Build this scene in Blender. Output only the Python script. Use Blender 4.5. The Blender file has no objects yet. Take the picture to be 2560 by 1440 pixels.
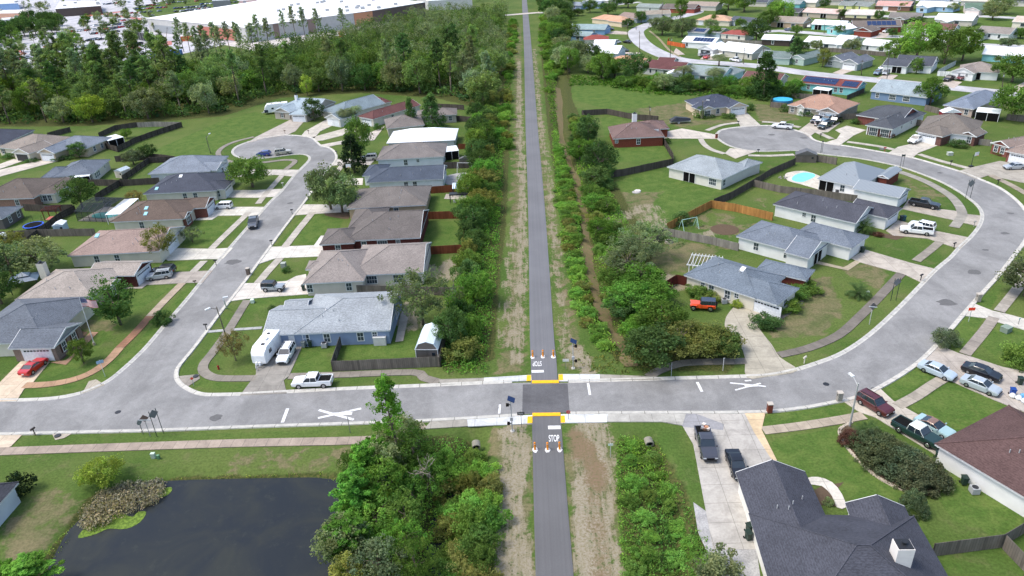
import bpy, math, random
import numpy as np
from mathutils import Vector, Matrix
from mathutils.geometry import tessellate_polygon
random.seed(7); rng = np.random.default_rng(7)
# ---------------------------------------------------------------- camera, world, sun, exposure
sc = bpy.context.scene
F, VXY, TXY, HCAM = 1813.0, (1480.0, 4250.0), (1302.0, -211.0), 60.0
dv = Vector((VXY[0]-1280, VXY[1]-720, F)).normalized()
tv = Vector((TXY[0]-1280, TXY[1]-720, F)); tv = (tv - dv*tv.dot(dv)).normalized()
ZW, YW = -dv, tv
XW = YW.cross(ZW)
def c2w(c): return Vector((c.dot(XW), c.dot(YW), c.dot(ZW)))
def P(u, v, z=0.0):
    """ground point (or point at height z) seen at photo pixel u, v"""
    r = c2w(Vector((u-1280, v-720, F)))
    k = (z-HCAM)/r.z
    return Vector((r.x*k, r.y*k, z))
cam = bpy.data.objects.new('camera', bpy.data.cameras.new('camera'))
sc.collection.objects.link(cam); sc.camera = cam
cx, cy, cz = c2w(Vector((1,0,0))), c2w(Vector((0,-1,0))), c2w(Vector((0,0,-1)))
cam.matrix_world = Matrix(((cx.x,cy.x,cz.x,0),(cx.y,cy.y,cz.y,0),(cx.z,cy.z,cz.z,HCAM),(0,0,0,1)))
cam.data.sensor_width = 36; cam.data.lens = 36*F/2560
cam.data.clip_start = 1; cam.data.clip_end = 6000
SUN_EL, SUN_AZ = math.radians(60), math.radians(-98)      # azimuth from +Y, clockwise
w = bpy.data.worlds.new('World'); sc.world = w; w.use_nodes = True
nt = w.node_tree; bg = nt.nodes['Background']
sky = nt.nodes.new('ShaderNodeTexSky'); sky.sky_type = 'NISHITA'; sky.sun_disc = False
sky.sun_elevation = SUN_EL; sky.sun_rotation = SUN_AZ; sky.dust_density = 3.0; sky.air_density = 1.0; sky.ozone_density = 1.0
nt.links.new(sky.outputs[0], bg.inputs[0]); bg.inputs[1].default_value = 0.15
sl = bpy.data.lights.new('sun', 'SUN'); sl.energy = 1.25; sl.angle = math.radians(18); sl.color = (1.0, .955, .88)
so = bpy.data.objects.new('sun', sl); sc.collection.objects.link(so)
sd = Vector((math.sin(SUN_AZ)*math.cos(SUN_EL), math.cos(SUN_AZ)*math.cos(SUN_EL), math.sin(SUN_EL)))
so.rotation_euler = sd.to_track_quat('Z', 'Y').to_euler(); so.location = (0, 0, 200)
sc.view_settings.view_transform = 'Standard'; sc.view_settings.look = 'None'
sc.view_settings.exposure = 1.0; sc.view_settings.gamma = 1.0
sc.render.engine = 'CYCLES'
sc.cycles.max_bounces = 5; sc.cycles.diffuse_bounces = 3; sc.cycles.glossy_bounces = 2; sc.cycles.transparent_max_bounces = 4
sc.cycles.use_adaptive_sampling = True; sc.cycles.adaptive_threshold = 0.02
# ---------------------------------------------------------------- colour and material helpers
def hx(r, g, b):
    f = lambda c: (c/255/12.92) if c/255 <= .04045 else ((c/255+.055)/1.055)**2.4
    return (f(r), f(g), f(b), 1.0)
MATS = {}
class NT:
    def __init__(s, name):
        s.m = bpy.data.materials.new(name); s.m.use_nodes = True; s.t = s.m.node_tree; s.n = s.t.nodes
        s.p = s.n['Principled BSDF']; MATS[name] = s.m
    def node(s, ty, **kw):
        o = s.n.new('ShaderNode'+ty)
        for k, v in kw.items():
            if k.startswith('_'): setattr(o, k[1:], v)
            else: s.set(o.inputs[k.replace('__', ' ')] if not k[1:].isdigit() else o.inputs[int(k[1:])], v)
        return o
    def set(s, i, v):
        if hasattr(v, 'links') or isinstance(v, bpy.types.NodeSocket): s.t.links.new(v, i)
        else: i.default_value = v
    def pos(s): return s.node('NewGeometry').outputs['Position']
    def scale(s, vec, xyz):
        return s.node('Mapping', Vector=vec, Scale=xyz).outputs[0]
    def noise(s, vec, sc_, det=3, rough=.55, dist=0):
        return s.node('TexNoise', Vector=vec, Scale=sc_, Detail=det, Roughness=rough, Distortion=dist).outputs[0]
    def ramp(s, f, a, b, lo=0.0, hi=1.0):
        o = s.node('MapRange'); s.set(o.inputs[0], f); o.inputs[1].default_value = a; o.inputs[2].default_value = b
        o.inputs[3].default_value = lo; o.inputs[4].default_value = hi; o.interpolation_type = 'SMOOTHSTEP'
        return o.outputs[0]
    def mix(s, f, a, b, mode='MIX'):
        o = s.node('Mix', _data_type='RGBA', _blend_type=mode)
        s.set(o.inputs[0], f); s.set(o.inputs[6], a); s.set(o.inputs[7], b)
        return o.outputs[2]
    def math(s, op, a, b=0.0):
        o = s.node('Math', _operation=op); s.set(o.inputs[0], a); s.set(o.inputs[1], b); return o.outputs[0]
    def mul(s, col, f):       # colour times a float
        o = s.node('VectorMath', _operation='SCALE'); s.set(o.inputs[0], col); s.set(o.inputs['Scale'], f); return o.outputs[0]
    def objcol(s): return s.node('ObjectInfo').outputs['Color']
    def bump(s, h, strength, dist=.05):
        s.set(s.p.inputs['Normal'], s.node('Bump', Strength=strength, Distance=dist, Height=h).outputs[0])
    def done(s, col, rough=.8, spec=.3, **kw):
        s.set(s.p.inputs['Base Color'], col); s.set(s.p.inputs['Roughness'], rough)
        s.p.inputs['Specular IOR Level'].default_value = spec
        for k, v in kw.items(): s.set(s.p.inputs[k.replace('_', ' ')], v)
        return s.m
def plain(name, col, rough=.6, spec=.4, **kw):
    q = NT(name); n = q.noise(q.pos(), 3.0, 2)
    return q.done(q.mul(q.mix(0.0, col, col), q.ramp(n, .2, .8, .86, 1.08)), rough, spec, **kw)
def tinted(name, rough=.6, spec=.4, lo=.85, hi=1.1, sc_=2.0, **kw):   # takes its colour from the object
    q = NT(name); n = q.noise(q.pos(), sc_, 4)
    return q.done(q.mul(q.objcol(), q.ramp(n, .25, .75, lo, hi)), rough, spec, **kw)
# ---------------------------------------------------------------- mesh builder
class MB:
    def __init__(s): s.v = []; s.f = []; s.mi = []; s.uv = []
    def add(s, vs, fs, mi=0, uvs=None):
        b = len(s.v); s.v += [tuple(x) for x in vs]
        for k, f in enumerate(fs):
            s.f.append([b+i for i in f]); s.mi.append(mi)
            s.uv.append([uvs[i] for i in f] if uvs else [(0, 0)]*len(f))
        return s
    def box(s, c, size, rot=0, mi=0, M=None):
        hx_, hy_, hz_ = size[0]/2, size[1]/2, size[2]/2
        vs = [Vector((x*hx_, y*hy_, z*hz_)) for z in (-1, 1) for x, y in ((-1,-1),(1,-1),(1,1),(-1,1))]
        R = M if M is not None else Matrix.Rotation(rot, 3, 'Z')
        return s.add([R @ v + Vector(c) for v in vs], [(0,3,2,1),(4,5,6,7),(0,1,5,4),(1,2,6,5),(2,3,7,6),(3,0,4,7)], mi)
    def quad(s, a, b, c, d, mi=0, uvs=None): return s.add([a, b, c, d], [(0,1,2,3)], mi, uvs)
    def tube(s, p, q, r0, r1=None, n=8, mi=0, cap=True):
        p, q = Vector(p), Vector(q); r1 = r0 if r1 is None else r1
        d = (q-p).normalized(); a = d.orthogonal().normalized(); b = d.cross(a)
        vs = []
        for c, r in ((p, r0), (q, r1)):
            for i in range(n):
                t = 2*math.pi*i/n; vs.append(c + a*math.cos(t)*r + b*math.sin(t)*r)
        fs = [(i, (i+1) % n, n+(i+1) % n, n+i) for i in range(n)]
        if cap: fs += [tuple(range(n))[::-1], tuple(range(n, 2*n))]
        return s.add(vs, fs, mi)
    def path(s, pts, rs, n=6, mi=0):
        for i in range(len(pts)-1): s.tube(pts[i], pts[i+1], rs[i], rs[i+1], n, mi)
        return s
    def prism(s, poly, z0, z1, mi=0):
        n = len(poly); vs = [(x, y, z0) for x, y in poly] + [(x, y, z1) for x, y in poly]
        tris = tessellate_polygon([[Vector((x, y, 0)) for x, y in poly]])
        fs = [(i, (i+1) % n, n+(i+1) % n, n+i) for i in range(n)]
        fs += [(a+n, b+n, c+n) for a, b, c in tris] + [(a, c, b) for a, b, c in tris]
        return s.add(vs, fs, mi)
    def loft(s, rings, mi=0, cap=True):
        n = len(rings[0]); vs = [v for r in rings for v in r]; fs = []
        for k in range(len(rings)-1):
            for i in range(n): fs.append((k*n+i, k*n+(i+1) % n, (k+1)*n+(i+1) % n, (k+1)*n+i))
        if cap: fs += [tuple(range(n))[::-1], tuple(range((len(rings)-1)*n, len(rings)*n))]
        return s.add(vs, fs, mi)
    def mesh(s, name, mats, smooth=False):
        me = bpy.data.meshes.new(name); me.from_pydata([tuple(v) for v in s.v], [], s.f)
        for m in (mats if isinstance(mats, (list, tuple)) else [mats]): me.materials.append(MATS[m])
        me.polygons.foreach_set('material_index', s.mi)
        uvl = me.uv_layers.new(name='UVMap'); uvl.data.foreach_set('uv', [c for f in s.uv for t in f for c in t])
        if smooth: me.polygons.foreach_set('use_smooth', [True]*len(me.polygons))
        me.validate(); me.update(); return me
    def build(s, name, mats, parent=None, col=None, smooth=False, org=None):
        if org is not None: s.v = [(x-org[0], y-org[1], z-org[2]) for x, y, z in s.v]
        return link(name, s.mesh(name, mats, smooth), parent, col)
def link(name, me, parent=None, col=None, loc=None, rz=0, scale=None):
    o = bpy.data.objects.new(name, me); sc.collection.objects.link(o)
    if parent is not None: o.parent = parent
    if col is not None: o.color = (*col[:3], 1)
    if loc is not None: o.location = loc
    if rz: o.rotation_euler = (0, 0, rz)
    if scale is not None: o.scale = (scale,)*3 if isinstance(scale, (int, float)) else scale
    return o
def tag(o, label, cat, group=None):
    o['label'] = label; o['category'] = cat
    if group: o['group'] = group
    return o
def struct(o): o['kind'] = 'structure'; return o
def thing(name, label, cat, loc, rz=0, group=None):
    return tag(link(name, None, None, None, loc, rz), label, cat, group)
def W2(pts, z=0): return [P(u, v, z) for u, v in pts]
def smooth_path(pts, per=4, closed=False):
    n = len(pts); out = []
    rng_ = range(n if closed else n-1)
    for i in rng_:
        g = lambda k: pts[k % n] if closed else pts[min(max(k, 0), n-1)]
        a, b, c, d = g(i-1), g(i), g(i+1), g(i+2)
        for j in range(per):
            t = j/per
            out.append(.5*((2*b)+(c-a)*t+(2*a-5*b+4*c-d)*t*t+(3*b-a-3*c+d)*t**3))
    if not closed: out.append(pts[-1])
    return out
def sheet(name, pts, z, mat, col=None, kind='structure', sm=0, thick=.0):
    w_ = W2(pts, z)
    if sm: w_ = smooth_path(w_, sm, True)
    tris = tessellate_polygon([w_]); mb = MB()
    fs = []
    for t in tris:
        a, b, c = [w_[i] for i in t]
        fs.append(t if (b-a).cross(c-a).z > 0 else t[::-1])
    mb.add(w_, fs)
    if thick:
        n = len(w_); mb.add(w_ + [Vector((p.x, p.y, z-thick)) for p in w_], [(i, (i+1) % n, n+(i+1) % n, n+i) for i in range(n)])
    o = mb.build(name, mat, None, col)
    if kind: o['kind'] = kind
    return o
def offs(pts, d):
    """offset a world polyline sideways (left positive)"""
    out = []
    for i, p in enumerate(pts):
        a, b = pts[max(i-1, 0)], pts[min(i+1, len(pts)-1)]
        t = Vector((b.x-a.x, b.y-a.y, 0)); t = t.normalized() if t.length > 1e-6 else Vector((1, 0, 0))
        out.append(Vector((p.x-t.y*d, p.y+t.x*d, p.z)))
    return out
def strip(name, pts, width, z, mat, col=None, sm=3, world=False, kind='structure', thick=.03):
    w_ = pts if world else W2(pts, z)
    if sm: w_ = smooth_path(w_, sm)
    l, r = offs(w_, width/2), offs(w_, -width/2); mb = MB(); L = 0
    for i in range(len(w_)-1):
        L2 = L+(w_[i+1]-w_[i]).length
        mb.quad(r[i], r[i+1], l[i+1], l[i], 0, [(0, L), (0, L2), (width, L2), (width, L)][0:4])
        if thick:
            dz = Vector((0, 0, -thick))
            mb.quad(l[i], l[i+1], l[i+1]+dz, l[i]+dz); mb.quad(r[i+1], r[i], r[i]+dz, r[i+1]+dz)
        L = L2
    o = mb.build(name, mat, None, col)
    if kind: o['kind'] = kind
    return o
def text_mesh(txt, size, mat, extrude=0.0, name='lettering', bold=0.0):
    cu = bpy.data.curves.new('txt', 'FONT'); cu.body = txt; cu.size = size; cu.extrude = extrude
    cu.offset = bold; cu.align_x = 'CENTER'; cu.align_y = 'CENTER'
    o = bpy.data.objects.new('txt', cu); sc.collection.objects.link(o)
    dg = bpy.context.evaluated_depsgraph_get(); me = bpy.data.meshes.new_from_object(o.evaluated_get(dg))
    bpy.data.objects.remove(o); me.name = name; me.materials.clear(); me.materials.append(MATS[mat]); return me
# ---------------------------------------------------------------- materials
q = NT('asphalt'); p = q.pos(); a = q.noise(p, .12, 5, .6, .6); b = q.noise(p, 9, 2); c = q.noise(q.scale(p, (.6, .05, 1)), 1.0, 3)
a2 = q.noise(p, .5, 5, .7, 1.5); cc = q.mul(q.objcol(), q.ramp(a, .3, .7, .8, 1.14)); cc = q.mul(cc, q.ramp(a2, .3, .7, .92, 1.07)); cc = q.mul(cc, q.ramp(b, .3, .7, .88, 1.1)); q.done(q.mul(cc, q.ramp(c, .3, .7, .95, 1.05)), .85, .25)
q = NT('trail_asphalt'); p = q.pos(); c = q.noise(q.scale(p, (3.0, .015, 1)), 1.0, 3); b = q.noise(p, 12, 2); a = q.noise(p, .1, 3)
q.done(q.mul(q.mul(q.mul(q.objcol(), q.ramp(c, .3, .7, .94, 1.06)), q.ramp(b, .3, .7, .92, 1.08)), q.ramp(a, .3, .7, .93, 1.07)), .85, .25)
def conc(name, joint):
    q = NT(name); p = q.pos(); a = q.noise(p, .35, 5, .65, 1.0); b = q.noise(p, 4, 3)
    cc = q.mul(q.mul(q.objcol(), q.ramp(a, .25, .75, .7, 1.04)), q.ramp(b, .3, .7, .9, 1.03))
    if joint == 'uv':
        uv = q.node('UVMap').outputs[0]; y = q.node('SeparateXYZ', Vector=uv).outputs[1]
        f = q.math('FRACT', q.math('DIVIDE', y, 1.55)); j = q.math('LESS_THAN', f, .05)
        blk_ = q.noise(q.node('CombineXYZ', X=q.math('FLOOR', q.math('DIVIDE', y, 1.55)), Y=p).outputs[0] if False else q.node('CombineXYZ', X=q.math('FLOOR', q.math('DIVIDE', y, 1.55))).outputs[0], 3.3, 0)
        cc = q.mul(cc, q.ramp(blk_, .2, .8, .86, 1.1))
    else:
        br = q.node('TexBrick', Vector=p, Scale=.34, Mortar__Size=.012, Mortar__Smooth=.1, Color1=(1,1,1,1), Color2=(1,1,1,1), Mortar=(0,0,0,1), _offset=0.0, Brick__Width=1.0, Row__Height=1.0)
        j = q.math('SUBTRACT', 1.0, br.outputs[0])
    q.done(q.mix(q.math('MULTIPLY', j, .45), cc, hx(70, 68, 62)), .85, .25)
conc('walk_concrete', 'uv'); conc('drive_concrete', 'br')
q = NT('kerb_concrete'); p = q.pos(); a = q.noise(p, 1.3, 5, .7); uv = q.node('UVMap').outputs[0]; y = q.node('SeparateXYZ', Vector=uv).outputs[1]
j = q.math('LESS_THAN', q.math('FRACT', q.math('DIVIDE', y, 3.05)), .03)
q.done(q.mix(q.math('MULTIPLY', j, .7), q.mul(q.objcol(), q.ramp(a, .2, .8, .72, 1.12)), hx(60, 58, 50)), .85, .2)
# ground: one sheet, cover painted per vertex as grass type (sand, lush, dry, brush)
q = NT('ground_cover'); p = q.pos()
at = q.node('Attribute', _attribute_name='cover'); r, g, b_ = q.node('SeparateColor', Color=at.outputs[0]).outputs[:3]; al = at.outputs['Alpha']
n1, n2, n3, n4 = q.noise(p, .045, 5, .6), q.noise(p, .4, 5, .65, .5), q.noise(p, 3.0, 4, .7), q.noise(q.scale(p, (1, .12, 1)), 1.6, 4, .7)
gr = q.mix(q.ramp(n1, .35, .65), hx(68, 92, 40), hx(90, 104, 54))
gr = q.mix(q.math('MULTIPLY', q.ramp(n2, .52, .72), .55), gr, hx(104, 104, 70))
lush = q.mix(q.ramp(n2, .3, .75), hx(68, 94, 40), hx(92, 110, 54)); lush = q.mix(q.math('MULTIPLY', q.ramp(q.noise(p, .9, 5, .7), .5, .75), .5), lush, hx(98, 104, 60))
dry = q.mix(q.ramp(n2, .35, .65), hx(86, 94, 58), hx(112, 106, 78))
sand = q.mix(q.ramp(n3, .3, .7), hx(164, 155, 138), hx(106, 100, 74))
dirt = q.mix(q.ramp(n3, .3, .7), hx(54, 70, 32), hx(84, 82, 48))
def w8(v, n, k=.9): return q.ramp(q.math('ADD', v, q.math('MULTIPLY', q.math('SUBTRACT', n, .5), k)), .38, .62)
gr = q.mix(w8(g, n1, .3), gr, lush); gr = q.mix(w8(b_, n2, 1.6), gr, dry)
gr = q.mix(w8(al, n2, .8), gr, dirt)
gr = q.mix(w8(r, q.math('ADD', q.math('ADD', q.math('MULTIPLY', n4, .35), q.math('MULTIPLY', n2, .3)), q.math('MULTIPLY', n3, .35)), 3.2), gr, sand)
c2_ = q.node('Attribute', _attribute_name='soil'); gr = q.mix(w8(c2_.outputs['Fac'], q.math('ADD', q.math('MULTIPLY', n3, .6), q.math('MULTIPLY', n2, .4)), 1.6), gr, q.mix(q.ramp(n3, .3, .7), hx(136, 114, 94), hx(96, 90, 64)))
gr = q.mul(gr, q.ramp(n3, .25, .75, .72, 1.22)); q.bump(n3, .5, .12); q.done(gr, .95, .1)
q = NT('roof_shingle'); p = q.pos(); z = q.node('SeparateXYZ', Vector=p).outputs[2]
n = q.noise(q.scale(p, (1, 1, 5)), 3.5, 3, .7); n0 = q.noise(p, .35, 3)
row = q.math('LESS_THAN', q.math('FRACT', q.math('MULTIPLY', z, 9.0)), .25)
cc = q.mul(q.mul(q.objcol(), q.ramp(n, .3, .7, .72, 1.25)), q.ramp(n0, .3, .7, .9, 1.1))
q.done(q.mul(cc, q.math('SUBTRACT', 1.0, q.math('MULTIPLY', row, .16))), .92, .15)
q = NT('roof_metal'); p = q.pos(); x = q.node('SeparateXYZ', Vector=p)
s_ = q.math('LESS_THAN', q.math('FRACT', q.math('MULTIPLY', q.math('ADD', x.outputs[0], q.math('MULTIPLY', x.outputs[1], .3)), 1.6)), .14)
q.done(q.mul(q.objcol(), q.math('SUBTRACT', 1.0, q.math('MULTIPLY', s_, .16))), .4, .5)
q = NT('wall_siding'); p = q.pos(); z = q.node('SeparateXYZ', Vector=p).outputs[2]; n = q.noise(p, .8, 3)
f = q.math('FRACT', q.math('MULTIPLY', z, 5.0))
q.done(q.mul(q.mul(q.objcol(), q.ramp(n, .3, .7, .93, 1.05)), q.ramp(f, .0, .25, .88, 1.0)), .7, .3)
q = NT('wall_brick'); p = q.pos(); x = q.node('SeparateXYZ', Vector=p)
v = q.node('CombineXYZ', X=q.math('ADD', x.outputs[0], x.outputs[1]), Y=x.outputs[2]).outputs[0]
br = q.node('TexBrick', Vector=v, Scale=4.0, Mortar__Size=.03, Color1=(1,1,1,1), Color2=(.62,.6,.6,1), Mortar=(1.2,1.2,1.2,1))
q.done(q.mix(1.0, q.objcol(), br.outputs[0], 'MULTIPLY'), .9, .2)
q = NT('leaf'); at = q.node('Attribute', _attribute_name='tint'); oi = q.node('ObjectInfo')
cc = q.mix(1.0, oi.outputs['Color'], at.outputs[0], 'MULTIPLY'); cc = q.mul(cc, q.ramp(oi.outputs['Random'], 0, 1, 1.1, 1.75))
d1 = q.node('BsdfDiffuse', Color=cc); d2 = q.node('BsdfTranslucent', Color=q.mix(1.0, cc, (1.15, 1.25, .6, 1), 'MULTIPLY')); ms = q.node('MixShader', _label='leafmix')
ms.inputs[0].default_value = .42; q.t.links.new(d1.outputs[0], ms.inputs[1]); q.t.links.new(d2.outputs[0], ms.inputs[2])
q.t.links.new(ms.outputs[0], q.n['Material Output'].inputs[0])
q = NT('bark'); p = q.pos(); n = q.noise(q.scale(p, (6, 6, 1)), 2, 4); q.done(q.mix(n, hx(70, 60, 50), hx(135, 125, 112)), .95, .1)
q = NT('water_dark'); p = q.pos(); n = q.noise(p, .12, 5, .6, 1.0); n2 = q.noise(q.scale(p, (1, .6, 1)), 2.2, 4, .6); n3 = q.noise(p, .8, 5, .75)
cc = q.mix(q.ramp(n, .35, .7), hx(40, 45, 50), hx(52, 55, 52)); cc = q.mix(q.math('MULTIPLY', q.ramp(n3, .55, .72), .5), cc, hx(58, 62, 58))
q.bump(n2, .06, .03); q.done(cc, .1, .12)
q = NT('pool_water'); p = q.pos(); n = q.noise(p, 1.2, 3); q.done(q.mix(n, hx(96, 190, 190), hx(130, 215, 208)), .1, .5)
q = NT('fence_wood'); p = q.pos(); x = q.node('UVMap').outputs[0]; u = q.node('SeparateXYZ', Vector=x).outputs[0]
pl_ = q.noise(q.node('CombineXYZ', X=q.math('FLOOR', q.math('MULTIPLY', u, 3.4))).outputs[0], 7.3, 0); gp = q.math('LESS_THAN', q.math('FRACT', q.math('MULTIPLY', u, 3.4)), .12)
n = q.noise(q.scale(p, (1, 1, .3)), 2.2, 4)
q.done(q.mul(q.mul(q.mul(q.objcol(), q.ramp(pl_, .2, .8, .72, 1.22)), q.ramp(n, .3, .7, .85, 1.1)), q.math('SUBTRACT', 1.0, q.math('MULTIPLY', gp, .35))), .9, .15)
tinted('wall_stucco', .85, .2, .93, 1.05, .7); tinted('painted', .5, .4, .92, 1.05); tinted('cloth', .9, .1)
q = NT('car_paint'); q.done(q.objcol(), .28, .5, Metallic=.15, Coat_Weight=.6)
plain('glass', hx(38, 48, 56), .08, .8); plain('window_glass', hx(62, 72, 80), .12, .7); plain('rubber', hx(28, 28, 28), .8, .3); plain('chrome', hx(170, 172, 175), .25, .6, Metallic=.8)
plain('trim', hx(222, 224, 224), .6, .3); plain('dark_metal', hx(40, 42, 46), .5, .4); plain('dark_void', hx(22, 22, 22), .9, .1)
plain('galvanised', hx(165, 168, 170), .45, .5); plain('white_paint', hx(225, 226, 224), .7, .3)
plain('yellow_mark', hx(238, 178, 30), .7, .3); plain('bollard_orange', hx(228, 140, 26), .6, .3); plain('patch_asphalt', hx(98, 98, 98), .85, .2)
plain('lamp_red', hx(150, 20, 18), .3, .5); plain('lamp_clear', hx(220, 225, 228), .2, .6); plain('solar_blue', hx(34, 52, 88), .2, .6)
plain('mulch', hx(92, 78, 64), .95, .1); plain('garage_white', hx(218, 222, 226), .6, .3)
q = NT('road_mark_worn'); n = q.noise(q.pos(), 2.5, 5, .7); q.done(q.mix(q.ramp(n, .52, .68), hx(215, 216, 216), hx(158, 160, 164)), .8, .2)
q = NT('gravel'); n = q.noise(q.pos(), 6, 5, .8); n2 = q.noise(q.pos(), .6, 3); q.done(q.mul(q.mix(q.ramp(n, .3, .7), hx(132, 132, 132), hx(176, 175, 172)), q.ramp(n2, .3, .7, .85, 1.1)), .95, .1)
q = NT('algae'); n = q.noise(q.pos(), 3, 4, .7); q.done(q.mix(q.ramp(n, .35, .65), hx(74, 96, 40), hx(112, 136, 58)), .9, .1)
# ================================================================ GROUND
ASPH = hx(132, 132, 131)
ROAD = [(-260,1014),(-60,1008),(0,1004),(70,1003),(140,998),(200,986),(245,969),(282,948),(318,918),(345,893),(375,862),(420,808),(470,750),(515,694),(560,640),(612,580),(650,537),(680,503),(707,478),(737,440),(757,420),(774,402),(775,392),(762,386),(735,386),(702,390),(672,394),(640,397),(612,396),(592,390),(583,380),(592,368),(612,359),(640,350),(665,345),(712,339),(752,341),(778,346),(790,356),(802,366),(820,370),(835,381),(839,395),(832,408),(812,430),(795,455),(775,482),(755,510),(730,541),(702,577),(672,618),(638,664),(600,716),(552,776),(515,826),(480,872),(450,908),(438,928),(438,948),(452,966),(478,981),(505,989),(545,990),(640,987),(840,976),(1090,966),(1280,957),(1420,957),(1655,950),(1867,944),(1925,941),(1982,930),(2032,915),(2095,892),(2145,863),(2195,824),(2257,765),(2307,713),(2345,674),(2380,645),(2400,622),(2430,594),(2452,565),(2459,540),(2450,518),(2425,496),(2390,473),(2345,450),(2270,422),(2220,409),(2145,395),(2065,386),(2000,376),(1955,377),(1900,378),(1867,375),(1830,366),(1805,353),(1794,340),(1803,327),(1830,321),(1870,317),(1920,315),(1960,320),(1995,329),(2018,338),(2032,350),(2060,358),(2120,367),(2207,382),(2277,395),(2345,414),(2395,429),(2442,447),(2495,470),(2535,499),(2562,530),(2572,560),(2560,600),(2525,646),(2495,685),(2440,745),(2407,782),(2357,840),(2310,889),(2270,921),(2207,960),(2145,989),(2073,1005),(2006,1017),(1923,1026),(1806,1029),(1700,1029),(1520,1030),(1426,1031),(1306,1035),(1086,1048),(853,1057),(633,1064),(400,1073),(200,1078),(0,1083),(-60,1086),(-260,1092)]
rw = smooth_path(W2(ROAD, .045), 3, True)
sheet('road', ROAD, .045, 'asphalt', ASPH, sm=3)
def kerb(pts, side, name='kerb', sm=3):
    """rolled kerb along a stretch of road edge; side +1 puts it to the left of the direction of travel"""
    w_ = smooth_path(W2(pts, 0), sm); mb = MB()
    prof = [(-.12, .05), (.12, .055), (.38, .15), (.58, .165), (.62, 0)]
    rows = [[Vector((p_.x, p_.y, z)) for p_ in offs(w_, side*d)] for d, z in prof]
    for r_ in range(len(rows)-1):
        L = 0
        for i in range(len(w_)-1):
            L2 = L+(w_[i+1]-w_[i]).length; A, B, C, D = rows[r_][i], rows[r_][i+1], rows[r_+1][i+1], rows[r_+1][i]
            uv = [(0, L), (0, L2), (1, L2), (1, L)]
            if side > 0: mb.quad(A, B, C, D, 0, uv)
            else: mb.quad(D, C, B, A, 0, uv[::-1] if False else [(1, L), (1, L2), (0, L2), (0, L)])
            L = L2
    return struct(mb.build(name, 'kerb_concrete', None, hx(186, 184, 176)))
iA = ROAD.index((638,664))
kerb(ROAD[1:ROAD.index((1280,957))+1], 1)
kerb(ROAD[ROAD.index((1420,957)):ROAD.index((1426,1031))+1], 1)
kerb(ROAD[ROAD.index((1306,1035)):-1], 1)
# trail
TR = [(1392,1560),(1386.5,1440),(1376.5,1260),(1369,1110),(1366.5,1060),(1361,955),(1359,900),(1354.6,840),(1346.5,640),(1339,480),(1328,300),(1321,150),(1315.5,60),(1311,0),(1306,-80),(1304,-140)]
trw = W2(TR, .07)
i0, i1 = TR.index((1366.5,1060)), TR.index((1361,955))
a_ = P(1366, 1033, .07); b_ = P(1361, 958, .07)
strip('trail', trw[:i0+1]+[a_], 3.85, .07, 'trail_asphalt', hx(96, 96, 97), 3, True)
strip('trail', [b_]+trw[i1+1:], 3.85, .07, 'trail_asphalt', hx(106, 107, 110), 3, True)
sheet('crosswalk', [(1307,961),(1419,958.5),(1424,1030.5),(1305.5,1034)], .052, 'asphalt', hx(92, 92, 94))
# verge strips of fresh pale concrete beside the crossing
FRESH = hx(205, 208, 208)
sheet('pavement', [(1210,944),(1328,937),(1329,951),(1210,956)], .12, 'drive_concrete', FRESH, thick=.12)
sheet('pavement', [(1396,935),(1500,935),(1500,951),(1397,953)], .12, 'drive_concrete', FRESH, thick=.12)
sheet('pavement', [(1167,1044),(1331,1037),(1331,1058),(1170,1066)], .12, 'drive_concrete', FRESH, thick=.12)
sheet('pavement', [(1402,1035),(1520,1034),(1517,1055),(1402,1057)], .12, 'drive_concrete', FRESH, thick=.12)
OLD = hx(160, 156, 146)
sheet('pavement', [(1098,948),(1210,944.5),(1210,955),(1100,962)], .118, 'drive_concrete', OLD, thick=.12)
sheet('pavement', [(1500,935.5),(1640,941),(1655,948),(1500,950.5)], .118, 'drive_concrete', OLD, thick=.12)
sheet('pavement', [(1078,1052),(1167,1046),(1170,1065),(1060,1072)], .118, 'drive_concrete', OLD, thick=.12)
sheet('pavement', [(1520,1034),(1715,1034),(1706,1063),(1655,1054),(1517,1054)], .118, 'drive_concrete', hx(176, 174, 166), thick=.12)
for pl in ([(1330,951),(1396,950),(1397,957),(1329.5,958)], [(1331,1032),(1401,1031),(1401,1039),(1331,1040)], [(1317,938),(1327.5,937.5),(1327.5,951.5),(1316,952)], [(1396.5,936),(1407,935.5),(1408,950),(1397,950.5)], [(1319,1041),(1331,1040.5),(1331,1057.5),(1318,1058)], [(1401.5,1039),(1412,1038.5),(1413,1056),(1402,1056.5)]):
    sheet('tactile_paving', pl, .135, 'yellow_mark', thick=.05)
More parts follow.
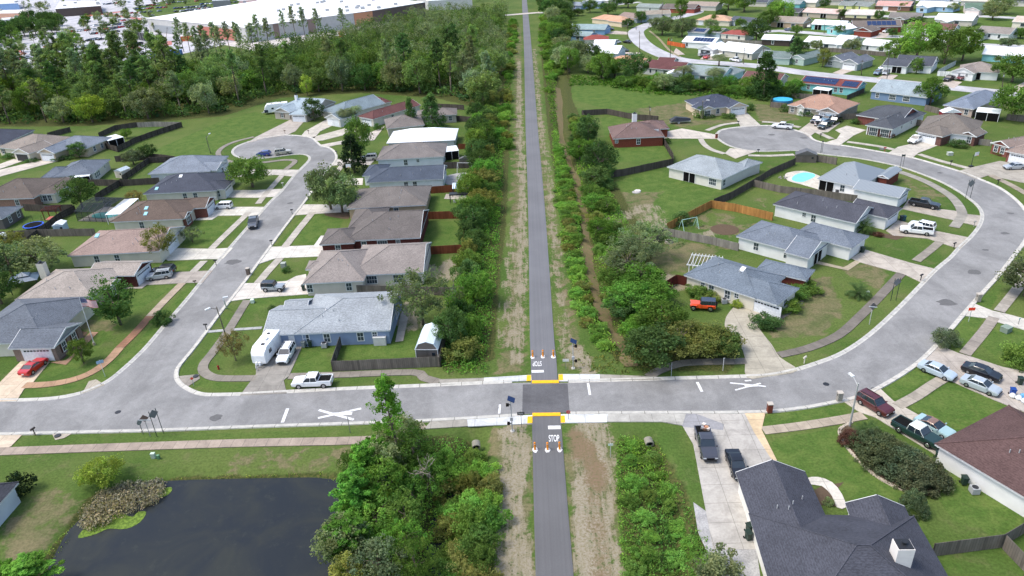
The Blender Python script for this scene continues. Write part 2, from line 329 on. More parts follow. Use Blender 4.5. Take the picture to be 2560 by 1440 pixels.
# painted markings
def mark(pl, z=.056, m='white_paint'): return sheet('road_marking', pl, z, m)
mark([(1329,925.5),(1359,925),(1359.5,931),(1329,931.5)], .078); mark([(1370,1064.5),(1401,1064),(1401.5,1072.5),(1370.5,1073)], .078)
def line_mark(a, b, wd=.3, m='road_mark_worn'):
    line_mark.z += .0015; strip('road_marking', [a, b], wd, line_mark.z, m, None, 0, thick=0)
line_mark.z = .056
line_mark((1470,958),(1475,987), .35); line_mark((1743,955),(1755,979), .4); line_mark((719,1021),(706,1056), .45); line_mark((1250,1011),(1248,1034), .3)
line_mark((797,1025),(884,1049), .42); line_mark((795,1045),(903,1021), .42); line_mark((1825,957),(1915,966), .28); line_mark((1838,975),(1902,958), .28)
line_mark((825,1035),(880,1034), .6); line_mark((1862,965),(1894,963), .5); line_mark((1862,952),(1878,951), .3)
for (u, v, sz, rz) in ((1385, 1096.5, 2.1, 0), (1343, 908.5, 2.1, math.pi)):
    me = text_mesh('STOP', sz, 'white_paint', bold=.02); o = link('road_lettering', me, None, None, P(u, v, .08), rz, (.27, .88, 1)); o['kind'] = 'structure'
    for vv in me.vertices: vv.co.x += .04*0
# tar patches, stains and manhole covers
for (u, v, r) in ((2190,975,.9),(2368,757,1.5),(2435,680,1.3),(583,655,1.6),(540,1044,.9),(725,508,.8),(2513,583,.8),(2525,533,.7),(2465,625,.6),(2205,372,1),(2350,432,.7),(2090,373,.8),(1930,337,1),(2010,345,1)):
    c_ = P(u, v, .051); pts = []
    for i in range(14):
        t = i/14*2*math.pi; rr = r*(.75+.45*random.random()); pts.append((c_.x+math.cos(t)*rr, c_.y+math.sin(t)*rr*.8))
    mb = MB(); mb.add([(x, y, .051) for x, y in pts], [tuple(range(14))]); struct(mb.build('road_stain', 'patch_asphalt'))
for k, (u, v, lb) in enumerate(((2065,961,'round iron manhole cover in the road below the street lamp'),(295,1031,'iron manhole cover in the road before the left lawn'),(490,942,'iron manhole cover set in the concrete at the street corner'),(145,1091,'iron manhole cover in the concrete patch beside the bottom left lawn'))):
    mb = MB(); c_ = P(u, v, 0); mb.tube((0, 0, 0.05), (0, 0, .19 if k > 1 else .07), .42, .42, 18); tag(mb.build('manhole_cover', 'dark_metal'), lb, 'manhole cover').location = (c_.x, c_.y, 0)
# pavements (sidewalks)
TAN, PALE, GREY, BROWN = hx(164, 150, 136), hx(184, 178, 166), hx(140, 134, 124), hx(120, 114, 106)
def walk(pts, col=PALE, wd=1.55, z=.1, sm=3): return strip('pavement', pts, wd, z, 'walk_concrete', col, sm, thick=.1)
walk([(-80,1131),(0,1128),(300,1117),(600,1107),(940,1099),(1000,1086),(1062,1062)], TAN, 1.6)
walk([(60,963),(110,961),(155,955),(200,943),(240,924),(275,896),(300,868)], hx(172,140,112)); walk([(300,868),(337,832),(375,790)], hx(150,112,88)); walk([(375,790),(415,748),(455,708)], hx(176,160,140))
walk([(482,680),(510,652)], PALE); walk([(528,622),(560,590),(612,540),(622,530)], PALE, 1.6); walk([(645,509),(668,480),(706,437)], PALE); walk([(712,425),(735,407),(733,400),(705,400),(665,405),(620,408),(585,405),(557,397),(545,383),(557,368),(587,354),(635,342)], GREY)
walk([(712,617),(745,575),(782,530)], PALE, 1.7); walk([(835,440),(857,410)], PALE); walk([(645,707),(672,675),(700,645)], PALE, 1.7)
walk([(618,750),(602,775),(570,827),(532,880),(512,905),(507,922),(518,936),(550,945),(640,945)], GREY); walk([(722,940),(860,936),(1032,930),(1060,944),(1098,955)], GREY)
walk([(516,829),(580,824),(655,819)], hx(170,172,170), .8, .09)
walk([(1622,942),(1645,927),(1685,912),(1730,905),(1866,902)], GREY)
walk([(1947,887),(2020,870),(2095,838),(2145,795),(2195,745),(2240,697),(2253,684)], BROWN); walk([(2290,652),(2325,625),(2350,604)], hx(150,144,132))
walk([(2385,568),(2402,545),(2405,530),(2393,507),(2370,485),(2320,456),(2270,436),(2227,423)], hx(156,152,142), 1.9)
walk([(1907,1076),(2006,1064),(2106,1048),(2160,1038)], hx(172,160,142)); walk([(2243,1015),(2290,990),(2330,963),(2360,945)], hx(166,158,144))
walk([(2412,885),(2460,828),(2485,793)], hx(156,148,138)); walk([(2498,778),(2535,732),(2575,680)], hx(166,160,150))
walk([(2118,354),(2195,365),(2240,375)]); walk([(2298,385),(2345,400),(2420,420)]); walk([(2475,437),(2520,458),(2570,486)], hx(160,150,134)); walk([(2037,327),(2080,347)])
walk([(1849,306),(1805,312),(1767,326)]); walk([(1752,347),(1760,360),(1780,374),(1812,384)]); walk([(1870,388),(1925,389),(1985,386)]); walk([(1905,304),(1945,307),(2000,318)])
walk([(1624,77),(1648,97),(1672,124),(1700,142)], hx(150,140,112), 1.2)
walk([(-60,1095),(-20,1092)], TAN)
# driveways
def drive(pts, col=hx(196,192,182), sm=0, z=.095): return sheet('driveway', pts, z, 'drive_concrete', col, sm=sm, thick=.09)
drive([(55,900),(124,904),(108,924),(82,956),(60,972),(42,1001),(-60,1007),(-60,985),(0,955)], hx(206,188,164))
sheet('path', [(126,906),(165,912),(246,830),(226,829),(205,850),(188,880),(165,900)], .09, 'drive_concrete', hx(166,134,110))
sheet('path', [(0,1088),(60,1082),(28,1115),(0,1128),(-60,1130),(-60,1090)], .085, 'drive_concrete', hx(206,190,168)); sheet('path', [(128,1081),(188,1079),(160,1095),(138,1100)], .08, 'drive_concrete', hx(176,168,152))
sheet('path', [(205,984),(262,962),(240,948),(222,953)], .08, 'drive_concrete', hx(168,160,144)); sheet('path', [(448,940),(497,935),(500,946),(470,966),(455,964)], .08, 'drive_concrete', hx(150,144,134))
drive([(340,708),(368,668),(440,680),(532,676),(507,706),(465,707),(372,712)], hx(166,158,148)); sheet('path', [(302,722),(355,721),(368,711),(345,709),(325,716)], .088, 'drive_concrete', hx(190,180,166))
drive([(400,640),(430,620),(532,622),(583,619),(558,647),(500,648),(420,651)], hx(206,202,190)); drive([(485,550),(520,535),(540,517),(622,517),(664,517),(645,544),(605,538),(545,539),(530,549)], hx(204,200,188))
drive([(566,493),(585,475),(640,475),(705,472),(691,491),(640,494)], hx(204,198,188)); drive([(560,443),(570,424),(700,424),(750,424),(736,441),(688,437)], hx(190,184,174))
drive([(726,299),(763,300),(738,328),(716,338),(664,345),(618,358),(640,342)], hx(176,168,158)); drive([(815,299),(846,307),(800,328),(786,345),(752,341),(762,328)], hx(190,184,172))
drive([(872,318),(890,330),(806,351),(790,352),(780,343)], hx(188,182,168)); drive([(962,315),(935,350),(842,362),(815,368),(800,362),(870,349),(915,336)], hx(192,184,174))
drive([(942,394),(925,412),(850,412),(828,414),(838,398)], hx(200,194,184)); drive([(908,445),(906,462),(845,462),(785,482),(775,480),(792,458),(860,447)], hx(204,198,188))
drive([(757,511),(866,511),(872,529),(732,538)], hx(200,194,184)); drive([(674,617),(785,613),(802,589),(818,589),(815,640),(690,645),(640,662)], hx(208,204,194))
drive([(604,708),(662,707),(717,702),(740,690),(765,685),(772,735),(700,740),(615,747),(572,753)], hx(208,202,192)); drive([(640,880),(665,850),(755,866),(722,940),(709,950),(717,983),(600,988),(640,935)], hx(148,144,136))
drive([(1715,1032),(1914,1029),(1903,1073),(1942,1152),(1870,1200),(1893,1373),(1783,1373),(1733,1110),(1706,1063)], hx(178,174,166))
drive([(1660,1036),(1740,1034),(1810,1060),(1808,1075),(1712,1068)], hx(148,148,150), z=.099)
drive([(1862,1033),(1914,1030),(1904,1074),(1942,1150),(1935,1158),(1885,1080)], hx(206,184,150), z=.101)
drive([(2106,1001),(2145,990),(2196,967),(2234,1002),(2260,1017),(2384,1084),(2345,1140),(2189,1043),(2149,1030)], hx(190,182,168))
drive([(2343,860),(2395,882),(2430,892),(2507,917),(2600,935),(2600,1045),(2485,999),(2402,963),(2337,932),(2292,916),(2312,890)], hx(176,168,158))
drive([(2432,757),(2480,776),(2515,784),(2600,806),(2600,836),(2495,805),(2465,795),(2402,788)]); drive([(2500,679),(2523,649),(2610,675),(2610,700),(2537,687)])
drive([(1850,762),(1822,782),(1812,805),(1817,826),(1845,852),(1862,892),(1867,943),(1925,940),(1994,926),(1950,893),(1930,862),(1902,826),(1898,805),(1925,782)], hx(172,166,150), 3)
drive([(2127,645),(2164,624),(2277,657),(2342,673),(2308,708),(2267,688),(2245,681),(2152,656)], hx(182,174,162)); drive([(2215,576),(2245,550),(2340,577),(2425,594),(2400,622),(2355,608),(2320,596),(2232,588)], hx(176,168,156))
drive([(2255,522),(2272,496),(2345,522),(2392,527),(2415,535),(2457,539),(2449,566),(2407,556),(2385,550)], hx(172,164,152)); drive([(2310,352),(2352,360),(2335,367),(2296,382),(2280,395),(2218,384),(2245,367)], hx(192,186,174))
drive([(2422,420),(2500,402),(2620,425),(2620,470),(2472,438),(2442,447),(2393,428)], hx(168,162,150)); drive([(1997,326),(2027,304),(2045,294),(2098,294),(2100,308),(2070,330),(2037,331),(2024,342)], hx(186,178,166))
drive([(2117,314),(2165,325),(2135,338),(2098,364),(2058,358),(2092,347),(2102,333),(2088,325)], hx(198,192,180)); drive([(1830,282),(1868,282),(1904,315),(1852,317),(1842,296)], hx(186,180,168))
drive([(1668,328),(1705,321),(1767,332),(1797,338),(1793,347),(1750,346),(1660,346)], hx(196,188,176)); drive([(1825,370),(1895,377),(1838,396),(1812,383)], hx(192,184,172))
drive([(98,401),(139,404),(0,441),(-60,455),(-60,440),(0,424)], hx(196,188,176)); drive([(32,398),(66,399),(0,422),(-60,430),(-60,418),(0,410)], hx(200,192,180))
sheet('gravel_path', [(1733,1255),(1768,1280),(1783,1373),(1892,1373),(1905,1475),(1840,1475),(1790,1430),(1745,1330)], .075, 'gravel')
sheet('path', [(2018,1195),(2045,1192),(2080,1205),(2105,1235),(2115,1268),(2092,1268),(2080,1240),(2055,1215),(2020,1210)], .085, 'drive_concrete', hx(212,206,194), sm=2)
sheet('pool_deck', [(1962,437),(1975,430),(2010,427),(2050,440),(2075,462),(2110,475),(2150,480),(2180,500),(2120,498),(2060,478),(2000,460),(1970,452)], .085, 'drive_concrete', hx(206,200,186), sm=2)
sheet('swimming_pool', [(1979,447),(1988,437),(2010,431),(2034,434),(2037,441),(2020,450),(2005,455),(1987,453)], .095, 'pool_water', sm=3)
sheet('path', [(1920+20,660),(2045,660),(2120,676),(2152,655),(2140,650),(2110,668),(2043,652)], .08, 'drive_concrete', hx(168,158,136))
sheet('path', [(2005,762),(2005,750),(1960,775),(1935,800),(1945,802),(1975,785)], .08, 'drive_concrete', hx(120,114,106), sm=2)
sheet('patio', [(988,855),(1004,775),(1020,795),(1008,852)], .08, 'drive_concrete', hx(170,164,154)); sheet('patio', [(1115,485),(1170,485),(1168,500),(1110,497)], .08, 'drive_concrete', hx(176,170,160))
sheet('patio', [(945,720),(910,722),(912,710),(948,710)], .08, 'drive_concrete', hx(184,178,168))
sheet('patio', [(2235,583),(2280,560),(2250,585),(2235,590)], .08, 'drive_concrete', hx(150,150,150))
for (u, v, rx, ry) in ((1155,447,5.5,2.4),(1590,480,1.0,.5)):
    c_ = P(u, v, .03); mb = MB(); mb.add([(c_.x+math.cos(t/20*6.283)*rx*(.9+.2*random.random()), c_.y+math.sin(t/20*6.283)*ry*2*(.9+.2*random.random()), .03) for t in range(20)], [tuple(range(20))]); struct(mb.build('sand_patch', 'gravel', None))
sheet('mulch_bed', [(2100,1075),(2125,1062),(2165,1080),(2340,1200),(2330,1240),(2260,1228),(2180,1180),(2110,1110)], .04, 'mulch', sm=2)
sheet('mulch_bed', [(2110,1085+120),(2055,1215),(2035,1225),(2045,1262),(2092,1266),(2080,1235)], .04, 'mulch')
sheet('mulch_bed', [(815,525),(850,525),(872,532),(872,547),(845,545),(812,538)], .04, 'mulch', sm=2)
sheet('mulch_bed', [(150,903),(185,875),(220,830),(205,828),(190,850),(140,900)], .04, 'mulch'); sheet('mulch_bed', [(2162,575),(2250,590),(2270,590),(2240,600),(2170,585)], .04, 'mulch')
sheet('mulch_bed', [(1790,575),(1810,565),(1840,568),(1843,580),(1815,587),(1795,583)], .04, 'mulch', sm=2)
# far roads
strip('road', [(1730,20),(1742,30),(1700,42),(1640,55),(1598,72),(1590,85),(1605,107),(1642,130),(1705,150),(1830,160),(1905,166),(2020,183),(2200,201),(2400,221),(2640,245)], 8.5, .04, 'asphalt', hx(172,172,174), 4)
strip('road', [(1730,24),(1800,12),(1880,2),(1960,-6)], 8, .036, 'asphalt', hx(172,172,174), 2); strip('road', [(1840,88),(1947,77),(2145,92),(2260,92),(2445,111),(2640,118)], 7.5, .04, 'asphalt', hx(176,176,176), 3)
strip('road', [(2000,32),(2200,40),(2320,42),(2445,40),(2640,52)], 7.5, .04, 'asphalt', hx(176,176,176), 3); strip('road', [(1345,32),(1400,28),(1470,18),(1530,13),(1600,5)], 6, .04, 'asphalt', hx(170,170,170), 2)
strip('road', [(1150,48),(1262,38),(1350,31)], 7, .082, 'drive_concrete', hx(196,186,176), 2); strip('road', [(1900,-4),(2100,-2),(2400,2),(2640,6)], 7, .04, 'asphalt', hx(176,176,176), 2)
for pl in ([(1750,148),(1770,130),(1800,133),(1800,150)], [(1690,120),(1712,136),(1680,138)], [(2082,182),(2110,170),(2140,174),(2105,186)], [(2190,196),(2215,185),(2245,188),(2225,203)], [(2340,213),(2375,200),(2405,205),(2385,220)], [(2520,225),(2560,205),(2600,208),(2600,232)], [(2300-110,94),(2200,80),(2225,82),(2215,94)], [(1540,77),(1570,80),(1570,86),(1500,84)], [(1547,130),(1600,131),(1602,134),(1548,135)], [(2205,28),(2230,18),(2250,20),(2240,30)]):
    drive(pl, hx(190,178,166))
# commercial lots, top left
sheet('car_park', [(-400,262),(-60,214),(40,180),(125,168),(230,162),(330,150),(420,142),(620,100),(520,70),(360,42),(330,20),(560,-30),(200,-110),(-500,-60)], .03, 'asphalt', hx(176,176,180))
sheet('car_park', [(560,112),(640,88),(760,82),(870,62),(980,42),(1000,52),(900,80),(640,128)], .032, 'asphalt', hx(190,184,178))
sheet('car_park', [(620,12),(700,-2),(1300,-40),(900,-120),(500,-40)], .031, 'asphalt', hx(184,184,186))
for pl in ([(28,121),(36,119),(68,134),(60,137)], [(35,137),(64,132),(66,135),(40,140)], [(78,151),(110,146),(112,148),(80,154)], [(310,118),(318,112),(352,118),(348,124)], [(225,132),(255,126),(258,138),(230,142)], [(145,112),(165,108),(165,114),(148,118)], [(210,38),(300,28),(302,31),(214,42)], [(270,34),(360,46),(350,50),(268,38)], [(390,105),(430,102),(430,112),(395,118)]):
    sheet('planting_bed', pl, .06, 'painted', hx(170,98,84), thick=.06)
# ---------------------------------------------------------------- ground sheet with pond, ditches and painted cover
def axis(lo, hi, step, far0, far1):
    a = list(np.arange(lo, hi, step)); s_ = step; x = lo
    pre = []
    while x > far0: s_ *= 1.25; x -= s_; pre.append(x)
    s_ = step; x = a[-1]; post = []
    while x < far1: s_ *= 1.25; x += s_; post.append(x)
    return np.array(pre[::-1]+a+post)
gx = axis(-150, 170, 1.15, -3000, 3000); gy = axis(44, 330, 1.15, -400, 5000)
GX, GY = np.meshgrid(gx, gy); X, Y = GX.ravel(), GY.ravel(); Z = np.zeros_like(X)
def sdist(poly):
    """signed distance to a world polygon, positive inside"""
    d = np.full(X.shape, 1e9); ins = np.zeros(X.shape, bool); n = len(poly)
    for i in range(n):
        x1, y1 = poly[i].x, poly[i].y; x2, y2 = poly[(i+1) % n].x, poly[(i+1) % n].y
        dx, dy = x2-x1, y2-y1; t = np.clip(((X-x1)*dx+(Y-y1)*dy)/(dx*dx+dy*dy+1e-9), 0, 1)
        d = np.minimum(d, np.hypot(X-x1-t*dx, Y-y1-t*dy))
        c_ = ((y1 > Y) != (y2 > Y)) & (X < (x2-x1)*(Y-y1)/(y2-y1+1e-12)+x1); ins ^= c_
    return np.where(ins, d, -d)
def ldist(pl):
    d = np.full(X.shape, 1e9)
    for i in range(len(pl)-1):
        x1, y1 = pl[i].x, pl[i].y; dx, dy = pl[i+1].x-x1, pl[i+1].y-y1
        t = np.clip(((X-x1)*dx+(Y-y1)*dy)/(dx*dx+dy*dy+1e-9), 0, 1); d = np.minimum(d, np.hypot(X-x1-t*dx, Y-y1-t*dy))
    return d
def sst(x): x = np.clip(x, 0, 1); return x*x*(3-2*x)
POND = [(100,1480),(145,1385),(175,1330),(215,1290),(250,1235),(330,1215),(400,1207),(500,1203),(640,1200),(780,1198),(845,1205),(850,1250),(836,1300),(838,1480)]
pond_w = W2(POND, -.7); sdp = sdist(pond_w)
Z -= 2.2*sst((sdp+2.2)/5.0)
DIT = W2([(1395,200),(1403,330),(1414,380),(1440,450),(1452,500),(1464,560),(1470,640),(1480,690),(1492,740),(1515,800),(1540,845),(1566,885)], -.5); dd = ldist(DIT); Z -= 1.1*sst(1-dd/2.6)
DT2 = W2([(1610,1110),(1640,1180),(1680,1280),(1700,1500)], -.5); d2_ = ldist(DT2); Z -= 1.0*sst(1-d2_/2.6)
DT3 = W2([(1190,1110),(1170,1180),(1110,1290),(1090,1400),(1080,1520)], -.7); d3_ = ldist(DT3); Z -= 1.5*sst(1-d3_/3.5)
cov = np.zeros((len(X), 5))
def cover(ch, pts, wt=1.0, soft=1.5, sm=0):
    s_ = sdist(smooth_path(W2(pts), 3, True) if sm else W2(pts)); wv = wt*sst((s_+soft)/(2*soft)); cov[:, ch] = np.maximum(cov[:, ch], wv)
def cline(ch, pts, wd, wt=1.0, soft=1.0): cov[:, ch] = np.maximum(cov[:, ch], wt*sst(1-(ldist(W2(pts))-wd/2)/soft))
SAND, LUSH, DRY, BRUSH, SOIL = 0, 1, 2, 3, 4
cline(SAND, [(1290,1070),(1288,1180),(1270,1250),(1290,1440),(1300,1560)], 2.6, .64, 1.6); cline(SAND, [(1240,1310),(1262,1440)], 1.5, .5, 1.5)
cline(SAND, [(1480,1070),(1490,1200),(1480,1300),(1500,1440)], 3.2, .62, 2.2); cline(SAND, [(1442,1200),(1450,1300),(1462,1440)], .7, .95, .6)
cline(SAND, [(1290,900),(1300,760),(1303,640),(1305,480),(1300,300),(1298,150)], 1.3, .58, 1.6); cline(SAND, [(1262,860),(1275,700),(1283,560)], 1.5, .45, 2)
cline(SAND, [(1420,900),(1400,760),(1385,600),(1370,450),(1352,300),(1335,120)], 1.4, .5, 1.4); cline(SAND, [(1470,930),(1440,870)], 1.5, .7, 1.5)
cover(DRY, [(1235,940),(1325,930),(1318,640),(1310,300),(1305,60),(1290,60),(1280,300),(1270,560),(1262,760)], .62); cover(DRY, [(1392,930),(1500,930),(1440,800),(1405,600),(1372,400),(1345,150),(1330,80),(1345,400),(1372,640)], .6)
cover(DRY, [(1225,1070),(1330,1065),(1340,1480),(1215,1480)], .75); cover(DRY, [(1405,1065),(1530,1065),(1560,1480),(1432,1480)], .8)
for pl in ([(1333,1064),(1338,1440),(1325,1440),(1322,1064)], [(1404,1064),(1412,1064),(1440,1440),(1436,1440)], [(1312,900),(1326,900),(1316,300),(1309,300)]): cover(LUSH, pl, .9, .5)
cover(BRUSH, [(1105,930),(1130,760),(1165,640),(1185,400),(1200,280),(1260,150),(1270,60),(1280,60),(1275,330),(1265,560),(1250,700),(1235,900)], 1)
cover(BRUSH, [(1345,60),(1420,60),(1430,250),(1530,440),(1620,600),(1660,800),(1640,930),(1540,900),(1440,760),(1405,560),(1370,330)], 1)
cover(BRUSH, [(840,1480),(820,1250),(900,1120),(960,1090),(1180,1090),(1240,1200),(1240,1480)], 1); cover(BRUSH, [(1545,1100),(1640,1100),(1730,1250),(1800,1480),(1570,1480)], 1)
cover(BRUSH, [(-200,318),(-200,210),(120,190),(350,190),(560,180),(700,140),(900,100),(1100,60),(1255,40),(1250,200),(1215,275),(1090,245),(900,232),(700,245),(560,290),(430,302),(200,316)], 1, 3)
cover(BRUSH, [(1640,860),(1850,850),(1830,930),(1640,925)], 1)
L = lambda pl, wt=1.0, s_=.6: cover(LUSH, pl, wt, s_)
L([(330,400),(560,300),(640,280),(730,300),(640,345),(560,370),(540,395),(430,400)]); L([(1080,500),(1150,497),(1160,530),(1070,533)]); L([(1060,555),(1160,552),(1155,605),(1050,618)]); L([(695,612),(760,530),(870,530),(850,570),(790,612)])
L([(85,957),(200,920),(340,780),(450,710),(360,712),(300,725),(240,840),(160,912),(120,910)], .8); L([(60,998),(60,975),(230,955),(330,870),(470,712),(495,712),(350,890),(250,960)]); L([(440,580),(530,545),(610,540),(530,620),(440,615)], .7); L([(555,640),(600,580),(625,545),(590,618)])
L([(430,655),(500,652),(480,676),(430,678)]); L([(1920,1100),(2090,1070),(2130,1120),(2260,1240),(2330,1340),(2420,1440),(2300,1440),(2120,1240),(2020,1200),(1945,1160)]); L([(1905,1060),(1925,1030),(2100,1010),(2135,1035),(1960,1062)])
L([(2265,1015),(2380,960),(2560,1020),(2570,1080),(2450,1060),(2390,1080)]); L([(2200,965),(2290,920),(2335,940),(2240,1000)]); L([(2340,1150),(2560,1290),(2560,1320),(2500,1340),(2380,1300),(2345,1240)]); L([(2350,850),(2440,750),(2520,700),(2405,880)])
L([(2440,860),(2500,800),(2600,830),(2600,930),(2500,915)], .7); L([(1500,295),(1560,285),(1530,365),(1500,410),(1680,395),(1660,365),(1520,370)]); L([(1400,220),(1560,200),(1720,240),(1700,262),(1520,275),(1400,240)], .85, 3)
L([(1530,450),(1640,420),(1800,470),(1880,440),(1780,500),(1660,560),(1560,520)], .6, 2); L([(1990,1060),(1540,1060),(1700,1060),(1740,1240),(1640,1120)], .5); L([(1560,720),(1830,720),(1840,600),(1660,590)], .4, 3)
L([(480,915),(560,800),(620,770),(590,830),(520,900),(515,935),(600,955),(640,960),(600,982),(480,975)], .6); L([(700,870),(820,880),(820,930),(730,930)]); L([(840,855),(1050,860),(1050,895),(840,900)], .8); L([(640,780),(700,760),(740,740),(640,745),(600,790)], .6)
L([(20,1120),(60,1095),(900,1062),(940,1090)], .5); L([(1570,90),(1650,110),(1700,150),(1640,140)], .8, 3); L([(1900,150),(2560,180),(2560,215),(1900,165)], 1, 3); L([(1420,40),(1530,70),(1600,130),(1560,60),(1640,30),(1900,60),(2560,30),(2560,120),(1900,130),(1700,120),(1450,100)], .8, 4)
L([(2160,490),(2280,500),(2400,540),(2300,600),(2200,580),(2160,640),(2290,640),(2330,610)], .4, 2); L([(2300,360),(2560,380),(2560,440),(2300,400)], .5, 2); L([(1900,800),(2250,640),(2060,830),(1950,880)], .35, 2)
D_ = lambda pl, wt=.8, s_=1.5: cover(DRY, pl, wt, s_)
D_([(1980,700),(2080,690),(2110,780),(2060,840),(1930,850),(1940,800),(2000,770)], .85); D_([(2150,655),(2230,670),(2200,730),(2140,700),(2090,670)], .7); D_([(1590,640),(1700,600),(1830,620),(1700,690),(1600,700)], .75); D_([(1500,480),(1660,480),(1600,570),(1560,560)], .7)
D_([(1580,275),(1720,255),(1740,300),(1900,300),(1700,318),(1600,290)], .9, 3); D_([(1880,260),(1960,260),(2000,300),(1900,310)], .9, 2); D_([(2240,430),(2370,490),(2300,510)], .6); D_([(1660,560),(1800,520),(1900,560),(1850,600)], .5); D_([(1920,530),(1840,500),(1960,480)], .4)
D_([(0,1320),(120,1200),(240,1240),(60,1440),(-60,1440)], .65, 3); D_([(560,1125),(900,1110),(850,1190),(560,1190)], .55, 3); D_([(640,340),(545,370),(585,400),(560,400),(530,380)], .5); D_([(200,800),(290,800),(290,825),(205,828)], 1, .8); D_([(2420,230),(2600,250),(2600,280),(2420,270)], .5, 3)
cline(SAND, [(1050,670),(1110,690),(1130,660)], 3.0, .7, 2); cline(SAND, [(1160,700),(1178,640)], 1.5, .9, 1.2); cline(SAND, [(1030,810),(1005,770)], 3, .6, 2); cline(SAND, [(1640,700),(1690,705)], 4, .65, 3); cline(SAND, [(2030,1060+160),(2040,1262)], .5, .1)
cline(SAND, [(1520,550),(1620,520),(1640,560)], 3, .5, 4); cline(SAND, [(1755,590),(1800,575)], 2, .55, 2); cline(SAND, [(1440,460),(1460,560)], .6, .9, .8)
cline(SAND, [(1290,1070),(1288,1180),(1270,1250)], 0.01, 0)
cover(SOIL, [(1412,1072),(1445,1068),(1475,1085),(1500,1120),(1528,1190),(1515,1260),(1490,1240),(1470,1220),(1448,1170),(1420,1130)], .66, 1.2, 1); cline(SOIL, [(1480,1200),(1500,1440)], 1.5, .5, 2)
cline(SOIL, [(1405,700),(1425,800),(1450,880)], 1.6, .42, 1.5); cline(SOIL, [(1360,400),(1385,600)], 1.2, .38, 1.2); cline(SOIL, [(1350,250),(1360,400)], 1.2, .4, 1.2)
cline(BRUSH, [(250,1240),(150,1380),(100,1470)], 2.5, 1, 1.2); cline(BRUSH, [(420,1192),(850,1186)], .6, .7, 1.2); cline(SAND, [(1440,860),(1560,860)], .5, .2)
DITCH_LINE = DIT
me = bpy.data.meshes.new('ground'); ny, nx = GX.shape
nrm = np.sin(X*.9)*.02+np.sin(Y*1.3+X*.4)*.02
Zf = np.where((X > -150) & (X < 170) & (Y < 330) & (Y > 44), Z, 0)
me.vertices.add(nx*ny); me.vertices.foreach_set('co', np.column_stack([X, Y, Zf]).ravel())
ii = (np.arange(ny-1)[:, None]*nx+np.arange(nx-1)[None, :]).ravel()
fc = np.column_stack([ii, ii+1, ii+nx+1, ii+nx]).ravel()
me.loops.add(len(fc)); me.loops.foreach_set('vertex_index', fc); me.polygons.add(len(ii)); me.polygons.foreach_set('loop_start', np.arange(len(ii))*4)
me.update(calc_edges=True); me.validate()
ca = me.color_attributes.new('cover', 'FLOAT_COLOR', 'POINT'); ca.data.foreach_set('color', np.ascontiguousarray(cov[:, :4]).ravel()); me.attributes.new('soil', 'FLOAT', 'POINT').data.foreach_set('value', np.ascontiguousarray(cov[:, 4])); me.materials.append(MATS['ground_cover'])
me.polygons.foreach_set('use_smooth', [True]*len(me.polygons)); struct(link('ground', me))
def gz(x, y):
    if not (-150 < x < 169 and 44 < y < 328): return 0.0
    i = int((x-gx[0])//1) ; i = np.searchsorted(gx, x)-1; j = np.searchsorted(gy, y)-1
    return float(Zf.reshape(ny, nx)[j, i])
# pond water
def flat_world(name, w_, z, m, col=None):
    tris = tessellate_polygon([w_]); mb = MB(); fs = []
    for t in tris:
        a, b, c = [w_[i] for i in t]; fs.append(t if (b-a).cross(c-a).z > 0 else t[::-1])
    mb.add([(p_.x, p_.y, z) for p_ in w_], fs); return struct(mb.build(name, m, None, col))
pc = sum(pond_w, Vector())/len(pond_w)
flat_world('water', [pc+(p_-pc)*1.12 for p_ in pond_w], -.7, 'water_dark')
b0 = P(1120, 1300, -.95); struct(MB().quad((b0.x-9, b0.y-10, -.95), (b0.x+9, b0.y-10, -.95), (b0.x+9, b0.y+9, -.95), (b0.x-9, b0.y+9, -.95)).build('water', 'water_dark'))
for pl in ([(195,1345),(215,1318),(260,1295),(300,1283),(330,1292),(345,1280),(366,1280),(350,1305),(315,1322),(270,1322),(240,1335)], [(390,1240),(402,1226),(425,1217),(430,1225),(418,1238),(398,1244)]):
    w_ = smooth_path(W2(pl, -.68), 3, True); o = flat_world('algae', w_, -.68, 'algae'); o['kind'] = 'stuff'; tag(o, 'bright green algae floating at the edge of the pond', 'algae')

dirt_pts = [(1395,220),(1403,330),(1414,380),(1440,450),(1452,500),(1464,560),(1470,640),(1480,690),(1492,740),(1515,800),(1540,845),(1566,885),(1578,925)]
dw = smooth_path(W2(dirt_pts, -.5), 5); wds = [1.0+.4*math.sin(i*.9)+.25*random.random() for i in range(len(dw))]; mb = MB()
for i in range(len(dw)-1):
    t = (dw[i+1]-dw[i]); t.z = 0; t.normalize(); n_ = Vector((-t.y, t.x, 0))
    q4 = [dw[i]-n_*wds[i], dw[i+1]-n_*wds[i+1], dw[i+1]+n_*wds[i+1], dw[i]+n_*wds[i]]
    mb.add([Vector((v.x, v.y, gz(v.x, v.y)+.14)) for v in q4], [(0,1,2,3)])
q = NT('ditch_dirt'); n = q.noise(q.pos(), 2.5, 5, .7); q.done(q.mix(q.ramp(n, .35, .65), hx(118, 98, 78), hx(96, 100, 62)), .95, .1)
struct(mb.build('ditch_bed', 'ditch_dirt'))
def near_ditch(x, y, d=1.5):
    for i in range(len(DIT)-1):
        a, b = DIT[i], DIT[i+1]; dx, dy = b.x-a.x, b.y-a.y; t = max(0, min(1, ((x-a.x)*dx+(y-a.y)*dy)/(dx*dx+dy*dy)))
        if math.hypot(x-a.x-t*dx, y-a.y-t*dy) < d: return True
    return False
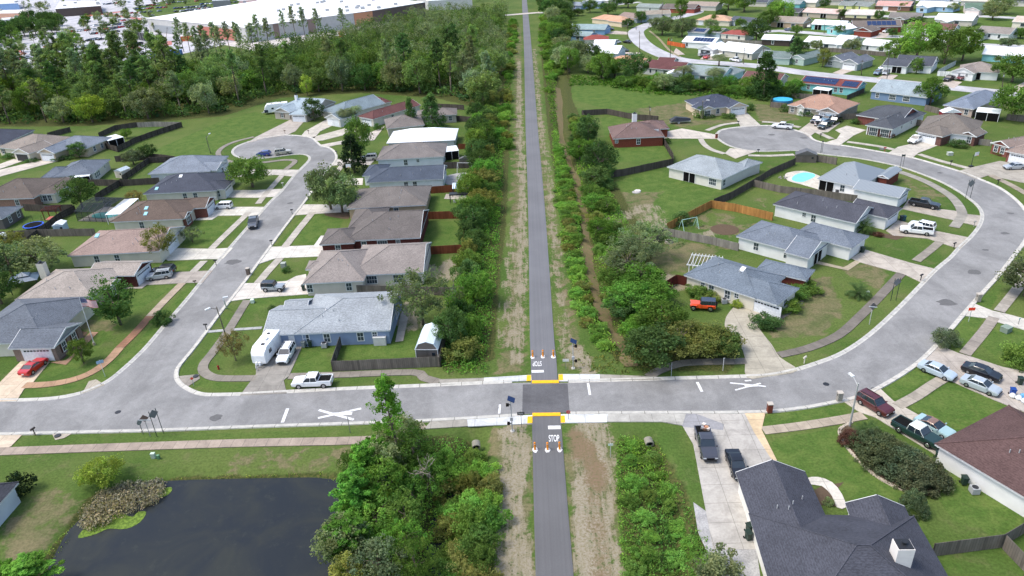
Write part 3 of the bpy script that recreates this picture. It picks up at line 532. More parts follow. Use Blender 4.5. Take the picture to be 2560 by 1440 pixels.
# ================================================================ HOUSES
EAVE = 2.75
def frame_of(A, B, C, ze):
    a, b = P(*A, ze), P(*B, ze); ex = (b-a); L = ex.length; ex = ex/L; ey = Vector((-ex.y, ex.x, 0))
    D = C if isinstance(C, (int, float)) else abs((P(*C, ze)-b).dot(ey))
    return a, ex, ey, L, D
def house(label, blocks, roof, wall, wins='', brick=None, rmat='roof_shingle', pitch=.42, wmat='wall_stucco', cat='house', group=None, ze=None, vents=4, chim=None, eave=.45, fascia=True, name='house', gable=None, fine=True, hgt=None):
    """blocks: (A, B, C or depth, 'x'/'y' ridge axis + end kinds h/g, {optional})"""
    z0 = ze or EAVE; brick = brick or []
    fr = []
    for k, b in enumerate(blocks):
        zk = z0-.03*k; a, ex, ey, L, D = frame_of(b[0], b[1], b[2], zk); fr.append((a, ex, ey, L, D, zk, b[3], b[4] if len(b) > 4 else pitch))
    a, ex, ey, L, D = fr[0][:5]; org = a+ex*L/2+ey*D/2; org.z = 0
    rz = math.atan2(ex.y, ex.x)
    root = thing(name, label, cat, org, 0, group)
    R, Wm, Bm, Fm, Gm = MB(), MB(), MB(), MB(), MB()
    hf = []
    for k, (a, ex, ey, L, D, ze_, kind, pt) in enumerate(fr):
        def X3(x, y, z, a=a, ex=ex, ey=ey): p_ = a+ex*x+ey*y; return Vector((p_.x, p_.y, z))-org
        ax, e0, e1 = kind[0], kind[1], kind[2]
        hw = (D if ax == 'x' else L)/2; ln = L if ax == 'x' else D; rz_ = ze_+hw*pt
        i0 = min(hw, ln/2-.05) if e0 == 'h' else 0; i1 = min(hw, ln/2-.05) if e1 == 'h' else 0
        def Q(s_, t_, z): return X3(s_, t_, z) if ax == 'x' else X3(t_, s_, z)
        c = [Q(0, 0, ze_), Q(ln, 0, ze_), Q(ln, 2*hw, ze_), Q(0, 2*hw, ze_)]; r0, r1 = Q(i0, hw, rz_), Q(ln-i1, hw, rz_)
        def F_(m, *vs):
            vs = list(vs)
            if ax == 'y': vs = vs[::-1]
            m.add(vs, [tuple(range(len(vs)))])
        F_(R, c[0], c[1], r1, r0); F_(R, c[2], c[3], r0, r1)
        if e0 == 'h': F_(R, c[3], c[0], r0)
        if e1 == 'h': F_(R, c[1], c[2], r1)
        dz = Vector((0, 0, -.03)); F_(R, *[v+dz*3 for v in (c[3], c[2], c[1], c[0])])
        # fascia band and rake boards
        if fascia:
            inn = .03
            o_ = [X3(inn, inn, 0), X3(L-inn, inn, 0), X3(L-inn, D-inn, 0), X3(inn, D-inn, 0)]
            t_ = ze_-.012 if True else 0
            vs = [Vector((v.x, v.y, ze_-.24)) for v in o_]+[Vector((v.x, v.y, t_)) for v in o_]
            Fm.add(vs, [(0,1,5,4),(1,2,6,5),(2,3,7,6),(3,0,4,7),(3,2,1,0)])
            for e_, s_, r_ in ((e0, 0, r0), (e1, ln, r1)):
                if e_ == 'g':
                    sg = -1 if s_ == 0 else 1
                    for t0 in (0, 2*hw):
                        p0, p1 = Q(s_+sg*.02, t0, ze_+.0), Q(s_+sg*.02, hw, rz_+.0)
                        dn = Vector((0, 0, -.24)); n_ = (Q(s_+sg*.06, 0, 0)-Q(s_, 0, 0))
                        Fm.add([p0, p1, p1+dn, p0+dn, p0+n_, p1+n_, p1+n_+dn, p0+n_+dn], [(0,1,2,3),(7,6,5,4),(0,4,5,1),(3,2,6,7),(0,3,7,4),(1,5,6,2)])
        # walls
        e = eave; m = Bm if k in brick else Wm
        x0, x1, y0, y1 = e, L-e, e, D-e
        if e0 == 'g': x0, y0 = (.25, y0) if ax == 'x' else (x0, .25)
        if e1 == 'g': x1, y1 = (L-.25, y1) if ax == 'x' else (x1, D-.25)
        zt = ze_-.12-.004*k
        w0 = [X3(x0, y0, 0), X3(x1, y0, 0), X3(x1, y1, 0), X3(x0, y1, 0)]; w1 = [Vector((v.x, v.y, zt)) for v in w0]
        if gable is None or True:
            m.add(w0+w1, [(0,1,5,4),(1,2,6,5),(2,3,7,6),(3,0,4,7)])
            for e_, s_ in ((e0, 0), (e1, 1)):
                if e_ == 'g':
                    gm = MB() if gable else m
                    if ax == 'x': xs = x0 if s_ == 0 else x1; A_, B_, T_ = X3(xs, y0, zt), X3(xs, y1, zt), X3(xs, D/2, ze_+pt*(D/2)-.08)
                    else: ys = y0 if s_ == 0 else y1; A_, B_, T_ = X3(x0, ys, zt), X3(x1, ys, zt), X3(L/2, ys, ze_+pt*(L/2)-.08)
                    gm.add([A_, B_, T_], [(0, 1, 2)])
                    if gable: gm.build('gable', 'wall_siding', root, gable)
        hf.append((x0, x1, y0, y1, X3, ze_, ax, hw, ln, e0, e1, L, D, pt))
    R.build('roof', rmat, root, roof)
    if Wm.v: Wm.build('wall', wmat, root, wall)
    if Bm.v: Bm.build('brick_wall', 'wall_brick', root, house.brick)
    if Gm.v: Gm.build('gable', 'wall_siding', root, gable)
    if Fm.v: Fm.build('fascia', 'trim', root)
    def roof_z(k, x, y):
        x0, x1, y0, y1, X3, ze_, ax, hw, ln, e0, e1, L, D, pt = hf[k]
        s_, t_ = (x, y) if ax == 'x' else (y, x)
        d = min(t_, 2*hw-t_)
        if e0 == 'h': d = min(d, s_)
        if e1 == 'h': d = min(d, ln-s_)
        return ze_+pt*d
    # windows, doors and garage doors: "<block><side><percent><kind>"
    for sp in wins.split():
        k, side, fr_, kd = int(sp[0]), sp[1], int(sp[2:4])/100, sp[4]
        x0, x1, y0, y1, X3 = hf[k][:5]
        if side == 'S': p0, p1 = (x0, y0), (x1, y0)
        elif side == 'E': p0, p1 = (x1, y0), (x1, y1)
        elif side == 'N': p0, p1 = (x1, y1), (x0, y1)
        else: p0, p1 = (x0, y1), (x0, y0)
        a3, b3 = X3(*p0, 0), X3(*p1, 0); u = (b3-a3); wl = u.length; u = u/wl; nrm_ = Vector((u.y, -u.x, 0)); c = a3+u*wl*fr_
        ww, wh, zb = {'w': (.95, 1.45, .75), 'W': (1.9, 1.5, .7), 's': (1.0, 1.5, .7), 'd': (.95, 2.1, .05), 'g': (4.8, 2.15, .05), 'G': (2.6, 2.15, .05), 'b': (.7, .8, 1.4), 'k': (4.8, 2.15, .05), 'o': (3.4, 2.3, .05), 'S': (2.2, 2.1, .05), 'a': (1.0, 1.5, .7)}[kd]
        ww = min(ww, wl*.85)
        def Wq(m, s0, s1, z0_, z1_, d0, d1, mi=0):
            cc = [c+u*s0+nrm_*d0, c+u*s1+nrm_*d0, c+u*s1+nrm_*d1, c+u*s0+nrm_*d1]
            vs = [Vector((v.x, v.y, z0_)) for v in cc]+[Vector((v.x, v.y, z1_)) for v in cc]
            m.add(vs, [(0,3,2,1),(4,5,6,7),(0,1,5,4),(1,2,6,5),(2,3,7,6),(3,0,4,7)], mi)
        h2 = ww/2
        if kd in 'gGk':
            m = MB(); Wq(m, -h2, h2, zb, zb+wh, -.05, .04)
            for i in range(1, 4): Wq(m, -h2+.03, h2-.03, zb+wh*i/4-.015, zb+wh*i/4+.015, .04, .055)
            g = m.build('garage_door', 'dark_metal' if kd == 'k' else 'garage_white', root)
            if kd == 'g' and fine:
                m2 = MB()
                for i in range(8): Wq(m2, -h2+.25+i*(ww-.5)/8+.06, -h2+.25+(i+1)*(ww-.5)/8-.06, zb+wh*.81, zb+wh*.93, .05, .06)
                m2.build('window_light', 'glass', g)
            m = MB(); Wq(m, -h2-.12, -h2, zb, zb+wh+.1, -.02, .07); Wq(m, h2, h2+.12, zb, zb+wh+.1, -.02, .07); Wq(m, -h2, h2, zb+wh, zb+wh+.1, -.02, .07); m.build('door_frame', 'trim', root)
        elif kd == 'o':
            m = MB(); Wq(m, -h2, h2, zb, zb+wh, -.03, .03); m.build('porch_opening', 'dark_void', root)
            for s in (-h2, 0, h2): m = MB(); Wq(m, s-.06, s+.06, zb, zb+wh, .03, .12); m.build('porch_post', 'trim', root)
        elif kd == 'd':
            m = MB(); Wq(m, -h2, h2, zb, zb+wh, -.03, .04); m.build('door', 'trim', root)
        else:
            m = MB(); f = .11 if fine else .14
            Wq(m, -h2-f, -h2, zb-f, zb+wh+f, -.02, .06); Wq(m, h2, h2+f, zb-f, zb+wh+f, -.02, .06); Wq(m, -h2, h2, zb+wh, zb+wh+f, -.02, .06); Wq(m, -h2, h2, zb-f, zb, -.02, .08)
            if fine:
                Wq(m, -h2, h2, zb+wh/2-.03, zb+wh/2+.03, .0, .05)
                for s in ([-.02, .02] and ([0] if ww < 1.2 else [-ww/4, 0, ww/4])): Wq(m, s-.02, s+.02, zb, zb+wh, .0, .045)
            wf = m.build('window', 'trim', root); m = MB(); Wq(m, -h2, h2, zb, zb+wh, -.02, .025); m.build('pane', 'window_glass', wf)
            if kd in 'sS':
                for sa in (-h2-f-.38, h2+f+.02): m = MB(); Wq(m, sa, sa+.36, zb, zb+wh, .0, .05); m.build('shutter', 'painted', root, house.shutter)
    # vents on the roof
    for i in range(vents):
        x0, x1, y0, y1, X3 = hf[0][:5]; L, D = hf[0][11:13]
        x, y = L*random.uniform(.25, .75), D*random.uniform(.15, .42); zz = roof_z(0, x, y); p_ = X3(x, y, zz-.05)
        MB().tube(p_, p_+Vector((0, 0, .5)), .06, .06, 6).build('vent_pipe', 'galvanised', root)
    # ridge caps give the shingle roofs their pale lines
    if fine and rmat == 'roof_shingle':
        m = MB()
        for (x0, x1, y0, y1, X3, ze_, ax, hw, ln, e0, e1, L, D, pt) in hf:
            def Q(s_, t_, z): return X3(s_, t_, z) if ax == 'x' else X3(t_, s_, z)
            rr = ze_+hw*pt; i0 = min(hw, ln/2-.05) if e0 == 'h' else 0; i1 = min(hw, ln/2-.05) if e1 == 'h' else 0
            r0, r1 = Q(i0, hw, rr+.0), Q(ln-i1, hw, rr+.0); segs = [(r0, r1)]
            if e0 == 'h': segs += [(Q(0, 0, ze_), r0), (Q(0, 2*hw, ze_), r0)]
            if e1 == 'h': segs += [(Q(ln, 0, ze_), r1), (Q(ln, 2*hw, ze_), r1)]
            for a_, b_ in segs:
                if (b_-a_).length > .3: m.tube(a_, b_, .09, .09, 4)
        m.build('ridge_cap', 'roof_shingle', root, [c*1.12 for c in roof[:3]])
    if chim:
        u, v, zt, cs, cc = chim[:5]; zb = chim[5] if len(chim) > 5 else 3.0; p_ = P(u, v, zb)-org; m = MB(); m.box((p_.x, p_.y, (zt+2.5)/2), (cs, cs*.9, zt-2.5), rz); ch = m.build('chimney', 'wall_siding', root, cc)
        m = MB().box((p_.x, p_.y, zt+.04), (cs*.9, cs*.8, .1), rz).tube((p_.x, p_.y, zt+.05), (p_.x, p_.y, zt+.35), .2, .2, 10).tube((p_.x, p_.y, zt+.37), (p_.x, p_.y, zt+.43), .28, .28, 10); m.build('chimney_cap', 'dark_metal', ch)
    root['_'] = 0; del root['_']
    return root, hf, org, rz
house.brick = hx(112, 62, 54); house.shutter = hx(70, 34, 32)
def canopy(parent_info, A, B, D, label=None, col=hx(226,230,230), z=2.5, posts=True, name='patio_roof', dark=True):
    """flat white patio roof with posts, a part of its house"""
    root, hf, org, rz = parent_info
    a, ex, ey, L, D = frame_of(A, B, D, z)
    def X3(x, y, z_): p_ = a+ex*x+ey*y; return Vector((p_.x, p_.y, z_))-org
    m = MB(); vs = [X3(0,0,z), X3(L,0,z), X3(L,D,z+.25), X3(0,D,z+.25)]; m.add(vs+[v-Vector((0,0,.1)) for v in vs], [(0,1,2,3),(7,6,5,4),(0,4,5,1),(1,5,6,2),(2,6,7,3),(3,7,4,0)]); m.build(name, 'painted', root, col)
    if posts:
        for x, y in ((.1,.1),(L/2,.1),(L-.1,.1),(.1,D-.1),(L-.1,D-.1)): p_ = X3(x, y, 0); MB().box((p_.x, p_.y, z/2), (.1,.1,z-.05), rz).build('patio_post', 'trim', root)
    if dark:
        m = MB(); vs = [X3(.15,.15,.1), X3(L-.15,.15,.1), X3(L-.15,D-.15,.1), X3(.15,D-.15,.1)]; m.add(vs+[v+Vector((0,0,z-.35)) for v in vs], [(0,1,5,4),(1,2,6,5),(2,3,7,6),(3,0,4,7)]); m.build('screen', 'dark_void', root)
def solar(info, k, s0, s1, t0, t1, rows=2, cols=6):
    root, hf, org, rz = info; x0, x1, y0, y1, X3, ze_, ax, hw, ln, e0, e1, L, D, pt = hf[k]
    m = MB()
    for i in range(cols):
        for j in range(rows):
            xa, xb = L*(s0+(s1-s0)*(i+.04)/cols), L*(s0+(s1-s0)*(i+.96)/cols); ya, yb = D/2*(t0+(t1-t0)*(j+.04)/rows), D/2*(t0+(t1-t0)*(j+.96)/rows)
            q4 = [X3(x, y, ze_+pt*y+.12) for x, y in ((xa, ya), (xb, ya), (xb, yb), (xa, yb))]
            m.add(q4+[v-Vector((0,0,.05)) for v in q4], [(0,1,2,3),(0,4,5,1),(1,5,6,2),(2,6,7,3),(3,7,4,0)])
    m.build('solar_panel', 'solar_blue', root)
def skylight(info, k, s, t, col=hx(140,190,200)):
    root, hf, org, rz = info; x0, x1, y0, y1, X3, ze_, ax, hw, ln, e0, e1, L, D, pt = hf[k]
    x, y = L*s, D*t; q4 = [X3(x+dx, y+dy, ze_+pt*(y+dy)+.14) for dx, dy in ((-.4,-.5),(.4,-.5),(.4,.5),(-.4,.5))]
    MB().add(q4+[v-Vector((0,0,.2)) for v in q4], [(0,1,2,3),(0,4,5,1),(1,5,6,2),(2,6,7,3),(3,7,4,0)]).build('skylight', 'painted', root, col)
# colours
TANR, BRN, DGR, LGR, SLT, MAR, BLK = hx(150,138,128), hx(108,96,86), hx(78,82,90), hx(142,150,156), hx(98,106,116), hx(96,62,58), hx(66,68,74)
CRM, WHT, BEI, BLU, GRN = hx(212,206,190), hx(222,224,224), hx(190,176,156), hx(134,150,176), hx(164,184,176)
RED, DRED = hx(120,60,48), hx(84,48,44)
G = 'houses of the near streets'
def bset(c): house.brick = c
# ---- left street, left side
bset(hx(132,116,106)); h = house('grey shingled house with shuttered brick gable behind the red coupe', [((-110,862),(112,855),(176,742),'xhh',.36),((20,872),(134,869),(200,806),'xgg',.34),((50,810),(106,806),(146,766),'xgg',.4)], hx(98,104,112), CRM, '1E30s 1E70s 1S55g 0S20W 2E50o', brick=[1], gable=hx(150,154,156), group=G)
bset(DRED); h = house('tan roofed brick house with tall cream chimney behind the flagpole', [((36,750),(229,744),(300,668),'xhh',.38),((215,690),(334,689),(369,651),'xgg',.34),((190,724),(272,722),(297,697),'xgg',.34)], hx(152,144,136), hx(176,168,152), '1E50g 2E50W 0S80w', brick=[1,2], group=G, chim=(113,688,5.6,1.3,hx(206,202,188)))
h = house('pinkish brown roofed cream house left of the loose sparse tree', [((167,640),(398,628),13.5,'xhg',.36)], hx(146,128,120), hx(208,202,184), '0S28w 0S51w 0E50g', group=G); skylight(h, 0, .22, .40)
bset(hx(116,74,64)); h = house('dark brown roofed house with black screened pool cage on its left', [((275,555),(456,547),13,'xhh',.38),((430,524),(513,519),7.5,'xhg',.34),((400,549),(461,546),4.5,'xhg',.34)], hx(100,88,80), hx(206,200,184), '0S40w 0S60d 1E50g 2E50W', brick=[1,2], group=G); skylight(h, 0, .42, .3); skylight(h, 0, .45, .16)
canopy(h, (262,537),(300,535),10,dark=False)
h = house('black shingled cream house second above the white box car', [((357,485),(541,476),14,'xhh',.38),((470,478),(562,473),(583,451),'xhh',.36)], hx(72,76,86), hx(208,202,188), '0S55w 0S70w 1E50g 1S80w', group=G, vents=4); skylight(h, 0, .16, .12); skylight(h, 0, .42, .42, WHT)
h = house('light blue grey roofed house below the left turning circle', [((369,435),(525,428),14,'xhh',.38),((440,428),(541,426),(563,405),'xgg',.36)], hx(122,130,140), hx(196,202,204), '0S60w 1E50w', group=G)
h = house('slate roofed house with white patio roof and long window row', [((128,443),(232,434),(291,397),'yhh',.36),((100,446),(160,440),9,'xhh',.36)], hx(100,108,118), hx(200,196,184), '0E15w 0E25w 0E35w 0E70b 0S30b', group=G); canopy(h, (184,444),(224,439),4)
bset(hx(150,118,104)); h = house('brown roofed house with many paned sunroom and rear deck', [((-70,500),(84,495),(136,446),'xhh',.36),((80,487),(137,484),(158,450),'yhg',.3)], hx(98,90,84), hx(200,194,178), '0S70w 1S20w 1S45w 1S70w 1E25W 1E50W 1E75W 0E20w', brick=[0], group=G)
h = house('dark roofed brown walled house cut by the left edge', [((-90,552),(5,547),(58,515),'xhh',.36)], hx(96,104,112), hx(104,98,94), '0E35w 0E80w', group=G)
h = house('charcoal roofed house farthest back at the left edge', [((-110,368),(5,362),(122,323),'xhh',.36)], hx(74,78,88), hx(170,172,172), '', group=G, vents=3)
h = house('tan roofed cream house with black garage door', [((-10,368),(86,378),(170,341),'xhh',.34),((29,381),(72,384),9,'ygg',.4)], hx(132,124,116), hx(208,200,180), '1S50k 0S10s', group=G)
h = house('blue grey roofed beige house with white garage near the long fence', [((112,371),(215,371),(286,343),'xhh',.36),((92,381),(136,383),9,'ygg',.4)], hx(116,124,134), hx(184,168,146), '1S50g 0E30w 0E60w 0S60w', group=G); canopy(h, (270,352),(309,342),5)
# ---- left street, right side
h = house('light grey roofed pale blue house beside the white camper', [((735,834),(974,825),(992,727),'xhg',.36),((656,838),(800,832),10,'xgg',.34),((706,783),(765,780),5,'xgg',.4)], hx(146,152,156), BLU, '0S31w 0S68w 0S84b 1S47d 0S08w 0E60W', group=G, vents=3)
bset(hx(120,108,102)); h = house('wide taupe roofed cream house beside the white and black jeep', [((757,709),(910,702),14.5,'xhh',.38),((870,689),(1058,681),14,'xhg',.38),((763,674),(805,671),4,'xhg',.34)], hx(134,127,122), hx(206,198,186), '0S75w 1S28W 1S66W 0S05w', group=G, vents=4)
bset(hx(98,52,48)); h = house('brown roofed dark red brick house beside the lush green lawn', [((862,602),(1050,594),16,'xhg',.36),((798,612),(886,607),8.5,'xhh',.34),((868,574),(960,568),12,'xhh',.36)], hx(102,97,94), RED, '0S22w 0S48W 0S70b 1S50w', brick=[0,1,2], group=G, vents=4)
h = house('grey brown roofed tan house behind the two trunk oak', [((866,522),(1066,512),(1078,464),'xhh',.38)], hx(112,107,103), hx(178,156,130), '0S30b 0S45w 0S62w', group=G, vents=4)
h = house('charcoal blue roofed white house beside the basketball hoop', [((917,456),(1108,447),(1116,414),'xhg',.36),((905,440),(960,438),9,'xhh',.34)], hx(76,84,96), hx(216,220,222), '0S50w 0S62w', group=G, vents=4)
h = house('grey shingled white house with small white screened sunroom', [((940,400),(1111,391),13,'xhh',.38)], hx(118,113,110), hx(208,212,216), '0S42w 0S61b 0E50w', group=G, vents=4); canopy(h, (1111,380),(1147,376),4.5)
h = house('bright white metal roofed house near the top of the left street', [((966,358),(1138,350),13,'xhh',.36)], hx(232,236,238), hx(196,198,196), '0S60w', rmat='roof_metal', group=G, vents=0)
h = house('brown grey house partly hidden behind two evergreen trees', [((966,322),(1062,312),13,'xhh',.36),((1040,293),(1143,286),9,'xhh',.34)], hx(116,110,106), hx(178,172,160), '1S85w', group=G)
bset(hx(130,78,66)); h = house('maroon roofed house with double gabled front and palms before it', [((893,291),(932,298),(1062,264),'yhg',.4),((935,262),(980,254),8,'yhg',.4)], hx(98,68,66), hx(206,200,188), '0S50g 0E40w', group=G)
h = house('blue grey roofed house with two white garage doors and palms', [((802,276),(858,287),(950,256),'yhg',.4),((812,293),(850,299),8,'ygg',.4)], hx(118,132,138), hx(206,204,196), '1S28G 1S72G', group=G)
h = house('pale blue grey roofed house with white garage near the stored camper', [((688,272),(790,276),13,'xhg',.4),((682,278),(724,281),9,'ygg',.4),((722,286),(766,287),9,'xhh',.4)], hx(150,164,172), hx(168,160,150), '1S50s 2S50g', group=G, chim=(741,246,6.6,.9,WHT,5.4))
# ---- right of the trail
bset(hx(124,66,52)); h = house('brown hip roofed red brick house with white chimney by the trail', [((1532,347),(1662,341),13,'xhh',.42),((1600,325),(1674,321),9,'xhh',.34)], hx(112,94,90), RED, '0S50w 0S05b', brick=[0,1], group=G, chim=(1586,301,7.0,1.3,WHT,5.0))
h = house('dark blue roofed peach house with white garage below the street lamp', [((1752,273),(1862,262),13,'xhh',.42),((1822,270),(1872,264),7,'ygg',.42),((1752,276),(1789,271),6,'ygg',.42)], hx(70,76,90), hx(202,186,164), '1S50g 2S50W 0S40w 0W50w', group=G)
h = house('light grey hip roofed house with ivy and cluttered back porch', [((1667,417),(1806,449),(1866,413),'xhh',.4),((1828,415),(1858,423),(1893,402),'xhh',.36)], hx(142,150,154), hx(206,204,194), '0S40o 0S84W 0E10w', group=G, vents=0)
bset(hx(112,60,50)); h = house('ribbed grey metal roofed white house beside the swimming pool', [((2042,446),(2152,468),(2215,425),'xhh',.42),((2132,471),(2248,494),(2275,472),'xgg',.36),((2190,440),(2222,446),8,'ygg',.4)], hx(128,136,142), hx(222,224,224), '0S60w 1E50g 0S20o', brick=[2], rmat='roof_metal', group=G)
h = house('dark charcoal roofed long white house beside the black pickup', [((1932,510),(2140,558),(2190,520),'xhg',.38),((2120,523),(2220,546),(2255,520),'xgh',.36)], hx(74,76,84), hx(216,218,216), '0S38b 0S50w 1E50g', group=G, vents=4)
h = house('blue grey roofed white house with white porch gable', [((1840,590),(2003,633),(2066,590),'xhh',.4),((1985,583),(2130,621),(2170,589),'xhh',.38),((1962,630),(2022,646),(2067,603),'xgg',.4)], hx(106,114,124), hx(218,220,218), '0S30w 0S80w 2E50o', group=G)
bset(hx(114,62,54)); h = house('large blue grey roofed house behind the orange jeep', [((1709,687),(1890,746),(1968,693),'xhh',.4),((1775,708),(1943,763),(1997,720),'xhh',.38),((1890,672),(2016,701),(2049,677),'xhh',.36)], hx(104,114,124), hx(206,200,184), '0S25b 0S38w 0S62w 0S75b 1S87g 1E50w 2E50w', brick=[2], group=G, vents=4)
skylight(h, 0, .62, .46, WHT)
# big roof at bottom right
bset(hx(150,80,62)); h = house('large charcoal roofed house with white chimney filling the bottom right', [((2013,1179),(1839,1181),30,'ygg',.46),((2262,1266),(2113,1257),26,'ygg',.46),((2285,1290),(1872,1284),15.5,'xhh',.5)], hx(70,72,80), hx(214,212,204), '0E20b', group=G, vents=5, chim=(2248,1404,7.1,1.5,hx(226,222,216),4.9))
house.brick = hx(128,66,54); h = house('maroon brown hip roofed white house cut by the right edge', [((2336,1109),(2760,1361),14.2,'xhh',.42)], hx(88,70,68), hx(222,222,220), '0W40w', group=G)
h = house('corner of a white walled dark roofed house left of the pond', [((-45,1308),(47,1205),11,'xhh',.36)], hx(64,66,72), hx(196,204,210), '', group=G, vents=0)
# ---- right street, outer side
bset(hx(124,78,70)); h = house('brown roofed brick house at the right edge with arched windows', [((2476,356),(2524,369),12,'ygg',.42),((2513,377),(2640,402),14,'xhh',.38)], hx(138,124,116), RED, '0S28w 0S70w 1S30g', brick=[0,1], group=G)
bset(hx(106,76,70)); h = house('grey brown roofed brick house behind the white pickup with black hood', [((2292,325),(2440,340),(2516,309),'xhh',.42),((2289,328),(2357,342),8,'xhh',.38),((2397,334),(2442,342),6,'ygg',.42)], hx(112,106,100), WHT, '1S40g 2S50W 0E40w 0E80W', brick=[1,2], group=G)
bset(hx(118,72,66)); h = house('dark slate roofed white and brick house with shuttered windows', [((2163,312),(2233,323),(2285,278),'yhh',.42),((2140,287),(2252,304),13,'xhg',.4)], hx(78,82,88), hx(214,216,216), '0S28S 0S74S 1S50W 0E30b 0E60b', brick=[1], group=G)
bset(hx(150,144,134)); house.shutter = WHT; h = house('salmon tan roofed stone house behind the parked pickups', [((1968,262),(2096,281),(2143,257),'xhh',.42),((2040,277),(2097,284),7,'ygg',.42),((1990,266),(2012,270),4,'ygg',.6)], hx(158,128,112), hx(200,196,186), '1S50g 0S08w 0S40W 2S50d', brick=[0,1], group=G)
h = house('light blue house with pale gable roof behind the salmon roofed house', [((2176,227),(2318,244),(2346,221),'xgg',.36)], hx(142,154,160), hx(112,134,162), '0S12w 0S40W 0S65W 0E50w', group=G)
h = house('turquoise house with dark solar panels on its maroon roof', [((1999,206),(2143,221),(2160,208),'xgg',.36)], hx(116,66,62), hx(122,188,192), '0S15w 0S64w 0S74w', group=G); solar(h, 0, .03, .62, .15, .92, 2, 12); solar(h, 0, .72, .97, .1, .8, 2, 5); canopy(h, (2032,222),(2072,227),3)
h = house('blue grey roofed mauve house with white rear patio roof', [((2357,262),(2435,273),(2512,238),'yhh',.42)], hx(116,126,140), hx(184,168,156), '0S80w', group=G); canopy(h, (2440,279),(2500,284),5)
h = house('grey gable fronted house with white garage on the cross street', [((2060,148),(2110,154),12,'ygg',.42),((2100,155),(2146,160),(2176,146),'ygg',.42)], hx(100,106,116), hx(150,158,160), '1S50g 0S30W', group=G)
h = house('charcoal roofed white house with covered cars in its carport', [((2236,160),(2331,166),(2356,152),'xgg',.4),((2206,162),(2268,167),10,'xgg',.36)], hx(76,80,88), WHT, '0S75w 1S60o', group=G)
h = house('taupe roofed white house with stacked gables on the cross street', [((2400,178),(2500,182),12,'xhh',.42),((2377,178),(2437,184),10,'ygg',.42)], hx(140,132,126), WHT, '1S35b 1S70b 0S40o', group=G)
h = house('sea green house behind a dark round tree', [((1896,142),(1975,146),10,'xgg',.36),((1972,143),(2012,148),(2038,131),'ygg',.36)], hx(108,122,120), GRN, '1S50w 0S10o', group=G)
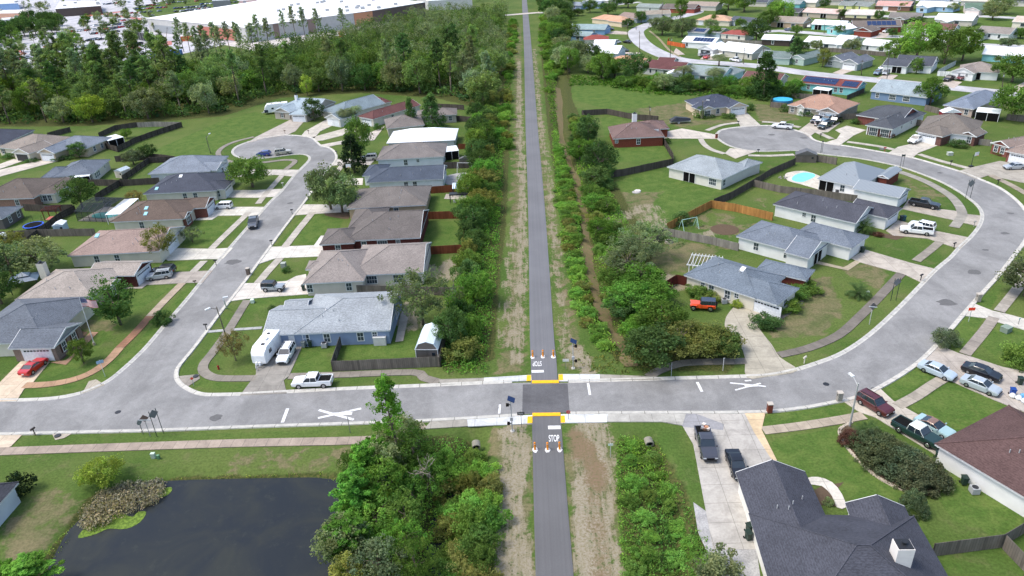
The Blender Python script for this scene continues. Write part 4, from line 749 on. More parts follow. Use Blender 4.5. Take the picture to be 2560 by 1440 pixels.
# ---- far right rows: two parts of wall and roof each, with a few windows
FAR = [
 ('white metal roofed long house with small white shed', [((2008,104),(2105,112),10,'xgg'),((2080,104),(2125,108),12,'xgg')], hx(232,234,234), WHT, '0S25w 0S60W'),
 ('white metal roofed house with rear awning beside large green trees', [((2150,111),(2240,119),10,'xgg')], hx(232,234,234), WHT, '0S20w 0S60W'),
 ('white roofed dark walled house behind the sea green one', [((1903,98),(1975,101),9,'xgg')], hx(222,226,228), hx(70,62,58), '0S40w'),
 ('white roofed turquoise house at the right edge', [((2455,135),(2600,143),12,'xgg')], hx(236,238,238), hx(134,192,196), '0S30W 0S55w 0S80w'),
 ('tan roofed house with brick front in the middle row', [((1926,54),(2008,58),12,'xgg')], hx(150,140,130), hx(184,160,136), '0S30o 0S70W'),
 ('white roofed aqua gabled house with white pickup', [((2028,60),(2112,64),9,'xgg'),((2066,70),(2108,75),10,'ygg')], hx(232,236,238), hx(136,200,200), '1S30w 0S20o'),
 ('grey roofed red brick house with solar panels on the roof', [((2133,68),(2255,66),12,'xgg'),((2133,76),(2180,79),10,'ygg')], hx(112,104,98), RED, '0S50W'),
 ('maroon roofed white house behind large green trees', [((2265,70),(2385,76),11,'xgg')], hx(110,80,76), WHT, '0S50w'),
 ('taupe roofed white house left of the right edge in the middle row', [((2410,84),(2458,87),9,'ygg'),((2440,80),(2525,86),11,'xgg')], hx(136,130,124), WHT, '0S50w 1S40w 1S70w'),
 ('wide white metal roofed house with dark windows', [((2336,48),(2432,52),12,'xgg'),((2336,54),(2368,56),8,'ygg')], hx(234,234,232), hx(190,184,174), '0S60W'),
 ('grey roofed house with white porch posts in the upper row', [((2220,44),(2302,46),11,'xgg'),((2235,47),(2262,49),6,'ygg')], hx(122,118,114), hx(110,98,88), '0S20W 0S70W'),
 ('pale yellow house with off white roof in the upper row', [((2112,36),(2200,38),11,'xgg')], hx(196,188,180), hx(222,214,170), '0S30w 0S70W'),
 ('pink roofed house with screened rear porch', [((2005,30),(2095,35),10,'xgg')], hx(200,174,166), hx(170,160,146), '0S15w 0S60o'),
 ('small dark roofed house beside the tall green tree top right', [((1965,29),(1998,31),9,'xgg')], hx(78,78,82), hx(110,108,104), ''),
 ('lime yellow house with grey roof in the top row', [((2095,12),(2130,14),9,'xgg'),((2125,12),(2172,16),9,'xgg')], hx(124,130,128), hx(206,210,140), '0S50w 1S50w'),
 ('brown brick house with pinkish roof in the top row', [((2188,14),(2276,16),11,'xgg')], hx(190,150,142), hx(120,92,78), '0S30G 0S70w'),
 ('light blue house with white roof in the top row', [((2290,14),(2385,18),11,'xgg'),((2290,18),(2320,20),8,'ygg')], hx(224,226,226), hx(150,184,214), '0S75w 1S50W'),
 ('green roofed white brick house in the top row', [((2412,20),(2505,20),11,'xgg'),((2412,24),(2450,26),8,'ygg')], hx(96,118,104), hx(222,212,206), '0S70w'),
 ('cream house half behind trees at the right edge', [((2530,54),(2600,58),11,'xgg')], hx(190,176,164), hx(210,204,190), '0S40W'),
 ('teal house with grey roof above the tall green tree', [((1950,8),(2000,10),9,'xgg')], hx(140,150,150), hx(110,170,176), '0S50w'),
 ('cream house at the top between two far trees', [((2006,6),(2040,7),9,'xgg')], hx(200,194,184), hx(214,206,186), ''),
 ('orange tan roofed cream house above the far bend', [((1738,50),(1825,53),12,'xhh')], hx(184,152,128), hx(214,206,188), '0S15G 0S60w'),
 ('charcoal roofed grey house right of the orange tan roof', [((1822,50),(1893,57),9,'xgg')], hx(82,88,96), hx(176,188,200), '0S30o 0S85w'),
 ('tan roofed white gable house left of the far bend', [((1603,38),(1678,34),10,'xgg')], hx(148,140,128), hx(214,212,204), '0S75w'),
 ('grey brown roofed house with red end wall at the top', [((1655,20),(1736,22),11,'xgg')], hx(106,98,94), hx(150,80,70), ''),
 ('grey green roofed house with white end at the top', [((1590,17),(1648,19),9,'xgg')], hx(132,142,138), hx(196,200,196), '0S60w'),
 ('mixed brown and slate roofed small house beside a dark tree', [((1545,40),(1592,46),10,'xgg')], hx(138,122,114), hx(150,164,176), '0S50G'),
 ('orange clay roofed cream house near the top of the trail', [((1478,46),(1552,54),11,'xhh'),((1518,52),(1554,56),9,'xhh')], hx(188,150,124), hx(212,196,170), '0S70w'),
 ('tall blue gabled house with grey green roof', [((1422,73),(1512,74),11,'xgg'),((1424,88),(1472,91),9,'xgg')], hx(138,156,158), hx(126,160,196), '0S70w 1S40W'),
 ('maroon roofed house between the blue house and the white roof', [((1457,100),(1522,98),9,'xhh')], hx(140,76,70), hx(200,196,186), ''),
 ('sprawling bright white metal roofed house beside parked van', [((1455,132),(1545,134),13,'xgg'),((1482,112),(1535,112),9,'xgg')], hx(234,238,240), hx(190,200,204), ''),
 ('orange roofed house hidden behind the dark hedge trees', [((1514,157),(1608,158),11,'xhh')], hx(188,146,120), hx(200,190,172), ''),
 ('long dark maroon roofed grey house above the overgrown lot', [((1605,168),(1703,177),(1725,163),'xgg'),((1640,156),(1682,158),8,'xgg')], hx(98,66,66), hx(180,184,184), '0S20w 0S36w 0S60W 0S90w'),
 ('grey roofed pale teal house with back patio and palms', [((1715,184),(1806,192),(1830,176),'xgg'),((1790,182),(1835,186),10,'xhh')], hx(132,144,144), hx(170,204,204), '0S18w 0S45S'),
 ('maroon roofed house half hidden by a dark tree on the cross street', [((1853,196),(1948,204),10,'xgg')], hx(104,76,74), hx(196,190,180), '0S30w'),
 ('maroon roofed white house behind a grey fence', [((1800,84),(1864,89),9,'xhh')], hx(140,78,72), hx(214,208,198), '0S25w 0S75w'),
 ('small grey house with dark solar roof beside spreading trees', [((1718,80),(1762,83),9,'xgg'),((1755,78),(1800,82),9,'xgg')], hx(128,130,130), hx(166,182,196), ''),
 ('white gabled house with black solar panels and open garage', [((1704,104),(1786,109),10,'xgg'),((1743,121),(1784,125),(1797,112),'ygg')], hx(228,232,234), WHT, '1S50k 0S15w'),
 ('white roofed long house with two small dormers', [((1795,124),(1880,134),(1905,120),'xgg')], hx(234,236,236), hx(190,186,176), '0S15w 0S55w 0S90w'),
 ('blue grey house behind a fence at the top beside the trail', [((1418,12),(1452,14),9,'xgg'),((1450,10),(1498,11),9,'xgg')], hx(130,140,150), hx(140,160,190), '0S50w'),
 ('white carport roof beside the white pickup on the cross street', [((1902,138),(1925,140),8,'xgg')], hx(214,218,220), hx(130,130,130), ''),
]
gfar = 'houses of the far neighbourhood'
for lb, bl, rc, wc, wi in FAR:
    met = rc[0] > .62
    bset(hx(126,72,62)); h = house(lb, bl, rc, wc, wi, rmat='roof_metal' if met else 'roof_shingle', group=gfar, vents=0, fine=False, pitch=.38)
    if 'solar panels' in lb or 'solar roof' in lb: solar(h, 0, .3, .9, .2, .85, 2, 6)
# fill rows at the very top, each house its own thing
tops = [(1880,-4,'grey'),(1752,6,'tan'),(1500,-8,'white'),(2070,-8,'brown'),(2150,-10,'pink'),(2240,-9,'green'),(2335,-8,'blue'),(2440,-6,'cream'),(2540,-6,'dark')]
tc = {'grey': DGR, 'tan': TANR, 'white': hx(226,226,224), 'brown': BRN, 'pink': hx(190,160,150), 'green': hx(104,124,108), 'blue': hx(120,140,160), 'cream': hx(196,186,170), 'dark': BLK}
for u, v, c in tops: house('%s roofed house cut by the top edge of the view' % c, [((u-38,v+8),(u+38,v+10),11,'xgg')], tc[c], hx(196,192,184), '', group=gfar, vents=0, fine=False, pitch=.38)
# ---- commercial buildings
def flat_building(label, pts, zt, wall, roof, bands=None, name='commercial_building', units=0):
    w_ = [P(u, v, zt) for u, v in pts]; c = sum(w_, Vector())/len(w_); c.z = 0; root = thing(name, label, 'building', c)
    poly = [(p_.x-c.x, p_.y-c.y) for p_ in w_]
    if sum(poly[i][0]*poly[(i+1)%len(poly)][1]-poly[(i+1)%len(poly)][0]*poly[i][1] for i in range(len(poly))) < 0: poly = poly[::-1]
    MB().prism(poly, 0, zt-.3).build('wall', 'wall_stucco', root, wall)
    MB().prism([(x*1.003, y*1.003) for x, y in poly], zt-.25, zt).build('roof', 'painted', root, roof)
    for i in range(units):
        t = random.random(); s_ = random.random(); a, b = w_[0]+(w_[1]-w_[0])*t, w_[3]+(w_[2]-w_[3])*t; p_ = a+(b-a)*(.1+.8*s_)-c
        MB().box((p_.x, p_.y, zt+.7), (2.6, 2.0, 1.4), .3).build('air_unit', 'galvanised', root)
    for (i, t0, t1, z0, z1, col) in (bands or []):
        a, b = w_[i]-c, w_[(i+1) % len(w_)]-c; u = b-a; n_ = Vector((u.y, -u.x, 0)).normalized(); m_ = (a+b)/2
        if (m_+n_).length < m_.length: n_ = -n_
        p0, p1 = a+u*t0, a+u*t1; vs = [Vector((p_.x+n_.x*d, p_.y+n_.y*d, z)) for z in (z0, z1) for p_, d in ((p0, .02), (p1, .02), (p1, .25), (p0, .25))]
        MB().add(vs, [(0,3,2,1),(4,5,6,7),(0,1,5,4),(1,2,6,5),(2,3,7,6),(3,0,4,7)]).build('wall_panel', 'painted', root, col)
    return root
flat_building('huge white roofed store behind the wood at the top left', [(612,68),(930,26),(1062,5),(800,-22),(367,45)], 9, hx(186,186,184), hx(238,238,236), [(0,.2,.24,.2,8.6,hx(140,122,116)),(0,.46,.52,.2,8.6,hx(140,122,116)),(0,.84,1.0,.2,8.6,hx(196,140,108)),(1,0,1,.2,8.6,hx(104,86,84)),(4,.55,.9,.5,7,hx(176,110,96)),(4,.05,.3,.2,5,hx(150,156,160))], units=26)
flat_building('store with white roof and dark band far at the top left', [(138,22),(252,14),(248,2),(150,4)], 7, hx(84,76,72), hx(228,226,222), units=4)
flat_building('blue trimmed shop at the top left corner', [(-60,12),(45,8),(40,-2),(-60,0)], 6, hx(120,150,190), hx(196,200,204), units=2)
flat_building('low cream shop building at the left edge', [(-40,34),(70,32),(66,24),(-40,26)], 5, hx(190,150,130), hx(216,210,200), units=2)
flat_building('small grey service building among dark trees at the left', [(5,50),(48,46),(46,42),(2,45)], 5, hx(180,182,180), hx(206,208,206), units=1)
flat_building('grey bank building behind the big white store', [(530,2),(575,0),(570,-6),(530,-4)], 6, hx(120,124,130), hx(170,172,174), units=1)
flat_building('brown roofed restaurant behind the big white store', [(595,10),(645,6),(640,0),(600,2)], 6, hx(150,120,108), hx(140,110,102), units=1)
flat_building('light grey hall at the top edge beside the trail wood', [(1070,2),(1180,-4),(1150,-16),(1040,-12)], 7, hx(190,190,188), hx(226,226,224), units=3)
# ================================================================ TREES AND PLANTS
def leaf_arrays(cents, rads, per, size, up=.35, flat=1.0, tl=.62, th=1.3, stretch=1.0):
    """leaf-sized quads scattered through clumps"""
    n = len(cents); C = np.repeat(np.array(cents), per, 0); R = np.repeat(np.array(rads), per)
    d = rng.normal(size=(n*per, 3)); d /= np.linalg.norm(d, axis=1)[:, None]
    rr = R*rng.uniform(.25, 1, n*per)**.5; p_ = C+d*rr[:, None]*np.array([1, 1, flat])
    nr = rng.normal(size=(n*per, 3))+d*.8; nr[:, 2] += up; nr /= np.linalg.norm(nr, axis=1)[:, None]
    a = np.cross(nr, rng.normal(size=(n*per, 3))); a /= np.linalg.norm(a, axis=1)[:, None]; b = np.cross(nr, a)
    s_ = size*rng.uniform(.6, 1.3, n*per)[:, None]*.5
    V = np.stack([p_-a*s_*stretch, p_-b*s_*.7, p_+a*s_*stretch, p_+b*s_*.7], 1).reshape(-1, 3)
    ct = rng.uniform(tl, th, n); t = np.repeat(ct, per)*rng.uniform(.8, 1.2, n*per)
    wm = np.repeat(rng.uniform(-1, 1, n), per)*.09
    T = np.stack([t*(1+wm), t, t*(1-wm*.8), np.ones_like(t)], 1)
    return V, np.repeat(T, 4, 0)
def leaf_mesh(name, parts, mat='leaf'):
    V = np.concatenate([p_[0] for p_ in parts]); T = np.concatenate([p_[1] for p_ in parts]); n = len(V)//4
    me = bpy.data.meshes.new(name); me.vertices.add(n*4); me.vertices.foreach_set('co', V.ravel()); me.loops.add(n*4); me.loops.foreach_set('vertex_index', np.arange(n*4))
    me.polygons.add(n); me.polygons.foreach_set('loop_start', np.arange(n)*4); me.update(calc_edges=True)
    me.color_attributes.new('tint', 'FLOAT_COLOR', 'POINT').data.foreach_set('color', T.ravel()); me.materials.append(MATS[mat]); return me
def blob(R, H, z0, n, rs, jag=.25, power=1.0, lobes=4):
    """clump centres over and inside an uneven crown of radius R, from z0 to H"""
    ph = rng.uniform(0, 6.28, 4); cs = []; rd = []
    for i in range(n):
        t = rng.uniform(0, 6.283); u = rng.uniform(-1, 1); k = rng.uniform(.45, 1)**.6
        lob = 1+jag*math.sin(lobes*t+ph[0])*math.sin(2.3*u+ph[1])+jag*.6*math.sin(2*t+ph[2])
        r_ = math.sqrt(1-u*u)*k*lob; zc = (z0+H)/2+u*k*(H-z0)/2*(1+.15*math.sin(3*t+ph[3]))
        cs.append((R*r_*math.cos(t), R*r_*math.sin(t), zc)); rd.append(rs*rng.uniform(.6, 1.35))
    return cs, rd
def trunk_mesh(H, r, cs, nl=7, lean=.3, tips=True):
    m = MB(); a = [Vector((0, 0, -.3)), Vector((lean*.3, 0, H*.35)), Vector((lean, lean*.4, H*.7)), Vector((lean*.8, lean, H*.95))]
    m.path(a, [r, r*.8, r*.5, r*.15], 7)
    for i in range(nl):
        c = Vector(cs[rng.integers(len(cs))]); t = rng.uniform(.25, .7); s_ = a[0].lerp(a[2], t/.7 if t < .7 else 1); mid = s_.lerp(c, .5)+Vector((0, 0, .3)); m.path([s_, mid, c], [r*.45, r*.28, r*.07], 5)
    return m.mesh('trunk', 'bark', True)
PR = {}
def mk(key, crown, trunk): PR[key] = (crown, trunk)
for i in range(4):     # broad oak, unit size: 8 m tall, 4 m radius
    cs, rd = blob(4, 8, 2.0, 95, .95, .28, lobes=3+i % 3); mk('oak%d' % i, leaf_mesh('crown', [leaf_arrays(cs, rd, 62, .36)]), trunk_mesh(6.5, .28, cs))
for i in range(3):     # upright oval: 8 m tall, 2.6 m radius
    cs, rd = blob(2.7, 8, 1.4, 80, .75, .22, lobes=3); mk('oval%d' % i, leaf_mesh('crown', [leaf_arrays(cs, rd, 60, .30)]), trunk_mesh(7, .2, cs, 6, .15))
for i in range(2):     # dark cone-topped: 9 m tall, 3 m radius
    cs = []; rd = []
    for k in range(120):
        t = rng.uniform(0, 6.283); z = 9*rng.uniform(0, 1)**1.15*.97+.5; r_ = 3.1*(1-z/10)**.7*rng.uniform(.5, 1)*(1+.2*math.sin(3*t+z)); cs.append((r_*math.cos(t), r_*math.sin(t), z)); rd.append(rng.uniform(.4, .85))
    mk('cone%d' % i, leaf_mesh('crown', [leaf_arrays(cs, rd, 55, .30, .1)]), trunk_mesh(8, .22, cs, 5, .1))
for i in range(2):     # sparse: 8 m tall, 4 m radius
    cs, rd = blob(3.9, 8, 2.2, 85, .75, .35); mk('sparse%d' % i, leaf_mesh('crown', [leaf_arrays(cs, rd, 62, .27)]), trunk_mesh(6.8, .2, cs, 14, .4))
for i in range(4):     # tall pine: 16 m, tufts at the branch ends
    cs = []; rd = []; m = MB(); lx, ly = rng.uniform(-.8, .8, 2); m.path([(0, 0, -.5), (lx*.2, ly*.2, 6), (lx, ly, 12), (lx*1.2, ly*1.1, 15.6)], [.26, .21, .14, .04], 7)
    for k in range(26):
        z = 7+8.6*(k/26)**.85+rng.uniform(-.3, .3); t = k*2.4+rng.uniform(-.5, .5); ln = (3.2*(1-(z-7)/10)+.5)*rng.uniform(.6, 1.2); f = z/15.6
        b0_ = Vector((lx*f, ly*f, z)); e_ = b0_+Vector((math.cos(t)*ln, math.sin(t)*ln, ln*.25)); m.path([b0_, e_], [.07, .02], 4)
        for j in range(4): s_ = b0_.lerp(e_, .45+.2*j); cs.append(tuple(s_+Vector(rng.normal(size=3)*.3))); rd.append(rng.uniform(.45, .85))
    mk('pine%d' % i, leaf_mesh('crown', [leaf_arrays(cs, rd, 46, .34, .7, .7)]), m.mesh('trunk', 'bark', True))
for i in range(3):     # near young pine, 9 m, dense bright tufts
    cs = []; rd = []; m = MB(); m.path([(0, 0, -.5), (.1, 0, 5), (.2, .1, 9.2)], [.16, .1, .02], 7)
    for k in range(34):
        z = 2.2+6.8*(k/34); t = k*2.4; ln = (2.3*(1-(z-2)/8.5)+.35)*rng.uniform(.75, 1.2); b0_ = Vector((.02*z, 0, z)); e_ = b0_+Vector((math.cos(t)*ln, math.sin(t)*ln, ln*.5)); m.path([b0_, e_], [.05, .015], 4)
        for j in range(4): s_ = b0_.lerp(e_, .3+.23*j); cs.append(tuple(s_)); rd.append(rng.uniform(.24, .42))
    mk('ypine%d' % i, leaf_mesh('crown', [leaf_arrays(cs, rd, 60, .20, .6, 1.0, stretch=1.8)]), m.mesh('trunk', 'bark', True))
for i in range(4):     # bush: 3 m tall, 2 m radius, down to the ground
    cs, rd = blob(1.9, 2.9, -.5, 60, .55, .3); cs = [(x, y, abs(z)) for x, y, z in cs]; mk('bush%d' % i, leaf_mesh('crown', [leaf_arrays(cs, rd, 85, .2)]), None)
cs = []; rd = []
for k in range(300):   # dense mound with a fine leaf, 3 m tall
    t = rng.uniform(0, 6.283); u = rng.uniform(0, 1); k_ = rng.uniform(.82, 1); r_ = math.sqrt(1-u*u)*k_*(1+.12*math.sin(3*t)+.06*math.sin(9*t+7*u)); cs.append((1.95*r_*math.cos(t), 1.95*r_*math.sin(t), 2.8*u*k_*(1+.08*math.sin(5*t)))); rd.append(rng.uniform(.2, .36))
mk('mound0', leaf_mesh('crown', [leaf_arrays(cs, rd, 44, .14, .2, tl=.7, th=1.2)]), None)
cs = []; rd = []       # round clipped shrub 1.2 m
cs, rd = blob(.75, 1.25, -.1, 26, .3, .06); mk('round0', leaf_mesh('crown', [leaf_arrays([(x, y, abs(z)) for x, y, z in cs], rd, 60, .12)]), None)
def fronds(n, ln, z0, droop, wd, name='crown', seg=6, leaflets=True):
    V = []; T = []
    for k in range(n):
        t = k*2.399; el = rng.uniform(-.1, 1.25); pr = Vector((0, 0, z0)); dirh = Vector((math.cos(t), math.sin(t), 0)); side = Vector((-math.sin(t), math.cos(t), 0)); e_ = el
        for s_ in range(seg):
            d = dirh*math.cos(e_)+Vector((0, 0, math.sin(e_))); nx_ = pr+d*ln/seg; w_ = wd*(1-abs(s_/seg-.4)); up_ = side.cross(d)
            for sg in (-1, 1):
                for j in range(3):
                    b = pr.lerp(nx_, j/3); tip = b+side*sg*w_+d*w_*.5-Vector((0, 0, w_*.35)); V += [b, b+d*ln/seg*.22, tip, tip-d*.02]; c = rng.uniform(.75, 1.2); T += [(c, c, c, 1)]*4
            pr = nx_; e_ -= droop/seg
    return leaf_mesh(name, [(np.array([tuple(v) for v in V]), np.array(T))])
m = MB(); m.path([(0, 0, -.3), (.1, 0, 3), (.15, .1, 5.2)], [.24, .19, .22], 9); mk('palm0', fronds(34, 2.9, 5.2, 2.0, .75), m.mesh('trunk', 'bark', True))
mk('sago0', fronds(40, 1.5, .35, 1.1, .28), MB().tube((0,0,-.1),(0,0,.5),.22,.18,8).mesh('trunk', 'bark', True))
m = MB()
def twig(p_, d, ln, r, dep):
    e_ = p_+d*ln; m.tube(p_, e_, r, r*.6, 5)
    if dep:
        for _ in range(3): twig(p_.lerp(e_, rng.uniform(.6, 1)), (d+Vector(rng.normal(size=3))*.5).normalized(), ln*.62, r*.55, dep-1)
twig(Vector((0, 0, -.2)), Vector((.05, 0, 1)).normalized(), 3.0, .13, 4); mk('bare0', None, m.mesh('trunk', 'galvanised' if False else 'bark', True))
MATS['bark_pale'] = None; q = NT('bark_pale'); q.done(hx(168, 158, 146), .9, .1)
LC = {'mid': hx(88, 112, 54), 'dark': hx(70, 94, 54), 'grey': hx(106, 118, 84), 'bright': hx(98, 132, 60), 'pine': hx(92, 134, 56), 'olive': hx(110, 116, 64), 'deep': hx(36, 52, 34), 'forest': hx(98, 118, 70), 'fgrey': hx(114, 126, 94), 'yel': hx(122, 140, 64), 'vine': hx(86, 122, 54), 'red': hx(86, 62, 54), 'shrubg': hx(88, 98, 74), 'rust': hx(122, 112, 72)}
CATN = {'oak': ('broadleaf_tree', 'tree'), 'oval': ('broadleaf_tree', 'tree'), 'cone': ('evergreen_tree', 'tree'), 'sparse': ('broadleaf_tree', 'tree'), 'pine': ('pine_tree', 'pine tree'), 'ypine': ('pine_tree', 'pine tree'), 'bush': ('shrub', 'shrub'), 'round': ('shrub', 'shrub'), 'mound': ('shrub', 'shrub'), 'palm': ('palm_tree', 'palm tree'), 'sago': ('sago_palm', 'palm'), 'bare': ('dead_tree', 'bare tree')}
DIM = {'oak': (8, 4), 'oval': (8, 2.7), 'cone': (9.4, 3), 'sparse': (8, 3.9), 'pine': (16, 3.6), 'ypine': (9.2, 2.2), 'bush': (2.9, 2), 'round': (1.25, .8), 'mound': (2.9, 2), 'palm': (6, 2.6), 'sago': (1.3, 1.4), 'bare': (6, 2.5)}
MASS = []
def plant(kind, xy, h, r, col, label, group=None, z=None):
    k = ''.join(c for c in kind if not c.isdigit()); vs = [q_ for q_ in PR if ''.join(c for c in q_ if not c.isdigit()) == k]
    if col == 'MASS' or group == 'MASS': return
    key = kind if kind in PR else random.choice(vs); cr, tr = PR[key]; H0, R0 = DIM[k]; nm, cat = CATN[k]
    zz = gz(*xy) if z is None else z; s_ = (r/R0, r/R0, h/H0); rz_ = random.uniform(0, 6.28); c = LC[col] if isinstance(col, str) else col
    j = random.uniform(.9, 1.1); c = (c[0]*j, c[1], c[2]*random.uniform(.9, 1.1))
    if tr is None:
        o = link(nm, cr, None, c, (*xy, zz), rz_, s_); return tag(o, label, cat, group)
    root = thing(nm, label, cat, (*xy, zz), rz_, group)
    if cr: link('crown', cr, root, c, None, 0, s_)
    t_ = link('trunk', tr, root, None, None, 0, s_)
    return root
def PX(u, v): p_ = P(u, v); return (p_.x, p_.y)
